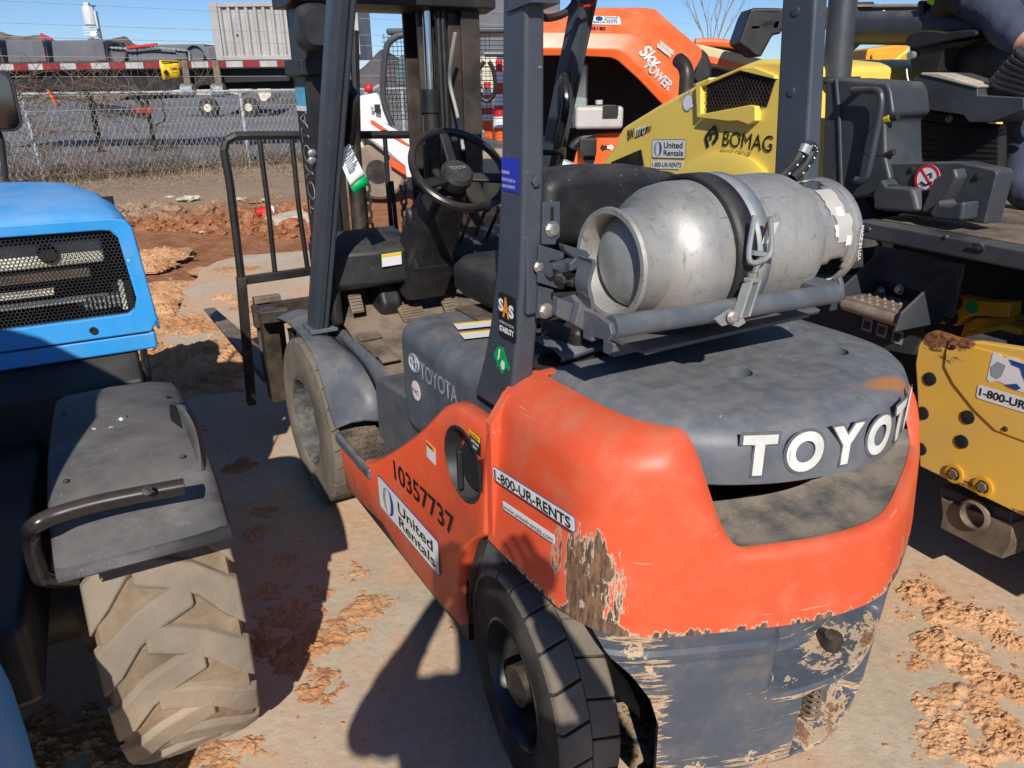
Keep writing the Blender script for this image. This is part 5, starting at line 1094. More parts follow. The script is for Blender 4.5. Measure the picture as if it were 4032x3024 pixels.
# frame of the rear face
b = MB(); out = [(-1.0, .920), (.127, .920), (.147, .952), (.138, 1.10), (.128, 1.225), (.112, 1.243), (.08, 1.250), (-1.0, 1.262)]
inn = [(-1.0, .978), (.075, .978), (.095, .992), (.104, 1.02), (.088, 1.195), (.070, 1.215), (.05, 1.218), (-1.0, 1.232)]
n = 8; vs = [(x, .502, z) for x, z in out]+[(x, .506, z) for x, z in inn]+[(x, .530, z) for x, z in inn]+[(x, .530, z) for x, z in out]
fs = [(i, i+1, n+i+1, n+i) for i in range(7)]+[(n+i, n+i+1, 2*n+i+1, 2*n+i) for i in range(7)]+[(i, 3*n+i, 3*n+i+1, i+1) for i in range(7)]
b.add(vs, fs); b.build('hood_frame', 'blue', TE, bev=.006, seg=3, ang=40)
b = MB(); b.bx(-1.0, .135, .502, .56, .868, .919); b.build('lower_lip', 'blue', TE, bev=.008)
# perforated sheet: every hole is open
b = MB(); px_ = .0102; py2 = px_*.866; z0 = .970; r_i = px_*.46
nr = int((1.24-z0)/py2)+1
for j in range(nr):
    for i in range(78):
        x = .112-i*px_-(j % 2)*px_/2; z = z0+j*py2
        lim = .110-.09*(max(0, z-1.0)/.23)*.22
        if x > lim or z > 1.232: continue
        vs = []
        for r_ in (px_*.5774, r_i):
            for k in range(6): a = pi/6+pi/3*k; vs.append((x+r_*cos(a), .520, z+r_*sin(a)))
        b.add(vs, [(k, (k+1) % 6, 6+(k+1) % 6, 6+k) for k in range(6)])
b.build('perforated_sheet', 'black', TE, smooth=False, recalc=False)
# what shows through it
b = MB(); b.bx(-.75, .045, .60, .66, 1.115, 1.185); b.build('muffler', 'cream_metal', TE, bev=.01)
b = MB(); b.lathe([(.020, 0), (.026, .01), (.018, .02), (.001, .02)], (-.09, .60, 1.155), (0, -1, 0), 16); b.build('muffler_port', 'exhaust', TE)
for z, h_, x1, mt_ in ((1.075, .025, .0, 'fork_steel'), (1.035, .012, -.10, 'cream_metal'), (1.005, .010, .03, 'galv')):
    b = MB(); b.bx(-.75, x1, .62, .66, z, z+h_); b.build('engine_rail', mt_, TE)
for i in range(9): b = MB(); x = -.03+.012*i; b.bx(x, x+.006, .585, .62, .985, 1.02); b.build('cooler_fin', 'galv', TE)
b = MB(); b.bx(.065, .078, .56, .60, .98, 1.06); b.build('engine_bracket', 'cream_metal', TE)
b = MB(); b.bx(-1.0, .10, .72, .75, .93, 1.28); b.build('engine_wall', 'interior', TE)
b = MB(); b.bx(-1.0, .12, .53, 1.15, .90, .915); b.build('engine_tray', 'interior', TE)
# chassis under the hood
b = MB(); b.prism([(.42, .35), (.44, .80), (.52, .868), (1.15, .868), (1.15, .35)], 'x', -1.0, .08); b.build('chassis', 'black', TE, bev=.01)
b = MB(); b.loft([[(.085, .50, .87), (.10, .53, .87)], [(.075, .47, .70), (.095, .50, .70)], [(.06, .44, .50), (.085, .46, .50)]], cap=False, closed=False); b.build('side_trim', 'black_gloss', TE, solid=.006)
b = MB(); b.bx(-1.05, -.20, -.45, .45, .50, .68); b.build('frame_rail', 'black', TE, bev=.02)
b = MB(); b.cyl((-1.3, 0, .42), (-.10, 0, .42), .085, 20); b.cyl((-.16, 0, .42), (-.10, 0, .42), .13, 20); b.sph((-.45, 0, .42), .15, 14); b.build('rear_axle', 'dark_steel', TE)
# rounded rear casting and, out of the left edge, a block shaped for its shadow
b = MB(); rings = []
for z, g in ((.36, .05), (.40, .01), (.50, 0), (.62, .0), (.72, .02), (.76, .06)): rings.append([(-.72+p[0]*(1-g), -.62+p[1]*(1-g), z) for p in rrect(.99, .34, .10, 6)])
b.loft(rings); b.build('rear_casting', 'blue', TE, ang=60)
b = MB(); b.prism([(-1.4, .95), (-.37, .95), (-.335, 1.22), (-.36, 1.45), (-.47, 1.64), (-.68, 1.83), (-.9, 1.95), (-1.4, 1.97)], 'y', -.80, -.62); b.build('rear_body', 'blue', TE, bev=.03, seg=3)  # unseen block, outline set so its shadow falls across mudguard and hood
b = MB(); b.beam((-1.0, -.9, 1.35), (-1.0, 3.2, 1.1), .24, .28); b.build('boom', 'blue', TE, bev=.01)
b = MB(); b.bx(-2.0, -1.25, .1, 1.5, .5, 2.2); b.build('cab', 'black', TE, bev=.03)
for y in (0, 2.1):
    b = MB(); b.lathe([(.2, -.14), (.40, -.14), (.42, -.1), (.42, .1), (.40, .14), (.2, .14)], (-1.75, y, .42), (1, 0, 0), 40, cap=True); b.build('wheel', 'tyre_dark', TE)
b = MB(); b.lathe([(.2, -.14), (.40, -.14), (.42, -.1), (.42, .1), (.40, .14), (.2, .14)], (-.05, 2.1, .42), (1, 0, 0), 40, cap=True); b.build('wheel', 'tyre_dark', TE)
# mirror on its stalk
b = MB(); m0 = te(8, 398, 'y', 1.12); 
rings = [[(m0.x-.02+p[0]*g, 1.12+dy, m0.z+p[1]*g) for p in rrect(.125, .180, .035, 5)] for dy, g in ((0, .97), (.006, 1.0), (.03, .98), (.05, .8))]
b.loft(rings); mr = b.build('mirror', 'black_plastic', TE, ang=50)
b = MB(); b.plate([(m0.x-.02+p[0], 1.117, m0.z+p[1]) for p in rrect(.104, .160, .028, 5)], (0, -1, 0), .002); b.build('mirror_glass', 'mirror', mr)
b = MB(); b.tube([(m0.x-.035, 1.16, m0.z-.05), te(8, 560, 'y', 1.16), te(22, 705, 'y', 1.14), (m0.x-.01, 1.12, 1.25)], .009, 8); b.build('stalk', 'black', mr)
for x_ in (-.02, -.32): b = MB(); b.lathe([(.011, 0), (.010, .004), (.006, .004), (.006, .001), (.001, .001)], (x_, .501, .947), (0, -1, 0), 16); b.build('hood_latch', 'black', TE)
b = MB(); b.bx(-1.0, .118, .5005, .5035, .9195, .9215); b.build('panel_seam', 'interior', TE)
# ------------------------------------------------------------------ yellow and black drum roller on the right
RO = empty('roller', ro, 'yellow and black soil roller with an operator in its seat, parked beside the forklift', 'roller')
def c6(x, y): return 3200+x*.7235, 1200+y*.7235
def c7(x, y): return 3200+x*.4823, 600+y*.4823
def c8(x, y): return 3000+x*.4822, y*.4822
def cH(x, y): return 2100+x*.4747, y*.4747
def cS(x, y): return 3380+x*.2948, y*.2948
U = V((0, 1, 0)); Z = V((0, 0, 1)); NX_ = V((1, 0, 0))
def R9(q, x=.9): return ro(*q, 'x', x)
# ---- front frame plate
pl = [R9(c6(*q)) for q in ((575, 720), (566, 480), (556, 320), (572, 220), (610, 158), (650, 143), (775, 185), (1050, 225), (1200, 248))]
pr = R9(c6(1200, 1180)); pe = pl[-1]+V((0, .55, .02)); pq = V((.9, pe.y, pr.z+.0))
b = MB(); b.prism([(p.y, p.z) for p in pl+[pe, pq, R9(c6(1150, 1155)), R9(c6(580, 880))]], 'x', .9, .865); b.build('frame_plate', 'yellow_worn', RO, bev=.006, seg=2)
b = MB(); cv = [R9(c6(*q), .9) for q in ((750, 192), (730, 260), (722, 335), (770, 428), (885, 572), (1000, 682), (1160, 742), (1300, 800))]; b.prism([(p.y, p.z) for p in cv+[V((.9, cv[-1].y+.3, cv[-1].z)), V((.9, cv[-1].y+.3, cv[0].z+.02))]], 'x', .9, .905); b.build('cover_plate', 'yellow_worn', RO, bev=.002)
for q in ((640, 403), (845, 612), (812, 745), (600, 590), (588, 785)):
    p = R9(c6(*q), .901); b = MB(); b.lathe([(.0215, 0), (.0215, .003), (.017, .0045), (.001, .0045)], p, NX_, 24); b.build('plug', 'black_plastic', RO)
for q in ((775, 918), (932, 988)):
    p = R9(c6(*q), .9); b = MB(); b.lathe([(.028, 0), (.030, .008), (.021, .009), (.021, 0)], p, NX_, 24); cl = b.build('bolt_collar', 'yellow_deep', RO); bolt(p, NX_, .016, cl, 'fork_steel', h=.014)
for q in ((762, 232), (1048, 676)): bolt(R9(c6(*q), .905), NX_, .006, RO, 'dark_steel', h=.004)
a = R9(c6(890, 505), .9055); c = R9(c6(1145, 585), .9055); d = c-a; d.x = 0; s_ = sticker('phone_sticker', a, d, Z, .26, .042, 'white', RO, r=.008); text('1-800-UR-RENTS', a+d.normalized()*.008+V((.001, 0, .010)), d, Z, 'ink', s_, w=.25, h=.024, bold=.02)
a = R9(c6(948, 405), .9055); d2 = d.normalized(); b = MB(); b.plate([a+d2*p[0]+Z*p[1] for p in ((0, 0), (.012, -.006), (.03, .004), (.055, .0), (.075, -.006), (.14, -.01), (.22, -.01), (.22, .085), (.11, .082), (.085, .075), (.06, .084), (.03, .074), (.018, .085), (0, .083))], NX_, .0007); ts = b.build('torn_sticker', 'white', RO, smooth=False)
b = MB(); b.plate([a+V((.0015, 0, 0))+d2*p[0]+Z*p[1] for p in ((.005, .04), (.02, .06), (.045, .055), (.04, .02), (.03, .01), (.012, .015))], NX_, .0006); b.build('crescent', 'ur_grey', ts)
b = MB(); b.plate([a+V((.0015, 0, 0))+d2*p[0]+Z*p[1] for p in ((.05, .075), (.10, .072), (.12, .04), (.11, .02), (.095, .04), (.085, .058), (.06, .062))], NX_, .0006); b.plate([a+V((.0015, 0, 0))+d2*p[0]+Z*p[1] for p in ((.055, .0), (.085, .012), (.10, .002), (.09, -.006), (.07, -.004))], NX_, .0006); b.build('crescent', 'ur_blue', ts)
# steel block with ring under the plate
bk = [R9(c6(*q), .86) for q in ((695, 1050), (790, 1090), (980, 1160), (1078, 1195), (1088, 1215), (1080, 1300), (1030, 1385), (960, 1355), (800, 1270), (692, 1215), (706, 1140))]
b = MB(); b.prism([(p.y, p.z) for p in bk], 'x', .86, .70); b.build('hitch_block', 'fork_steel', RO, bev=.004)
b = MB(); t_ = [R9(c6(*q), .85) for q in ((690, 985), (1085, 1130), (1078, 1190), (695, 1045))]; b.prism([(p.y, p.z) for p in t_], 'x', .85, .70); b.build('hitch_cap', 'roller_dark', RO, bev=.004)
p = R9(c6(890, 1140), .862); b = MB(); b.lathe([(.030, 0), (.046, 0), (.050, .006), (.048, .016), (.040, .020), (.036, .012), (.034, -.04), (.001, -.045)], p, NX_, 36); b.build('hitch_ring', 'fork_steel', RO)
# drum, front frame, far plate
yd = 1.0
b = MB(); b.lathe([(.001, -.78), (.55, -.78), (.60, -.76), (.60, .76), (.55, .78), (.001, .78)], (0, yd, .60), (1, 0, 0), 48); b.build('drum', 'fork_steel', RO)
b = MB(); b.bx(-.9, .86, .02, .10, .42, .84); b.build('front_cross_beam', 'roller_dark', RO)
b = MB(); b.prism([(p.y, p.z) for p in pl+[pe, pq, R9(c6(580, 880))]], 'x', -.9, -.865); b.build('frame_plate', 'yellow_worn', RO)
# yellow steering parts above the plate
def prx(q, x0, x1, name, mt_, f=c7, bev=.006): 
    P = [ro(*f(*k), 'x', x0) for k in q]; b = MB(); b.prism([(p.y, p.z) for p in P], 'x', x0, x1); return b.build(name, mt_, RO, bev=bev)
prx(((1045, 1205), (1180, 1175), (1240, 1190), (1400, 1215), (1620, 1225), (1600, 1355), (1540, 1355), (1380, 1335), (1290, 1335), (1220, 1365), (1170, 1420), (1015, 1395), (1020, 1330)), .62, .56, 'steering_bracket', 'yellow_deep')
for q in ((1165, 1225), (1125, 1350)): bolt(ro(*c7(*q), 'x', .622), NX_, .020, RO, 'dark_steel')
p = ro(*c7(1300, 1265), 'x', .622); b = MB(); b.lathe([(.022, 0), (.022, .001), (.001, .001)], p, NX_, 20); b.build('round_sticker', 'green', RO)
prx(((1250, 1460), (1560, 1400), (1700, 1440), (1690, 1520), (1600, 1600), (1260, 1560)), .68, .58, 'steering_block', 'yellow_deep', bev=.012)
prx(((1200, 1500), (1240, 1400), (1330, 1350), (1640, 1350), (1640, 1440), (1300, 1450), (1250, 1540)), .60, .5, 'steering_knuckle', 'yellow_deep')
# ---- operator platform
e0, e1 = R9((3374, 855)), R9((4032, 1000)); zf = (e0.z+e1.z)/2
b = MB(); b.bx(-.9, .90, e0.y, e1.y+.5, zf-.055, zf); b.build('platform', 'roller_dark', RO, bev=.008)
b = MB(); b.bx(-.7, .84, e0.y+.05, e1.y+.5, zf, zf+.004); b.build('floor_mat', 'floor_mat', RO)
for q in ((460, 628), (1085, 690)): b = MB(); p = R9(c7(*q), .901); b.lathe([(.008, 0), (.006, .003), (.001, .004)], p, NX_, 12); b.build('rivet', 'roller_dark', RO)
b = MB(); p = R9(c7(1365, 790), .901); b.tube(smoothpath([p+V((.004, -.015, 0)), p+V((.012, -.012, .015)), p+V((.012, .012, .015)), p+V((.004, .015, 0))], 4), .004, 6); b.build('eyelet', 'dark_steel', RO)
yb0 = e0.y-.2
b = MB(); b.bx(-.8, .45, yb0, e1.y+.3, .35, zf-.06); b.build('middle_frame', 'interior', RO)
prx(((560, 1020), (900, 1130), (1040, 1220), (960, 1330), (900, 1500), (820, 1659), (300, 1560), (0, 1400), (0, 1000)), .72, .70, 'side_skirt', 'roller_dark')
# step
st = [R9(c7(*q), .9) for q in ((235, 1225), (700, 1290))]; y0_, y1_ = st[0].y-.02, st[1].y+.005; zs = (st[0].z+st[1].z)/2
b = MB(); b.bx(.72, .90, y0_, y1_, zs-.045, zs-.005); b.build('step_frame', 'step_metal', RO, bev=.02, seg=3)
b = MB(); b.bx(.73, .88, y0_+.01, y1_-.01, zs-.005, zs); tr = b.build('step_tread', 'step_metal', RO)
b = MB()
for i in range(4):
    for j in range(int((y1_-y0_-.05)/.032)): b.lathe([(.008, 0), (.004, .006), (.002, .007)], (.75+i*.036, y0_+.035+j*.032, zs), (0, 0, 1), 8)
kind(b.build('tread_teeth', 'step_metal', RO), 'stuff')
b = MB(); b.bx(.705, .720, y0_-.03, y1_+.06, zs-.02, zs+.16); b.build('step_back', 'roller_dark', RO, bev=.004)
b = MB(); b.prism([(.70, zs-.05), (.92, zs-.05), (.905, zs+.01), (.70, zs+.15)], 'y', y1_+.004, y1_+.014); b.build('step_cheek', 'roller_dark', RO, bev=.003)
b = MB(); b.prism([(.70, zs-.05), (.92, zs-.05), (.905, zs+.01), (.70, zs+.15)], 'y', y0_-.014, y0_-.004); b.build('step_cheek', 'roller_dark', RO, bev=.003)
for q in ((432, 1045), (560, 1135), (712, 1118)): bolt(ro(*c7(*q), 'x', .722), NX_, .013, RO, 'bolt', h=.016)
for q in ((738, 1335), (800, 1315)): bolt(R9(c7(*q), .85), (.3, 1, 0), .008, RO, 'bolt')
for q in ((440, 1415), (560, 1460), (688, 1515)):
    p = ro(*c7(*q), 'x', .7215); s_ = sticker('pictogram', p+V((0, -.02, -.02)), U, Z, .045, .048, 'ur_grey', RO, r=.005); sticker('pictogram_print', p+V((.001, -.012, -.010)), U, Z, .028, .028, 'roller_dark', s_, r=.003, off=.002)
# ---- console box, round post, hand rail
bx_ = [ro(*c8(*q), 'x', .80) for q in ((510, 645), (605, 640), (1015, 672), (1050, 740), (1072, 930), (1000, 990), (1010, 1300), (1045, 1460), (1000, 1600), (480, 1640))]
b = MB(); b.prism([(p.y, p.z) for p in bx_], 'x', .80, .62); b.build('console', 'roller_dark', RO, bev=.012, seg=3)
b = MB(); f0 = ro(*c8(606, 645), 'x', .803); f1 = ro(*c8(650, 1560), 'x', .803); b.tube([f0, ro(*c8(632, 960), 'x', .803), f1], .006, 8); b.build('console_fold', 'roller_dark', RO)
p0 = ro(*c8(612, 640), 'x', .55); p1 = ro(*c8(622, -60), 'x', .55); b = MB(); b.cyl(V((p0.x, p0.y, p0.z-.02)), V((p1.x, p1.y-.01, p1.z+.5)), .052, 28); b.build('canopy_post', 'roller_dark', RO)
b = MB(); b.cyl(V((p0.x, p0.y, p0.z-.01)), V((p0.x, p0.y, p0.z+.006)), .085, 20); b.build('post_foot', 'roller_dark', RO)
b = MB(); hr = [ro(*c8(*q), 'x', .84) for q in ((735, 740), (790, 738), (880, 735), (950, 745), (975, 800), (965, 930), (920, 1150), (890, 1300), (860, 1420), (820, 1470), (765, 1470))]; b.tube(smoothpath(hr, 4), .0115, 10); b.tube([hr[0], hr[0]+V((-.05, 0, 0))], .0115, 8); b.tube([hr[-1], hr[-1]+V((-.05, 0, 0))], .0115, 8); b.build('hand_rail', 'roller_dark', RO)
b = MB(); cb = [ro(*c8(*q), 'x', .79) for q in ((1110, 955), (1040, 965), (960, 1000), (880, 1080), (835, 1160), (840, 1230), (900, 1275), (1000, 1270), (1080, 1240))]; pth = smoothpath(cb, 5); b.tube(pth, .011, 8); cbo = b.build('conduit', 'black_plastic', RO)
b = MB(); b.tube([pth[4], pth[7]], .013, 8); b.build('yellow_tape', 'label_yellow', cbo)
# crossing beam behind the post with a flared joint
b = MB(); q0, q1 = ro(*c8(690, 230), 'x', .25), ro(*c8(1400, 270), 'x', .25); b.cyl(q0, q1+V((0, .3, 0)), .062, 20); b.build('rail_beam', 'roller_dark', RO)
prx(((690, 0), (720, 0), (750, 60), (800, 130), (880, 140), (890, 165), (690, 160)), .26, .24, 'gusset', 'roller_dark', c8); prx(((690, 330), (880, 335), (860, 358), (780, 365), (720, 420), (690, 460)), .26, .24, 'gusset', 'roller_dark', c8)
# storage tray with sign
tr_ = [ro(*c7(*q), 'x', .78) for q in ((565, 90), (1200, 80), (1480, 140), (1505, 170), (1400, 590), (1380, 580), (570, 480))]
b = MB(); b.prism([(p.y, p.z) for p in tr_], 'x', .78, .70); b.build('storage_panel', 'roller_dark', RO, bev=.012, seg=3)
def pocket(q, dep, nm):
    P = [ro(*c7(*k), 'x', .80) for k in q]; b = MB(); n = len(P); b.loft([[V((.782, p.y, p.z)) for p in P], [V((.80+dep*.8, p.y, p.z)) for p in P], [V((.80+dep, (p.y-P[0].y)*.96+P[0].y, p.z)) for p in P]], cap=True); return b.build(nm, 'roller_dark', RO, bev=.01, seg=3)
pocket(((575, 330), (640, 205), (690, 270), (900, 290), (930, 370), (950, 470), (900, 480), (580, 460)), .05, 'storage_pocket')
pocket(((1000, 330), (1050, 210), (1220, 125), (1240, 200), (1150, 370), (1020, 490), (940, 480)), .035, 'storage_rib')
pocket(((1045, 490), (1100, 405), (1135, 372), (1150, 415), (1230, 428), (1335, 390), (1330, 470), (1318, 548), (1200, 545), (1090, 532)), .055, 'cup_pocket')
for q in ((815, 135), (1352, 195)): bolt(ro(*c7(*q), 'x', .783), NX_, .008, RO, 'dark_steel', h=.005)
p = ro(*c7(938, 215), 'x', .79); b = MB(); b.lathe([(.044, 0), (.044, .0015), (.001, .0015)], p, NX_, 32); sg_ = b.build('prohibition_sign', 'white', RO)
b = MB(); b.lathe([(.044, .0016), (.044, .0028), (.036, .0028), (.036, .0016)], p, NX_, 32); b.beam(p+V((.0022, -.026, .026)), p+V((.0022, .026, -.026)), .007, .0012, NX_); b.build('red_ring', 'red', sg_)
b = MB(); b.tube([p+V((.002, -.02, -.012)), p+V((.002, 0, -.02)), p+V((.002, .02, -.008))], .0035, 5); b.tube([p+V((.002, .0, .012)), p+V((.002, .012, .018)), p+V((.002, .015, .005))], .003, 5); b.build('sign_print', 'ink', sg_)
# ---- seat
prx(((1215, 880), (1225, 700), (1240, 640), (1300, 595), (1440, 600), (1560, 640), (1760, 720), (1760, 780), (2140, 800), (2140, 900), (1880, 1000), (1690, 1000), (1640, 940), (1400, 905), (1230, 865)), .55, .38, 'seat_pan', 'roller_dark', c8, bev=.02)
prx(((1300, 592), (1440, 597), (1775, 700), (1755, 722), (1430, 640), (1290, 612)), .556, .47, 'seat_pan_edge', 'stone', c8, bev=.006)
prx(((1215, 870), (1640, 945), (1680, 1010), (1600, 1030), (1215, 965)), .50, .38, 'seat_rail', 'black', c8)
for q in ((1225, 915), (1530, 968)): bolt(ro(*c8(*q), 'x', .502), NX_, .010, RO, 'bolt', h=.008)
sus = []
for i in range(7):
    b = MB(); P = [ro(*c8(*q), 'x', .45) for q in ((1180, 1015+i*48), (1960, 1075+i*42))]; b.cyl(P[0], P[1], .024, 10); b.build('bellows_fold', 'black', RO)
arm = [ro(*cS(*q), 'x', .42) for q in ((610, 560), (660, 480), (760, 420), (900, 405), (1150, 430), (1400, 405), (1540, 400), (1580, 430), (1560, 480), (1300, 520), (1000, 590), (760, 640), (640, 615))]
b = MB(); b.prism([(p.y, p.z) for p in arm], 'x', .42, .33); b.build('armrest', 'black_plastic', RO, bev=.018, seg=4)
prx(((770, 0), (850, 0), (880, 390), (1060, 420), (1060, 700), (1100, 1100), (760, 1100), (680, 700), (760, 400)), .30, .05, 'seat_back', 'black', cS, bev=.03)
prx(((680, 620), (1600, 520), (1500, 560), (1150, 660), (1050, 960), (700, 980)), .40, .32, 'armrest_bracket', 'black', cS)
b = MB(); p = ro(*cS(735, 740), 'x', .41); b.cyl(p, p+V((.02, 0, 0)), .014, 12); b.build('armrest_knob', 'galv', RO)
b = MB(); wl = [ro(*cS(*q), 'x', .45) for q in ((645, 920), (650, 1000), (670, 1090), (705, 1170))]; b.tube(smoothpath(wl, 4), .003, 6); b.build('white_lead', 'white_clean', RO)
# ribbed lever boot on the right
for i in range(7):
    P = [ro(*cS(*q), 'x', .50) for q in ((1830-30*i+max(0, i-1)*95, 1110-i*75), (2300, 1290-i*75))]; b = MB(); b.tube(smoothpath([P[0], P[0].lerp(P[1], .15)+V((0, 0, -.008)), P[1]], 5), .015-.0005*i, 10); b.build('boot_rib', 'black_plastic', RO)
prx(((1850, 1120), (2120, 780), (2400, 760), (2400, 1400), (1900, 1200)), .48, .40, 'lever_boot', 'black', cS)
# ---- engine hood
XH = .66
def RH(q, x=XH): return ro(*cH(*q), 'x', x)
hp = [RH(q) for q in ((560, 1480), (575, 1375), (590, 1310), (650, 1240), (680, 1190), (722, 1085), (740, 1055), (780, 1028), (1040, 868), (1380, 688), (1490, 648), (1740, 535), (1860, 492), (2030, 495), (2250, 520), (2330, 560), (2300, 1000), (2250, 1640), (560, 1640))]
b = MB(); b.prism([(p.y, p.z) for p in hp], 'x', XH, -XH); b.build('engine_hood', 'yellow', RO, bev=.022, seg=4)
# raised frame round the upper grille
def strip(qs, wid, x0, x1, nm, mt_):
    P = [RH(q, x0) for q in qs]; b = MB(); b.prism([(p.y, p.z) for p in P], 'x', x0-.01, x1); return b.build(nm, mt_, RO, bev=.008, seg=3)
strip(((1375, 690), (1490, 645), (1490, 665), (1420, 720), (1420, 940), (1405, 975), (1385, 975)), 0, XH, XH+.022, 'grille_frame', 'yellow')
strip(((1420, 720), (1490, 665), (1745, 560), (1860, 560), (2030, 625), (2030, 655), (1740, 585), (1445, 712)), 0, XH, XH+.020, 'grille_frame', 'yellow')
strip(((1420, 960), (1440, 945), (1840, 870), (1885, 880), (1885, 1000), (1830, 1032), (1740, 1000), (1660, 1005), (1420, 975)), 0, XH, XH+.03, 'scoop_lip', 'yellow')
g1 = [RH(q, XH+.001) for q in ((1443, 712), (1740, 588), (2012, 655), (1935, 890), (1885, 885), (1840, 870), (1440, 940))]
b = MB(); b.prism([(p.y, p.z) for p in g1], 'x', XH-.02, XH+.003); b.build('grille_back', 'interior', RO)
def inside(poly, y, z):
    c = False; n = len(poly)
    for i in range(n):
        a, d_ = poly[i], poly[i-1]
        if (a.z > z) != (d_.z > z) and y < (d_.y-a.y)*(z-a.z)/(d_.z-a.z)+a.y: c = not c
    return c
def weave(poly, x, pitch, nm, mt_='dark_steel', r_=.0016):
    ys = [p.y for p in poly]; zs_ = [p.z for p in poly]; b = MB(); y0, y1, z0, z1 = min(ys), max(ys), min(zs_), max(zs_); L_ = (y1-y0)+(z1-z0)
    for sg in (1, -1):
        k = -L_
        while k < L_:
            run = None; t = 0; N_ = 120
            for i in range(N_+1):
                z = z0+(z1-z0)*i/N_; y = y0+k+sg*(z-z0)*.75; ins = inside(poly, y, z)
                if ins and run is None: run = (y, z)
                if (not ins or i == N_) and run is not None:
                    if abs(z-run[1]) > .004: b.tube([(x+.001*sg, run[0], run[1]), (x+.001*sg, y, z)], r_, 3, cap=False)
                    run = None
            k += pitch
    return b.build(nm, mt_, RO)
weave(g1, XH+.008, .022, 'grille_mesh')
g2 = [RH(q, XH+.001) for q in ((650, 1345), (895, 1240), (918, 1370), (880, 1400), (640, 1400))]
b = MB(); b.prism([(p.y, p.z) for p in g2], 'x', XH-.02, XH+.004); b.build('grille_back', 'interior', RO); weave(g2, XH+.008, .018, 'grille_mesh')
# arched fold over the rear wheel, and the tyre under it
ar = [RH(q, XH) for q in ((1200, 1450), (1300, 1370), (1420, 1310), (1560, 1280), (1720, 1290), (1850, 1350), (1940, 1440))]
b = MB(); b.loft([[V((XH-.01, p.y, p.z)), V((XH+.02, p.y, p.z+.008)), V((XH+.03, p.y, p.z-.02)), V((XH+.03, p.y, p.z-.12))] for p in smoothpath(ar, 4)], cap=False, closed=False); b.build('wheel_arch', 'yellow', RO, ang=60)
wy = ar[3].y
for sgn in (1, -1):
    b = MB(); b.lathe([(.25, -.2), (.60, -.2), (.65, -.15), (.65, .15), (.60, .2), (.25, .2)], (sgn*.40, wy, .65), (1, 0, 0), 40, cap=True); b.build('rear_tyre', 'tyre_dark', RO)
# lettering and emblems on the hood
def lab(s, q0, q1, h, mt_='ink', x=XH+.003, bold=.02, nm='lettering', shear=0, slope=None):
    a = RH(q0, x); c = RH(q1, x); d = V((0, c.y-a.y, c.z-a.z)); return text(s, a, d, Z, mt_, RO, w=d.length, h=h, bold=bold, name=nm, shear=shear)
hB = (RH((1575, 1085), XH)-RH((1570, 1210), XH)).length
lab('BOMAG', (1568, 1208), (1978, 1262), hB, bold=.0, shear=.05); lab('FAYAT GROUP', (1552, 1280), (1800, 1306), hB*.34, bold=.0)
lab('BW', (785, 1165), (845, 1140), .05, bold=.02, shear=.2); lab('177 D', (850, 1140), (935, 1105), .042, 'white_clean', bold=.015, shear=.2, x=XH+.006); lab('ECOLOT-DET', (1225, 835), (1320, 750), .018, 'ur_grey', bold=0)
p = [RH(q, XH) for q in ((840, 1150), (870, 1080), (955, 1050), (940, 1105), (850, 1145))]; b = MB(); b.prism([(k.y, k.z) for k in p], 'x', XH, XH+.003); b.build('badge', 'ink', RO)
for k in range(2): p = [RH(q, XH) for q in ((950+14*k, 1100-4*k), (962+14*k, 1048-4*k), (966+14*k, 1047-4*k), (954+14*k, 1099-4*k))]; b = MB(); b.prism([(q.y, q.z) for q in p], 'x', XH, XH+.003); b.build('badge_stripe', 'ink', RO)
c = RH((1282, 850), XH+.002); b = MB(); b.lathe([(.034, 0), (.034, .001), (.001, .001)], c, NX_, 28); qs = b.build('round_badge', 'paper', RO)
b = MB(); b.lathe([(.034, 0), (.038, .002), (.038, 0)], c, NX_, 28); b.build('badge_rim', 'ur_grey', qs); b = MB(); b.prism([(c.y+.005, c.z-.03), (c.y+.045, c.z-.018), (c.y+.045, c.z-.004), (c.y+.02, c.z-.012)], 'x', c.x, c.x+.002); b.build('badge_tail', 'paper', qs)
# diamond emblem: two bent strokes and a small centre stroke
def stroke(qs, wd_): 
    P = [RH(q, XH+.003) for q in qs]; b = MB()
    for a, c_ in zip(P, P[1:]): b.beam(a, c_, .003, wd_, NX_) if False else b.beam(a, c_, wd_, .003, NX_)
    b.build('emblem_stroke', 'ink', RO)
stroke(((1448, 1222), (1430, 1140), (1470, 1085)), .018); stroke(((1498, 1048), (1530, 1130), (1490, 1190)), .018); stroke(((1470, 1085), (1498, 1048)), .010); stroke(((1470, 1160), (1472, 1120)), .014); stroke(((1472, 1120), (1495, 1100)), .012)
a = RH((985, 1310), XH+.002); c = RH((1262, 1318), XH+.002); d = V((0, c.y-a.y, c.z-a.z)); hh = (RH((1000, 1158), XH)-RH((985, 1310), XH)).length; urlogo(RO, a, d, Z, d.length, hh, edge='ur_blue')
a = RH((978, 1398), XH+.002); c = RH((1242, 1404), XH+.002); d = V((0, c.y-a.y, c.z-a.z)); s_ = sticker('phone_sticker', a, d, Z, d.length, hh*.42, 'white', RO, r=.004); text('1-800-UR-RENTS', a+d.normalized()*.01+V((.001, 0, hh*.1)), d, Z, 'ink', s_, w=d.length*.92, h=hh*.24, bold=.01, shear=.15)
# exhaust
b = MB(); ex = [ro(*cH(*q), 'x', .25) for q in ((1262, 790), (1268, 700), (1272, 620), (1262, 570), (1240, 530), (1205, 500))]; b.tube(smoothpath(ex, 5), .040, 16); b.build('exhaust_pipe', 'exhaust', RO)
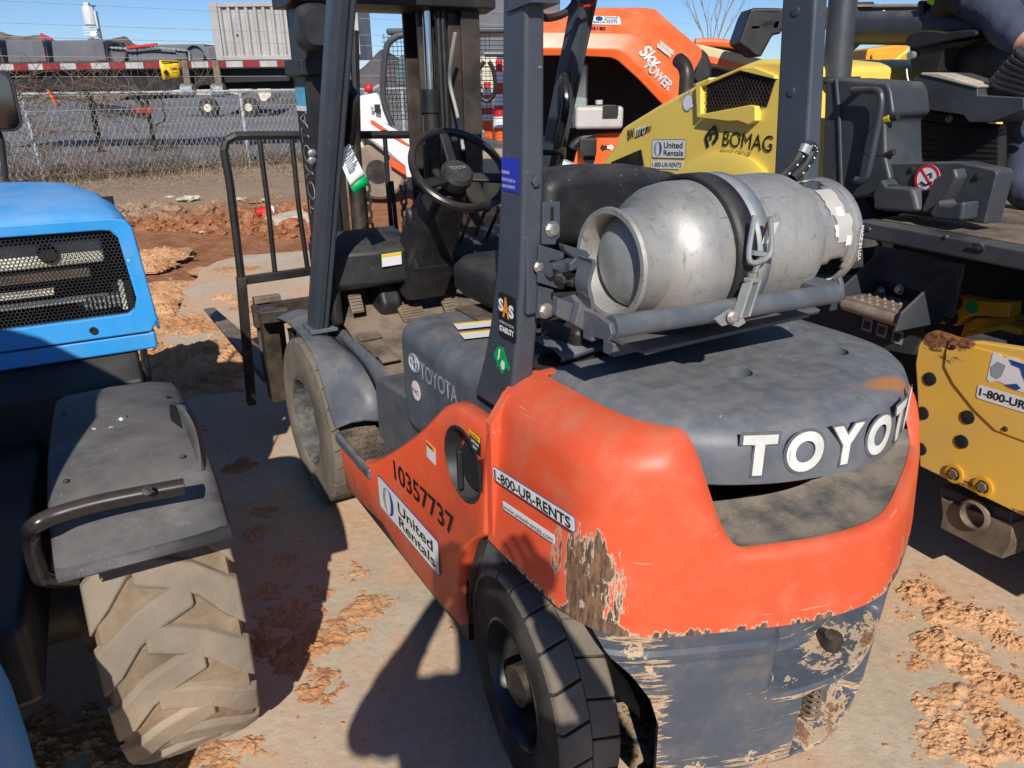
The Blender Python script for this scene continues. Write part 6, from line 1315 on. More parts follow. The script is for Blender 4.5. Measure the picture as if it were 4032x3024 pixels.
# yellow cap and dark hood rim seen right of the post
prx(((700, 555), (830, 552), (895, 590), (870, 665), (700, 660)), .35, -.3, 'rear_cap', 'yellow', c8)
prx(((690, 540), (880, 545), (1200, 580), (1200, 660), (690, 664)), .1, -.5, 'rear_deck', 'roller_dark', c8)
# ------------------------------------------------------------------ orange boom lift behind the roller
def W(q, y, f=cH): return wd(*f(*q), 'y', y)
c0 = wd(2400, 700, 'y', 6.9); BLo = V((c0.x, 6.9, 0))
BM = empty('boom_lift', None, 'orange boom lift with raised curved engine hood behind the yellow roller', 'boom lift', loc=BLo)
def wloft(rows, name, mat, parent, org, **k):
    b = MB(); b.loft([[p-org for p in r] for r in rows], cap=False, closed=False); return b.build(name, mat, parent, **k)
L0 = [W(q, 6.22) for q in ((-160, 470), (110, 466), (340, 465), (640, 480), (700, 505), (860, 650), (970, 765), (1062, 862), (1120, 930))]
L1 = [W(q, 6.20) for q in ((-160, 400), (110, 402), (340, 404), (690, 412), (765, 440), (930, 600), (1040, 715), (1145, 808), (1200, 880))]
L2 = [W(q, 6.24) for q in ((-160, 262), (110, 262), (400, 265), (800, 275), (880, 305), (1080, 510), (1180, 625), (1255, 720), (1290, 790))]
L3 = [W(q, 6.62) for q in ((-160, 110), (110, 102), (480, 60), (935, 62), (1015, 78), (1210, 250), (1398, 405), (1398, 470), (1310, 620))]
L4 = [p+V((.05, 1.0, -.08)) for p in L3]
wloft([L0, L1, L2, L3, L4], 'engine_hood', 'jlg', BM, BLo, ang=25, solid=.03, bev=.012)
b = MB(); b.box(W((620, 900), 7.15)-BLo, (1.35, .05, 1.0)); b.build('engine_bay', 'interior', BM)
b = MB(); q0 = W((335, 880), 6.5)-BLo; q1 = W((720, 1060), 6.5)-BLo; b.box((q0+q1)/2, (q1.x-q0.x, .35, q0.z-q1.z)); tk = b.build('fluid_tank', 'tank_plastic', BM, bev=.03, seg=3)
b = MB(); b.cyl(W((545, 830), 6.45)-BLo, W((545, 865), 6.45)-BLo, .03, 12); b.build('tank_cap', 'tank_plastic', tk)
b = MB(); b.box(W((640, 920), 6.31)-BLo, (.12, .03, .08)); b.build('tank_fitting', 'black', tk)
b = MB(); q0 = W((300, 560), 6.7)-BLo; b.box(q0+V((.06, 0, -.22)), (.18, .1, .5)); b.build('battery_box', 'glass', BM, bev=.02)
pl_ = [W(q, 6.45)-BLo for q in ((495, 1110), (725, 1100), (730, 1380), (430, 1380), (425, 1290), (440, 1270), (490, 1260))]
b = MB(); b.plate(pl_, (0, 1, 0), .04); b.build('side_plate', 'jlg', BM, bev=.008)
b = MB(); b.plate([W(q, 6.50)-BLo for q in ((370, 1210), (495, 1140), (490, 1380), (330, 1380))], (0, 1, 0), .03); b.build('side_bracket', 'jlg', BM, bev=.006)
p = W((463, 1310), 6.44)-BLo; b = MB(); b.lathe([(.035, 0), (.05, .01), (.05, 0)], p, (0, -1, 0), 20); b.lathe([(.035, .002), (.001, .002)], p, (0, -1, 0), 20); b.build('lug_eye', 'interior', BM)
ap = [W(q, 6.44)-BLo for q in ((555, 1220), (580, 1190), (580, 1207), (610, 1207), (610, 1235), (580, 1235), (580, 1255))]; b = MB(); b.plate(ap, (0, -1, 0), .004); b.build('arrow', 'ink', BM)
ap = [W(q, 6.44)-BLo for q in ((667, 1220), (642, 1190), (642, 1207), (612, 1207), (612, 1235), (642, 1235), (642, 1255))]; b = MB(); b.plate(ap, (0, -1, 0), .004); b.build('arrow', 'white_clean', BM)
b = MB(); b.tube(smoothpath([W(q, 6.45)-BLo for q in ((320, 1230), (350, 1190), (410, 1150), (500, 1115))], 5), .035, 10); b.build('hose', 'black_plastic', BM)
b = MB(); b.box(W((450, 1220), 6.42)-BLo, (.14, .08, .14)); b.build('valve_block', 'black', BM, bev=.01)
b = MB(); tc = W((290, 1330), 6.9)-BLo; b.lathe([(.22, -.15), (.42, -.15), (.47, -.1), (.47, .1), (.42, .15), (.22, .15)], V((tc.x-.1, 0, .47)), (.5, -1, 0), 36, cap=True); b.build('wheel', 'tyre_clay', BM)
b = MB(); b.bx(-1.3, 1.2, .1, 1.6, .45, .85); b.build('chassis', 'black', BM); 
for x_ in (-1.0, 1.0):
    b = MB(); b.lathe([(.22, -.15), (.42, -.15), (.47, -.1), (.47, .1), (.42, .15), (.22, .15)], V((x_, 1.5, .47)), (.1, -1, 0), 36, cap=True); b.build('wheel', 'tyre_clay', BM)
b = MB(); b.prism([(p.x, p.z) for p in [W(q, 6.4)-BLo for q in ((170, 1310), (230, 1320), (330, 1360), (420, 1400), (160, 1400))]], 'y', -.6, -.3); b.build('outrigger_pad', 'bob_white', BM)
# hood stickers: the sloping top face
def face(q, qa, qb, qc): # point of the photo ray on the plane through three points
    n = (qb-qa).cross(qc-qa); a = wd(*cH(*q), 'y', 6.0); o = V((0, 0, CH)); d = a-o; return o+d*((qa-o).dot(n)/d.dot(n))
P3 = (L2[2], L2[3], L3[2])
def hs(q): return face(q, *P3)-BLo
a, c, t = hs((478, 208)), hs((730, 212)), hs((555, 140)); s_ = sticker('rental_sticker', a+V((0, -.006, .004)), c-a, t-a, (c-a).length, ((t-a)-(c-a)*((t-a).dot(c-a)/(c-a).length_squared)).length, 'white', BM, r=.02)
uu = (c-a).normalized(); vv = (t-a); vv = (vv-uu*vv.dot(uu)).normalized(); nn = uu.cross(vv)
Ws = (c-a).length; Hs = ((t-a)-(c-a)*((t-a).dot(c-a)/(c-a).length_squared)).length
text('800-UR-RENTS', a+uu*Ws*.08+vv*Hs*.08+nn*.012, uu, vv, 'ink', s_, w=Ws*.8, h=Hs*.24, shear=.2, off=0, bold=0); text('United', a+uu*Ws*.5+vv*Hs*.66+nn*.012, uu, vv, 'ink', s_, w=Ws*.42, h=Hs*.24, off=0, bold=0); text('Rentals', a+uu*Ws*.48+vv*Hs*.38+nn*.012, uu, vv, 'ink', s_, w=Ws*.42, h=Hs*.22, off=0, bold=0)
b = MB(); b.plate([a+uu*(Ws*.30+Hs*.2*cos(k*pi/8))+vv*(Hs*.63+Hs*.26*sin(k*pi/8))+nn*.010 for k in range(16)], nn, .002); b.build('crescent', 'ur_blue', s_)
a, c = hs((400, 252)), hs((600, 258)); text('10805180', a+nn*.008, c-a, vv, 'ink', BM, w=(c-a).length, h=.055, name='fleet_number', off=0)
P4 = (L1[5], L1[7], L2[5])
def hs2(q): return face(q, *P4)-BLo
a, c = hs2((845, 470)), hs2((1030, 650)); dd = (c-a); n2 = (P4[1]-P4[0]).cross(P4[2]-P4[0]).normalized(); n2 = n2 if n2.y < 0 else -n2; up2 = n2.cross(dd).normalized()
text('Sky', a+n2*.012, dd, up2, 'white_clean', BM, w=.18, h=.13, bold=.02, shear=.3, name='hood_lettering', off=0); text('POWER', a+dd*.42+n2*.012-up2*.02, dd, up2, 'white_clean', BM, w=.26, h=.075, bold=.03, name='hood_lettering', off=0); text('POWER', a+dd*.42+n2*.016-up2*.02, dd, up2, 'ink_grey', BM, w=.255, h=.07, bold=-.01, name='hood_lettering', off=0)
P5 = (L2[5], L2[6], L3[5])
a = face((1015, 400), *P5)-BLo; c = face((1130, 490), *P5)-BLo; t = face((1062, 355), *P5)-BLo
n5 = (c-a).cross(t-a).normalized(); n5 = n5 if n5.y < 0 else -n5
for k in (0, .5): 
    sticker('white_label', a+(t-a)*k+n5*.012, c-a, t-a, (c-a).length, (t-a).length*.42, 'boulder_white', BM)
# black guard beside the hood
b = MB(); b.loft([[W(q, 6.9)-BLo+V((0, dy, 0)) for q in ((1400, 400), (1450, 450), (1475, 560), (1470, 640), (1370, 700), (1320, 640), (1350, 560))] for dy in (0, .3)], cap=True); b.build('side_guard', 'black', BM, bev=.02)
# ------------------------------------------------------------------ cream lifting arm with orange stripe
AO = W((1600, 480), 8.4); AO.z = 0
AR = empty('lift_arm', None, 'cream lifting arm with an orange stripe sloping behind the yellow hood', 'lift arm', loc=AO)
ar_ = [W(q, 8.4)-AO for q in ((1340, 360), (1420, 375), (1900, 490), (2250, 570), (2250, 720), (1900, 640), (1480, 545))]; b = MB(); b.plate(ar_, (0, 1, 0), .35); b.build('beam', 'cream', AR, bev=.02)
b = MB(); b.plate([W(q, 8.39)-AO for q in ((1445, 460), (1770, 540), (1680, 572), (1470, 520))], (0, -1, 0), .006); b.build('stripe', 'jlg', AR)
b = MB(); b.tube(smoothpath([W(q, 8.6)-AO for q in ((1340, 352), (1500, 352), (1690, 372), (1770, 410), (1830, 465))], 4), .04, 8); b.build('orange_rim', 'jlg', AR)
b = MB(); b.plate([W(q, 8.65)-AO for q in ((1440, 385), (1680, 385), (1750, 420), (1780, 455), (1620, 420))], (0, 1, 0), .2); b.build('cab_glass', 'interior', AR)
b = MB(); b.plate([W(q, 8.7)-AO for q in ((1480, 550), (1650, 590), (1560, 640), (1470, 640))], (0, 1, 0), .3); b.build('arm_foot', 'black', AR)
b = MB(); b.bx(-.6, 1.2, .2, 1.2, 0, 1.25); b.build('carrier', 'black', AR)
# ------------------------------------------------------------------ black telescopic boom with painted 1 and 2
BO = W((1900, 400), 7.6); BO.z = 0
BB = empty('black_boom', None, 'scuffed black telescopic boom marked 1 and 2, rising above the cream arm', 'boom', loc=BO)
P_ = [W(q, 7.6)-BO for q in ((1700, 355), (1780, 130), (1815, 70), (1840, 63), (2060, 65), (2060, 280), (1990, 290), (1920, 420), (1890, 475), (1840, 465), (1790, 420))]; b = MB(); b.plate(P_, (0, 1, 0), .35); b.build('boom_head', 'black', BB, bev=.02)
P_ = [wd(*c8(*q), 'y', 7.6)-BO for q in ((-100, 72), (1300, 40), (1700, 40), (1700, 200), (1300, 200), (-100, 255))]; b = MB(); b.plate(P_, (0, 1, 0), .32); bs_ = b.build('boom_tube', 'black', BB, bev=.02)
P_ = [wd(*c8(*q), 'y', 7.57)-BO for q in ((750, 50), (770, 15), (915, 12), (925, 40)) ]; b = MB(); b.plate(P_, (0, 1, 0), .3); b.build('boom_pad', 'black', BB, bev=.01)
b = MB(); b.beam(wd(*c8(770, 46), 'y', 7.56)-BO, wd(*c8(1300, 40), 'y', 7.56)-BO, .02, .02); b.build('worn_edge', 'fork_steel', BB)
for s__, q in (('1', (948, 175)), ('2', (1205, 195))): text(s__, wd(*c8(*q), 'y', 7.58)-BO, (1, 0, 0), (0, 0, 1), 'white_clean', BB, w=.05, h=.09, shear=.25, name='marking')
b = MB(); b.cyl(wd(*c8(1025, 165), 'y', 7.58)-BO, wd(*c8(1025, 165), 'y', 7.60)-BO, .035, 16); b.build('boom_hole', 'interior', BB)
b = MB(); b.bx(-.6, .6, .1, 1.2, .5, 1.3); b.build('carrier', 'black', BB)
# ------------------------------------------------------------------ yellow-orange arm cover at the far right
YO = wd(*cS(400, 760), 'y', 9.0); YO.z = 0
YC = empty('loader_arm', None, 'amber yellow machine arm with stamped oval recess, far behind the operator', 'machine arm', loc=YO)
P_ = [wd(*cS(*q), 'y', 9.0)-YO for q in ((90, 820), (120, 650), (480, 600), (600, 575), (690, 630), (640, 820), (700, 940), (400, 890), (100, 850))]; b = MB(); b.plate(P_, (0, 1, 0), .4); b.build('arm_casing', 'yellow_deep', YC, bev=.02)
P_ = [wd(*cS(*q), 'y', 8.99)-YO for q in ((160, 740), (180, 705), (300, 692), (335, 730), (320, 800), (290, 830), (170, 815))]; b = MB(); b.plate(P_, (0, -1, 0), .03); b.build('oval_boss', 'yellow_deep', YC, bev=.015)
P_ = [wd(*cS(*q), 'y', 8.99)-YO for q in ((455, 855), (480, 790), (660, 630), (640, 810), (590, 845))]; b = MB(); b.plate(P_, (0, -1, 0), .02); b.build('raised_panel', 'yellow', YC, bev=.01)
b = MB(); c_ = wd(*cS(690, 850), 'y', 8.95)-YO; b.lathe([(.001, 0), (.12, 0), (.12, .2)], c_, (0, 1, 0), 24); b.build('pivot_boss', 'yellow_deep', YC)
b = MB(); b.bx(-.2, .8, .1, .6, 0, c_.z); b.build('arm_mount', 'black', YC)
# ------------------------------------------------------------------ white skid steer behind the mast
def K(q, y=11.5): return wd(*cC(*q), 'y', y)
SO = K((900, 900)); SO = V((SO.x, 11.8, 0))
SK = empty('skid_steer', None, 'white skid steer loader with orange stripe and mesh-screened dark cab, behind the forklift mast', 'skid steer', loc=SO)
def kp(qs, y, th, name, mat, parent=SK, bev=.01):
    P = [K(q, y)-SO for q in qs]; b = MB(); b.plate(P, (0, 1, 0), th); return b.build(name, mat, parent, bev=bev)
kp(((330, 440), (370, 425), (500, 400), (540, 392), (570, 415), (600, 500), (680, 640), (690, 700), (560, 640), (500, 640), (330, 560)), 11.40, .12, 'rear_upright', 'bob_white')
kp(((330, 500), (500, 600), (780, 770), (900, 850), (930, 1180), (830, 1180), (820, 1080), (660, 940), (500, 830), (330, 690)), 11.32, .14, 'lift_arm', 'bob_white')
kp(((492, 648), (520, 650), (700, 770), (870, 885), (840, 885), (680, 795), (500, 675)), 11.30, .006, 'stripe', 'bob_orange', bev=0)
kp(((668, 965), (735, 1030), (830, 1080), (830, 1165), (780, 1140), (680, 1075)), 11.35, .1, 'orange_cover', 'bob_orange')
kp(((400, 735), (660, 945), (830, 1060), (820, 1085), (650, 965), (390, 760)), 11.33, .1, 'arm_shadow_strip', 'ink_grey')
kp(((530, 500), (585, 500), (585, 590), (535, 575)), 11.31, .004, 'warning_label', 'ink', bev=0); kp(((495, 520), (525, 520), (525, 560), (495, 555)), 11.31, .004, 'warning_label', 'ur_grey', bev=0)
kp(((320, 800), (440, 820), (445, 1060), (390, 1010), (320, 1060)), 11.60, .3, 'rear_body', 'cream')
b = MB(); b.bx(-.9, 1.0, -.1, 1.0, .25, .9); b.build('chassis', 'bob_white', SK, bev=.03)
for x_ in (-.55, .6):
    b = MB(); b.lathe([(.18, -.12), (.36, -.12), (.40, -.08), (.40, .08), (.36, .12), (.18, .12)], (x_, -.22, .40), (0, 1, 0), 36, cap=True); b.build('wheel', 'tyre_clay', SK)
    b = MB(); b.lathe([(.001, 0), (.17, 0), (.17, .05)], (x_, -.35, .40), (0, 1, 0), 24); b.build('rim', 'dark_steel', SK)
# cab: posts, roof, screens of welded mesh
cabx0, cabx1 = K((610, 300), 11.45).x-SO.x, K((1800, 300), 11.45).x-SO.x
b = MB(); b.tube(smoothpath([K(q, 11.40)-SO for q in ((700, 700), (620, 480), (615, 250), (640, 0), (690, -100), (800, -150), (1000, -170))], 4), .045, 10); b.build('cab_post', 'roller_dark', SK)
zr2 = K((1000, -170), 11.40).z
b = MB(); b.bx(cabx0+.10, cabx1, -.40, .55, zr2-.02, zr2+.06); b.build('cab_roof', 'roller_dark', SK, bev=.03)
b = MB(); b.tube([K((1560, 30), 11.40)-SO, K((1800, 30), 11.40)-SO], .04, 10); b.build('roof_bar', 'roller_dark', SK)
for x_ in (cabx0+.52, cabx0+1.0, cabx1): b = MB(); b.beam((x_, -.38, .9), (x_, -.38, zr2), .07, .07); b.build('cab_post', 'black', SK)
b = MB(); b.tube(smoothpath([K(q, 11.38)-SO for q in ((1560, 100), (1500, 180), (1480, 300), (1510, 420), (1580, 470), (1640, 420), (1660, 330), (1640, 180), (1600, 100))], 4), .03, 8); b.build('screen_frame', 'black', SK)
b = MB()
for i in range(26): x_ = cabx0+.06+i*.058; b.tube([(x_, -.36, 1.12), (x_, -.36, zr2)], .004, 4, cap=False)
for j in range(20): z_ = 1.12+j*(zr2-1.12)/20; b.tube([(cabx0+.03, -.365, z_), (cabx1, -.365, z_)], .004, 4, cap=False)
b.build('side_screen', 'mesh_black', SK)
b = MB(); b.plate([K(q, 11.46)-SO for q in ((750, 60), (880, 0), (905, 320), (730, 320))], (0, 1, 0), .05); b.build('seat_head', 'glass', SK, bev=.02)
b = MB(); b.bx(cabx0+.5, cabx0+.8, -.1, .5, .7, 1.15); b.build('cab_seat', 'interior', SK, bev=.03)
b = MB(); b.sph(K((480, 350), 11.80)-SO, (.07, .07, .07), 14); b.build('beacon', 'red', SK)
b = MB(); b.tube([K((440, 410), 11.80)-SO, K((580, 325), 11.80)-SO], .03, 8); b.build('beacon_stay', 'ur_grey', SK)
b = MB(); b.plate([K(q, 11.80)-SO for q in ((1430, 790), (1530, 750), (1540, 900), (1460, 880))], (0, 1, 0), .1); b.build('bucket_lug', 'boulder_white', SK, bev=.01)
kp(((1520, 830), (1560, 820), (1720, 860), (1720, 1000), (1520, 980)), 11.20, .3, 'engine_door', 'roller_dark')
# red and white barrels with white crates behind the screen
for i, (q, y_) in enumerate((((1700, 380), 13.0), ((1585, 470), 13.5))):
    p = wd(*cC(*q), 'y', y_); e = empty('traffic_barrel', None, ('tall' if i == 0 else 'low')+' red and white striped marker seen through the cab screen, '+('right' if i == 0 else 'left')+' one', 'traffic marker', 'striped markers behind the skid steer', loc=(p.x, y_, 0))
    for k in range(6): b = MB(); z0_ = p.z-.55+k*.17 if i == 0 else p.z-.3+k*.1; b.lathe([(.12-.012*k, 0), (.112-.012*k, .17 if i == 0 else .1)], (0, 0, z0_), (0, 0, 1), 16, cap=True); b.build('stripe', 'red' if k % 2 else 'white_clean', e)
    b = MB(); b.cyl((0, 0, 0), (0, 0, p.z-.3), .1, 12); b.build('stand', 'jlg', e)
for i, q in enumerate(((1545, 200), (1660, 230), (1545, 330), (1650, 340))):
    p = wd(*cC(*q), 'y', 16); b = MB(); b.box((0, 0, 0), (.55, .4, .55))
    for k in range(4): b.box((0, -.21, -.2+k*.13), (.5, .03, .06))
    o = b.build('crate', 'boulder_white', bev=.02); o.location = p; tag(o, ('upper left', 'upper right', 'lower left', 'lower right')[i]+' of four pale stacked crates seen through the mesh screen', 'crate', 'pale crates far behind the cab screen')
# ------------------------------------------------------------------ chain-link fence
fe = Fr(-8.836, 14.726, 39.68)
FE = empty('chain_link_fence', fe, 'galvanised chain-link fence with electric wires above it, overgrown by dead vines', 'fence')
zt = 1.50; x0f, x1f = -6.0, 19.0
b = MB(); b.tube([(x0f, 0, zt+.02), (x1f, 0, zt-.02)], .026, 10); b.build('top_rail', 'pipe', FE)
for i, x in enumerate((-4.05, 0, 4.053, 8.1, 12.15, 16.2)):
    b = MB(); ln = .03 if i == 1 else .0; b.tube([(x+(.05 if i == 1 else 0), .02, -.1), (x, .02, zt+.03)], .034, 10); b.build('post', 'pipe', FE)
b = MB(); pt = .105; n = int((x1f-x0f)/pt)
for i in range(n):
    x = x0f+i*pt
    for sg in (1, -1):
        b.tube([(x+(pt/2*(.5-.5*(-1)**k))*sg+.006*NZ.noise(V((x, k, 0))), -.03+.01*sg, .02+k*(zt-.02)/14) for k in range(15)], .0046, 3, cap=False)
kind(b.build('wire_netting', 'wire', FE, recalc=False), 'stuff')
for (pa, pb) in (((288, 0), (823, 59)), ((0, 70), (829, 135)), ((0, 128), (840, 179)), ((0, 209), (627, 239)), ((47, 294), (633, 310)), ((0, -90), (823, -10)), ((70, 372), (700, 378)), ((230, 435), (520, 432))):
    a, c = fe(*pa, 'y', -.12), fe(*pb, 'y', -.12); m_ = (a.z+c.z)/2; b = MB(); b.tube([(x0f, -.12, m_+.03), ((a.x+c.x)/2, -.12, m_), (x1f, -.12, m_-.02)], .0048, 5, cap=False); b.build('electric_wire', 'wire', FE)
for x in (-4.05, 12.15):
    b = MB(); b.tube([(x, -.12, 0), (x, -.12, 3.0)], .012, 6); b.build('wire_stake', 'pipe', FE)
def cT(x, y): return x*.5425, y*.5425
BN = empty('warning_banner', fe, 'yellow 7,000 V electric fence warning banner tied to the wires', 'warning sign')
bq = [fe(*cT(*q), 'y', -.15) for q in ((1155, 437), (1300, 442), (1312, 566), (1182, 578))]; b = MB(); b.loft([[bq[0].lerp(bq[1], t)+V((0, .02*sin(t*5), 0)) for t in (0, .25, .5, .75, 1)], [bq[3].lerp(bq[2], t)+V((0, .02*sin(t*5+1), 0)) for t in (0, .25, .5, .75, 1)]], cap=False, closed=False); b.build('sheet', 'label_yellow', BN, solid=.004)
uw = (bq[1]-bq[0]); hw_ = (bq[0]-bq[3]).length
text('7,000 V', bq[0]+uw*.42+V((0, -.02, -hw_*.52)), uw, Z, 'ink', BN, w=uw.length*.54, h=hw_*.2, bold=.02, name='lettering', off=.01)
for k, (f0, f1, z_, h_) in enumerate(((.06, .95, .10, .07), (.2, .9, .86, .012), (.1, .95, .94, .03), (.1, .9, .24, .012), (.55, .8, .62, .02))): sticker('print_band', bq[0]+uw*f0+V((0, -.025, -hw_*z_)), uw, Z, uw.length*(f1-f0), hw_*h_, 'ink', BN)
b = MB(); c_ = bq[0]+uw*.23+V((0, -.03, -hw_*.58)); b.plate([c_+V((x_*.35, 0, z_*.35)) for x_, z_ in ((-.10, -.18), (.08, -.2), (.14, -.05), (.05, .1), (-.06, .08), (-.14, -.02))], (0, -1, 0), .004); b.build('hand_pictogram', 'ink', BN)
# dead vines and grass on and under the fence
random.seed(21); b = MB()
def vine(p, n, st, r, drift=V((0, 0, 0)), wob=.9):
    d = V((random.uniform(-1, 1), random.uniform(-.3, .3), random.uniform(-.3, 1))).normalized(); pts = [V(p)]
    for _ in range(n):
        d = (d+V((random.uniform(-1, 1), random.uniform(-.4, .4), random.uniform(-1, 1)))*.45*wob+drift).normalized(); pts.append(pts[-1]+d*st)
        if pts[-1].z < .0: pts[-1].z = .02
    b.tube(pts, [r*(1-.6*i/n) for i in range(n+1)], 3, cap=False)
for _ in range(420):
    t = random.random()**1.3; x = -2.5+t*4.8; z = max(.05, random.gauss(1.38, .16) if random.random() < .6 else random.gauss(.45, .3)); vine((x, random.uniform(-.1, .12), min(1.6, z)), 8, .12, .0085, V((0, 0, -.1)))
for _ in range(90): x = random.uniform(-2.2, 3.6); vine((x, .0, 1.45), 8, .1, .006, V((random.uniform(-.2, .2), 0, .12)), .6)
for _ in range(1100): x = random.uniform(-5, 12); vine((x, random.uniform(-.25, .3), .05), 7, .09, .0065, V((0, 0, .12)))
kind(b.build('dead_vines', 'vine', recalc=False), 'stuff'); o = bpy.data.objects['dead_vines']; o.location = (fe.x0, fe.y0, 0); o.rotation_euler = (0, 0, fe.a)
random.seed(31); vs, fs = [], []
def blade(x, y, z, h, w_, lean, az):
    i = len(vs); dx, dy = cos(az), sin(az); px2, py3 = -dy*w_, dx*w_
    vs.extend([(x-px2, y-py3, z), (x+px2, y+py3, z), (x+dx*lean*.5+px2*.6, y+dy*lean*.5+py3*.6, z+h*.7), (x+dx*lean*.5-px2*.6, y+dy*lean*.5-py3*.6, z+h*.7), (x+dx*lean, y+dy*lean, z+h)]); fs.extend([(i, i+1, i+2, i+3), (i+3, i+2, i+4)])
for _ in range(11000):
    x = random.uniform(-4.5, 16); dd = -abs(random.gauss(0, 1.15)) + .25; p = fe.tw((x, dd, 0)); h = random.uniform(.04, .24)*(1.1 if dd > -.4 else .35)
    blade(p.x, p.y, hmap(p.x, p.y)-.01, h, .006, h*random.uniform(.3, 1.8), random.uniform(0, 6.28))
for _ in range(9000):
    x = random.uniform(-4.5, 14); dd = -random.uniform(.1, 4.2)*random.random()**.4; p = fe.tw((x, dd, 0)); h = random.uniform(.0, .03)
    blade(p.x, p.y, hmap(p.x, p.y)+.004, h, .005, random.uniform(.08, .3), random.uniform(0, 6.28))
g_ = MB(); g_.add(vs, fs); kind(g_.build('dry_grass', 'grass_dry', smooth=False, recalc=False), 'stuff')
b = MB(); b.prism([(-6.5, -.0), (-6.5, .14), (18, .08), (18, 0)], 'y', .45, .7); o = b.build('kerb', 'asphalt'); o.location = (fe.x0, fe.y0, 0); o.rotation_euler = (0, 0, fe.a); kind(o)
p = fe.tw(fe(196, 380, 'y', -.08)); b = MB(); b.add([(-.03, 0, .12), (.03, 0, .10), (.10, .02, -.10), (.16, 0, -.16), (.05, -.02, -.13)], [(0, 1, 2, 4), (4, 2, 3)]); o = b.build('ribbon', 'jlg', solid=.003); o.location = p; o.rotation_euler = (0, 0, fe.a); tag(o, 'faded orange ribbon tied to the vines on the fence', 'ribbon')
# ------------------------------------------------------------------ flatbed trailer behind the fence
TY = 20.6
def T(q, y=TY): return wd(*cT(*q), 'y', y)
T0 = T((1000, 470)); TO = V((T0.x, TY, 0)); zd = T0.z
TR = empty('flatbed_trailer', None, 'long black flatbed trailer with red and white tape along its deck edge', 'trailer', loc=TO)
xa, xb_ = T((-500, 460)).x-TO.x, T((2420, 490)).x-TO.x; z1 = zd+.06; z0 = zd-.10
b = MB(); b.bx(xa, xb_, .03, 2.4, z0, z1+.02); b.build('deck', 'fork_steel', TR)
b = MB(); b.bx(xa, xb_, .0, .03, z0-.02, z1+.01); b.build('side_rail', 'chassis_black', TR)
random.seed(3); x = xa; k = 0
while x < xb_:
    l_ = random.uniform(.36, .46); b = MB(); b.bx(x, min(x+l_, xb_), -.008, .0, z0+.015, z1-.005); b.build('tape_piece', 'tape_red' if k % 2 else 'tape_white', TR); x += l_; k += 1
bz = T((1000, 590)).z
b = MB(); b.prism([(xa, z0), (T((2080, 500)).x-TO.x, z0), (T((2080, 585)).x-TO.x, T((2080, 585)).z), (T((1560, 600)).x-TO.x, T((1560, 600)).z), (T((1200, 655)).x-TO.x, T((1200, 655)).z), (xa, T((200, 640)).z)], 'y', .25, .55); b.build('main_beam', 'chassis_black', TR)
b = MB(); b.bx(xa, xb_, 1.8, 2.1, z0-.5, z0); b.build('main_beam', 'chassis_black', TR)
def crop1(x, y): return x*.5877, y*.5877
for (xl_, xr_, yt_, yb2) in ((600, 660, 700, 960), (965, 1030, 620, 1000)):
    a, c = wd(*crop1(xl_, yt_), 'y', TY+.3)-TO, wd(*crop1(xr_, yb2), 'y', TY+.3)-TO; b = MB(); b.bx(a.x, c.x, .25, .5, .02, a.z+.3); b.build('landing_leg', 'chassis_black', TR, bev=.01); b = MB(); b.bx(a.x-.05, c.x+.05, .2, .55, .0, .06); b.build('leg_foot', 'chassis_black', TR)
b = MB(); b.beam(wd(*crop1(640, 720), 'y', TY+.3)-TO, wd(*crop1(1000, 770), 'y', TY+.3)-TO, .12, .22); b.build('leg_brace', 'chassis_black', TR)
b = MB(); b.beam(wd(*crop1(880, 640), 'y', TY+.3)-TO, wd(*crop1(1000, 740), 'y', TY+.3)-TO, .08, .10); b.build('leg_brace', 'chassis_black', TR)
b = MB(); b.beam(wd(*crop1(910, 740), 'y', TY+.2)-TO, wd(*crop1(1030, 735), 'y', TY+.2)-TO, .06, .14); b.build('red_pad', 'tape_red', TR)
b = MB(); b.tube(smoothpath([wd(*crop1(*q), 'y', TY+.1)-TO for q in ((1080, 640), (1090, 720), (1105, 790), (1080, 820), (1010, 850))], 4), .02, 6); b.build('crank', 'chassis_black', TR)
for q in ((1350, 500), (1575, 500)):
    p = T(q)-TO; b = MB(); b.bx(p.x-.08, p.x+.08, -.06, .0, p.z-.45, p.z+.2); w__ = b.build('ratchet_strap', 'fork_steel', TR); b = MB(); b.cyl(p+V((-.2, .05, -.5)), p+V((.1, .05, -.5)), .16, 12); b.build('winch_drum', 'galv', TR)
# grey moulded boxes on the deck
def gbox(x0, x1, yt, yb2, lab, y=TY+.15, dy=1.2, name='plastic_box', ribs=True):
    a, c = T((x0, yt), y), T((x1, yb2), y); w_ = c.x-a.x; h_ = a.z-zd-.07; e = empty(name, None, lab, 'plastic box', 'grey plastic boxes on the trailer', loc=((a.x+c.x)/2, y, zd+.08))
    b = MB(); b.loft([[(-w_/2, 0, 0), (w_/2, 0, 0), (w_/2, dy, 0), (-w_/2, dy, 0)], [(-w_/2+.02, .06, h_), (w_/2-.02, .06, h_), (w_/2-.02, dy-.06, h_), (-w_/2+.02, dy-.06, h_)]]); b.build('shell', 'plastic_grey', e, bev=.04, seg=3)
    if ribs: b = MB(); b.bx(w_/2-.28*min(1, w_), w_/2-.02, -.05, .05, .02, h_-.02); b.build('end_rib', 'plastic_grey', e, bev=.03)
    return e
gbox(-420, 12, 290, 428, 'grey plastic box cut by the left edge of the picture, on the trailer'); gbox(18, 348, 290, 428, 'grey plastic box left of the white silo, on the trailer deck'); gbox(352, 785, 296, 438, 'long grey plastic box directly below the white silo')
gbox(795, 1000, 352, 438, 'short dark grey plastic box with moulded handle below the chain', ribs=False); gbox(980, 1370, 356, 445, 'low grey plastic box with a chain lying over it'); gbox(1375, 1590, 338, 455, 'grey plastic box nearest the corrugated container', y=TY+.3)
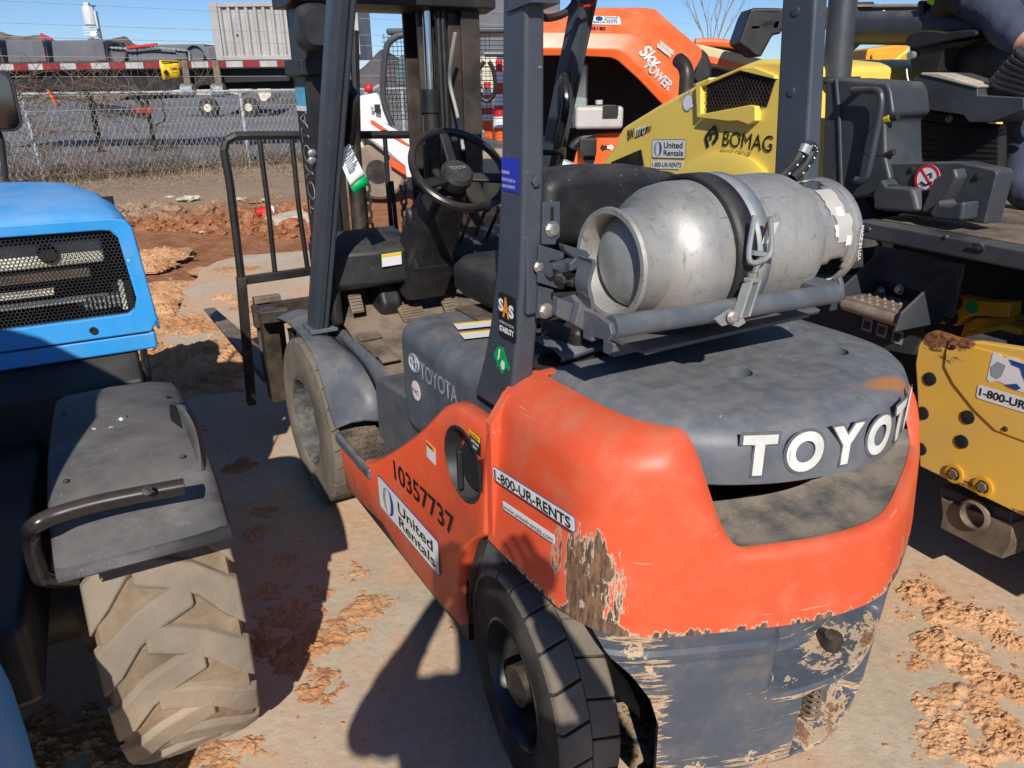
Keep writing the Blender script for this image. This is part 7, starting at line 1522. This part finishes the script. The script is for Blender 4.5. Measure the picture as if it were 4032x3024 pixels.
gbox(940, 1500, 328, 440, 'grey plastic box standing behind the chained low box', y=TY+1.5, ribs=False)
for q in ((862, 385), (1425, 400)):
    p = T(q, TY+.12); b = MB(); b.lathe([(.001, .0), (.20, .0), (.22, .05), (.22, .1)], (0, 0, 0), (0, -1, 0), 24); o = b.build('round_handle', 'plastic_grey'); o.location = p; o.parent = None; tag(o, ('left' if q[0] < 1000 else 'right')+' round moulded hub standing between the grey boxes', 'hub', 'round hubs on the trailer')
CH_ = empty('tie_down_chain', None, 'steel tie-down chain with red binder over the grey boxes', 'chain', loc=(TO.x, TY, zd)); b = MB(); cp_ = smoothpath([T(q, TY+.05)-V((TO.x, TY, zd)) for q in ((800, 345), (920, 352), (1090, 345), (1200, 352), (1330, 365), (1370, 375), (1380, 450))], 8)
for i in range(len(cp_)-1):
    c_ = (cp_[i]+cp_[i+1])/2; d = (cp_[i+1]-cp_[i]); b.beam(cp_[i]-d*.1, cp_[i+1]+d*.1, .03 if i % 2 else .055, .055 if i % 2 else .03)
b.build('links', 'galv', CH_, bev=.01); b = MB(); b.beam(T((920, 345), TY)-V((TO.x, TY, zd)), T((1140, 320), TY)-V((TO.x, TY, zd)), .05, .05); b.build('binder_lever', 'red', CH_)
# corrugated container
ca, cb2 = T((1520, 20), TY+.1), T((2600, 460), TY+.1); CN = empty('container', None, 'pale grey corrugated steel container standing on the flatbed trailer', 'container', loc=(ca.x, TY+.1, zd+.08)); hC = ca.z-zd-.08; wC = cb2.x-ca.x
b = MB(); pts = []; x = .18; k = 0; pit = .215
while x < wC:
    for f, dp in ((.0, 0), (.28, 0), (.40, .07), (.85, .07)): pts.append((x+f*pit, dp))
    x += pit
b.loft([[(p[0], p[1], .1) for p in pts], [(p[0], p[1], hC-.08) for p in pts]], cap=False, closed=False); b.build('corrugated_side', 'container', CN, smooth=False)
b = MB(); b.bx(-.02, .17, -.03, .1, 0, hC); b.build('corner_post', 'container', CN, bev=.01)
for z_ in (0, hC-.1): b = MB(); b.bx(.17, wC, -.02, .1, z_, z_+.1); b.build('side_rail', 'container', CN, bev=.01)
b = MB(); b.bx(0, wC, .08, 2.3, .02, hC-.03); b.build('body', 'container', CN)
p = T((1692, 145), TY+.08); s_ = sticker('number_plate', (p.x-ca.x, -.005, p.z-zd-.4), (1, 0, 0), Z, .09, .36, 'ur_grey', CN)
# ------------------------------------------------------------------ far things
def far(q, y, f=cT): return wd(*f(*q), 'y', y)
s0 = far((640, 270), 150); SI = empty('silo', None, 'tall white cement silo on a steel frame on the skyline', 'silo', loc=(s0.x, 150, 0))
def sz(v): return far((640, v), 150).z
sc = (far((690, 100), 150).x-far((605, 100), 150).x)/2; xo = far((645, 100), 150).x-s0.x
b = MB(); b.lathe([(.3*sc, sz(205)), (sc*.55, sz(195)), (sc, sz(180)), (sc, sz(60)), (.9*sc, sz(50)), (.2*sc, sz(48))], (xo, 0, 0), (0, 0, 1), 28); b.build('tank', 'silo', SI)
b = MB(); b.bx(xo-.5, xo+.4, -.4, .4, sz(50), sz(20)); b.build('top_unit', 'silo', SI); b = MB(); b.bx(xo+.7, xo+1.3, -.3, .3, sz(50), sz(35)); b.build('filter', 'ur_blue', SI)
for i, sx in enumerate((-.8, .8)):
    for sy in (-1, 1): b = MB(); b.beam((xo+sx*sc, sy*sc, 0), (xo+sx*sc, sy*sc, sz(180)), .25, .25); b.build('leg', 'silo', SI)
for z_ in (200, 215, 235, 255): b = MB(); b.beam((xo-sc, -sc, sz(z_)), (xo+sc*1.4, -sc, sz(z_-4)), .2, .2); b.build('brace', 'silo', SI)
b = MB(); b.bx(xo+sc*1.05, xo+sc*1.35, -.4, .4, sz(290), sz(80)); b.build('ladder_tower', 'silo', SI); b = MB(); b.bx(xo+.2, xo+sc*1.2, -1.3, -.6, sz(265), sz(235)); b.build('hopper', 'white', SI)
def pile(name, lab, pts, y, mat, dep):
    P = [wd(px, py, 'y', y) for px, py in pts]; o_ = V((P[0].x, y, 0)); top = smoothpath([p-o_ for p in P], 5); b = MB(); rows = []
    for f in (-1, -.75, -.5, -.25, 0, .3, .7, 1): rows.append([V((p.x, f*dep, max(0, p.z*(1-abs(f)**1.1)*(1+.10*NZ.noise(V((p.x*.25, f*3, 0))))))) for p in top])
    b.loft(rows, cap=False, closed=False); o = b.build(name, mat, ang=60); o.location = o_; tag(o, lab, 'pile', 'heaps on the skyline'); return o
pile('earth_pile', 'long brown earth heap on the skyline left of the silo', ((-300, 330), (-200, 150), (-60, 130), (20, 138), (60, 138), (115, 132), (160, 140), (200, 155), (260, 200), (300, 330)), 130, 'dirt_pile', 14)
pile('earth_pile', 'brown earth heap on the skyline right of the silo', ((300, 330), (345, 165), (380, 148), (430, 143), (470, 148), (495, 145), (525, 168), (560, 195), (620, 330)), 130, 'dirt_pile', 14)
pile('gravel_pile', 'large grey gravel heap seen between pillar and mast', ((1150, 335), (1300, 330), (1370, 300), (1430, 255), (1490, 192), (1515, 190), (1550, 215), (1640, 280), (1760, 335)), 62, 'gravel', 16)
pile('earth_pile', 'low dark earth ridge far behind the lot', ((560, 335), (700, 330), (1000, 322), (1120, 300), (1140, 305), (1300, 325), (2000, 322), (2600, 330), (3200, 332)), 180, 'dirt_pile', 14)
# red boom tip
p0, p1 = far((295, 248), 60), far((380, 288), 60); b = MB(); b.beam(V((0, 0, 0)), p1-p0, .12, .18); o = b.build('red_boom_tip', 'red'); o.location = p0; tag(o, 'thin red boom tip rising in front of the brown heap', 'boom')
# white loader
l0 = far((1700, 700), 46); LD = empty('white_loader', None, 'dusty white wheeled loader parked far behind the fence', 'loader', loc=(l0.x, 46, 0))
def lp_(qs, y0, y1, name, mt_): 
    P = [far(q, 46)-V((l0.x, 0, 0)) for q in qs]; b = MB(); b.prism([(p.x, p.z) for p in P], 'y', y0, y1); return b.build(name, mt_, LD, bev=.05)
lp_(((1255, 650), (1400, 610), (1560, 590), (1560, 690), (1380, 690), (1260, 680)), -.6, .8, 'rear_body', 'boulder_white'); lp_(((1680, 610), (1720, 590), (1870, 590), (1880, 640), (1750, 690), (1690, 680)), -.6, .8, 'front_body', 'boulder_white'); lp_(((1900, 650), (1960, 605), (2000, 620), (2005, 700), (1960, 735), (1930, 730)), -1.0, 1.0, 'bucket', 'boulder_white'); lp_(((1600, 600), (1680, 595), (1690, 690), (1600, 690)), -.4, .6, 'articulation', 'chassis_black')
for q in ((1545, 672), (1838, 672)):
    p = far(q, 46); b = MB(); r_ = p.z if p.z > .3 else .7; R__ = .52; b.lathe([(.2, -.25), (R__-.05, -.25), (R__, -.2), (R__, .2), (R__-.05, .25), (.3, .25)], (p.x-l0.x, -.9, R__), (0, 1, 0), 36, cap=True); t__ = b.build('tyre', 'tyre_dark', LD); b = MB(); b.lathe([(.001, -.1), (.20, -.1), (.24, 0)], (p.x-l0.x, -1.1, R__), (0, 1, 0), 24); b.build('rim', 'boulder_white', t__)
# far roofs in the gap left of the front pillar
p = wd(1960, 60, 'y', 40); b = MB(); b.bx(-2.2, 3, 0, 6, -p.z, .2); b.bx(-1.5, 3, .5, 5, .2, .9); o = b.build('site_building', 'plastic_grey', bev=.05); o.location = p; tag(o, 'grey site building far behind the skid steer roof', 'building')
# bare tree
random.seed(9); tp_ = wd(2790, 330, 'y', 30); TRE = empty('bare_tree', None, 'leafless sapling with thin upright twigs behind the orange boom lift', 'tree', loc=(tp_.x, 30, 0)); b = MB(); b.tube([(0, 0, 0), (.05, 0, 1.6), (.0, 0, 2.6)], [.05, .04, .03], 6); b.build('trunk', 'twig', TRE); b = MB()
def twig(p, d, l_, r, k):
    pts = [p]; n = 5
    for i in range(n): d = (d+V((random.uniform(-.2, .2), random.uniform(-.2, .2), .06))).normalized(); pts.append(pts[-1]+d*(l_/n))
    b.tube(pts, [r*(1-.7*i/n) for i in range(n+1)], 4, cap=False)
    if k:
        for i in range(random.randint(3, 5)): j = random.randint(1, n); dd = (d+V((random.uniform(-.8, .8), random.uniform(-.5, .5), random.uniform(.0, .5)))).normalized(); twig(pts[j], dd, l_*random.uniform(.3, .55), r*.55, k-1)
for a in (-.55, -.32, -.12, .08, .22, .42): twig(V((0, 0, 1.7+random.random()*.6)), V((a, random.uniform(-.2, .2), 1)).normalized(), random.uniform(3.0, 4.6), .022, 2)
b.build('crown', 'twig', TRE, recalc=False)
# ------------------------------------------------------------------ people
def figure(name, V_, E_, R_, fmat, mats, parent, sub=3):
    me = bpy.data.meshes.new(name); me.from_pydata([tuple(v) for v in V_], E_, []); o = bpy.data.objects.new(name, me); COL.objects.link(o)
    md = o.modifiers.new('skin', 'SKIN'); md.use_smooth_shade = True
    if not me.skin_vertices: pass
    for i, r in enumerate(R_):
        sv = me.skin_vertices[0].data[i]; sv.radius = r if isinstance(r, tuple) else (r, r); sv.use_root = (i == 0)
    sb = o.modifiers.new('sub', 'SUBSURF'); sb.levels = sb.render_levels = sub
    dg = bpy.context.evaluated_depsgraph_get(); dg.update(); m2 = bpy.data.meshes.new_from_object(o.evaluated_get(dg)); bpy.data.objects.remove(o)
    m2.materials.clear()
    for q in mats: m2.materials.append(MT(q))
    for p in m2.polygons: p.material_index = fmat(p.center); p.use_smooth = True
    cloth = set()
    for p in m2.polygons:
        if mats[p.material_index] != 'skin': cloth.update(p.vertices)
    nr_ = [v.normal.copy() for v in m2.vertices]
    for i in cloth:
        v = m2.vertices[i]; q = v.co; f = 1-abs(NZ.noise(V((q.x*7, q.y*5, q.z*11))))*2; v.co = q+nr_[i]*(.010*f+.006*NZ.noise(q*22))
    o = bpy.data.objects.new(name, m2); COL.objects.link(o); o.parent = parent; return o
def hand(wrist, d, palm_n, parent, s=1.0, curl=.5):
    """palm and five fingers; d = finger direction, palm_n = side the fingers curl to"""
    d = V(d).normalized(); n = V(palm_n); n = (n-d*n.dot(d)).normalized(); sd = d.cross(n); b = MB(); w_ = V(wrist); out = []
    b.loft([[w_+d*f+sd*(p[0])+n*(p[1]) for p in rrect(wd_, th, th*.48, 3)] for f, wd_, th in ((-.02, .050, .036), (.02, .064, .034), (.07, .082, .028), (.09, .080, .024))])
    for k, (off, L_) in enumerate(((-.030, .068), (-.010, .078), (.010, .074), (.029, .058))):
        p = w_+d*.085+sd*off; dd = d.copy(); pts = [p-d*.012, p]
        for seg in range(3): dd = (dd+n*curl*(.5+.35*seg)).normalized(); pts.append(pts[-1]+dd*(L_*(.44, .32, .24)[seg]))
        b.tube(smoothpath(pts, 3), .0085*s, 8)
    p = w_+d*.02-sd*.034; pts = [p, p+d*.03-sd*.018+n*.006, p+d*.055-sd*.012+n*.022, p+d*.072-sd*.0+n*.032]; b.tube(smoothpath(pts, 3), .0098*s, 8)
    return b.build('hand', 'skin', parent, ang=70)
# operator on the roller
OP = empty('person', ro, 'operator in dark grey shirt and navy trousers seated on the roller, forearm bare', 'person')
def S_(q, x): return ro(*cS(*q), 'x', x)
hip = S_((1200, 850), .12); kneeR = S_((2330, 760), .24); sh = S_((1420, -260), .30); elb = S_((1960, 330), .36); wri = S_((2560, 760), .40)
chest = V((.08, sh.y-.02, sh.z-.06)); neck = chest+V((0, .01, .18)); head = neck+V((0, .03, .16)); belly = hip.lerp(chest, .45)+V((-.0, -.02, 0))
shl = V((-.14, sh.y, sh.z)); ell = V((-.20, elb.y-.05, elb.z)); wrl = V((-.12, elb.y+.22, elb.z-.02)); hipl = hip+V((-.2, 0, 0)); kneel = kneeR+V((-.36, 0, 0)); ft = V((kneeR.x, kneeR.y+.05, zf+.06)); ftl = V((kneel.x, kneel.y+.05, zf+.06)); hc = hip+V((-.09, -.02, .02))
Vs = [hc, belly, chest, neck, head, sh, elb, wri, shl, ell, wrl, hip, kneeR, ft, ft+V((0, .16, -.02)), hipl, kneel, ftl, ftl+V((0, .16, -.02)), head+V((0, .01, .10))]
Es = [(0, 1), (1, 2), (2, 3), (3, 4), (2, 5), (5, 6), (6, 7), (2, 8), (8, 9), (9, 10), (0, 11), (11, 12), (12, 13), (13, 14), (0, 15), (15, 16), (16, 17), (17, 18), (4, 19)]
Rs = [(.15, .13), (.16, .13), (.17, .13), .06, .085, .085, .062, .034, .085, .062, .034, .105, .075, .055, .045, .105, .075, .055, .045, .07]
cuff = elb.lerp(wri, .52); dv_ = (wri-elb).normalized()
def fmat(c):
    if (c-elb).dot(dv_) > (cuff-elb).length and (c-wri).length < .45 and c.z > elb.z-.28 and c.z > hip.z-.4 and abs(c.x-elb.lerp(wri, .5).x) < .14 and c.y > cuff.y-.06: return 2
    if c.z > neck.z+.02: return 2
    if c.y > wrl.y-.12 and c.x < -.02 and c.z > hip.z+.1: return 2
    if c.y > kneeR.y-.25 and c.z < elb.z-.30: return 1
    if c.z < hip.z+.06 or (c.y > hip.y+.22 and c.z < hip.z+.20): return 1
    return 0
ob = figure('body', Vs, Es, Rs, fmat, ('shirt', 'denim', 'skin'), OP)
hand(wri+dv_*.03, dv_, V((-.4, .3, -.8)), ob, curl=.6)
b = MB(); p0, p1 = S_((1035, -120), .29), S_((1075, 70), .295); b.tube([p0, p0.lerp(p1, .5)+V((.01, .0, 0)), p1], [.03, .03, .012], 10); b.build('vest', 'lime', OP)
b = MB(); b.sph(head+V((0, -.01, .07)), (.095, .11, .09), 14); b.build('cap', 'shirt', OP)
# photographer: stands behind the lens, throws the shadow over the rear wheel
PE = empty('person', None, 'photographer behind the lens with raised arms, casting the shadow by the rear wheel', 'person', loc=(0, -.42, 0))
def pp(x, y, z): return V((x, y+.42, z))
pel = pp(0, -.46, .98); ch2 = pp(0, -.43, 1.32); nk = pp(0, -.41, 1.47); hd = pp(-.0, -.36, 1.60)
Vs = [pel, pp(0, -.46, 1.14), ch2, nk, hd, pp(0, -.34, 1.70), pp(-.19, -.42, 1.40), pp(-.315, -.24, 1.22), pp(-.125, -.03, 1.48), pp(.19, -.42, 1.40), pp(.315, -.24, 1.22), pp(.115, -.03, 1.48),
      pp(-.11, -.46, .93), pp(-.13, -.45, .50), pp(-.14, -.47, .09), pp(-.15, -.33, .04), pp(.11, -.46, .93), pp(.13, -.45, .50), pp(.14, -.47, .09), pp(.15, -.33, .04)]
Es = [(0, 1), (1, 2), (2, 3), (3, 4), (4, 5), (2, 6), (6, 7), (7, 8), (2, 9), (9, 10), (10, 11), (0, 12), (12, 13), (13, 14), (14, 15), (0, 16), (16, 17), (17, 18), (18, 19)]
Rs = [(.15, .11), (.15, .11), (.16, .11), .055, .085, .075, .075, .055, .032, .075, .055, .032, .10, .065, .045, .05, .10, .065, .045, .05]
def fm2(c):
    if c.z > 1.46 and abs(c.x) < .12 and c.y < .25: return 2
    if c.y > .27 and c.z > 1.35: return 2
    if c.z < .98: return 1
    return 0
bo2 = figure('body', Vs, Es, Rs, fm2, ('shirt', 'denim', 'skin'), PE)
hand(pp(-.120, -.035, 1.495), (.25, .1, .95), (.5, .85, 0), bo2, curl=.45); hand(pp(.110, -.035, 1.495), (-.25, .1, .95), (-.5, .85, 0), bo2, curl=.45)
b = MB(); b.sph(hd+V((0, -.02, .06)), (.09, .10, .085), 14); b.build('hair', 'hair', PE)
PHN = MB(); PHN.bx(-.080, .070, -.022, -.0135, CH-.062, CH+.014); o = PHN.build('phone', 'black_gloss', bev=.004); tag(o, 'black phone held level in both hands just behind the lens', 'phone')
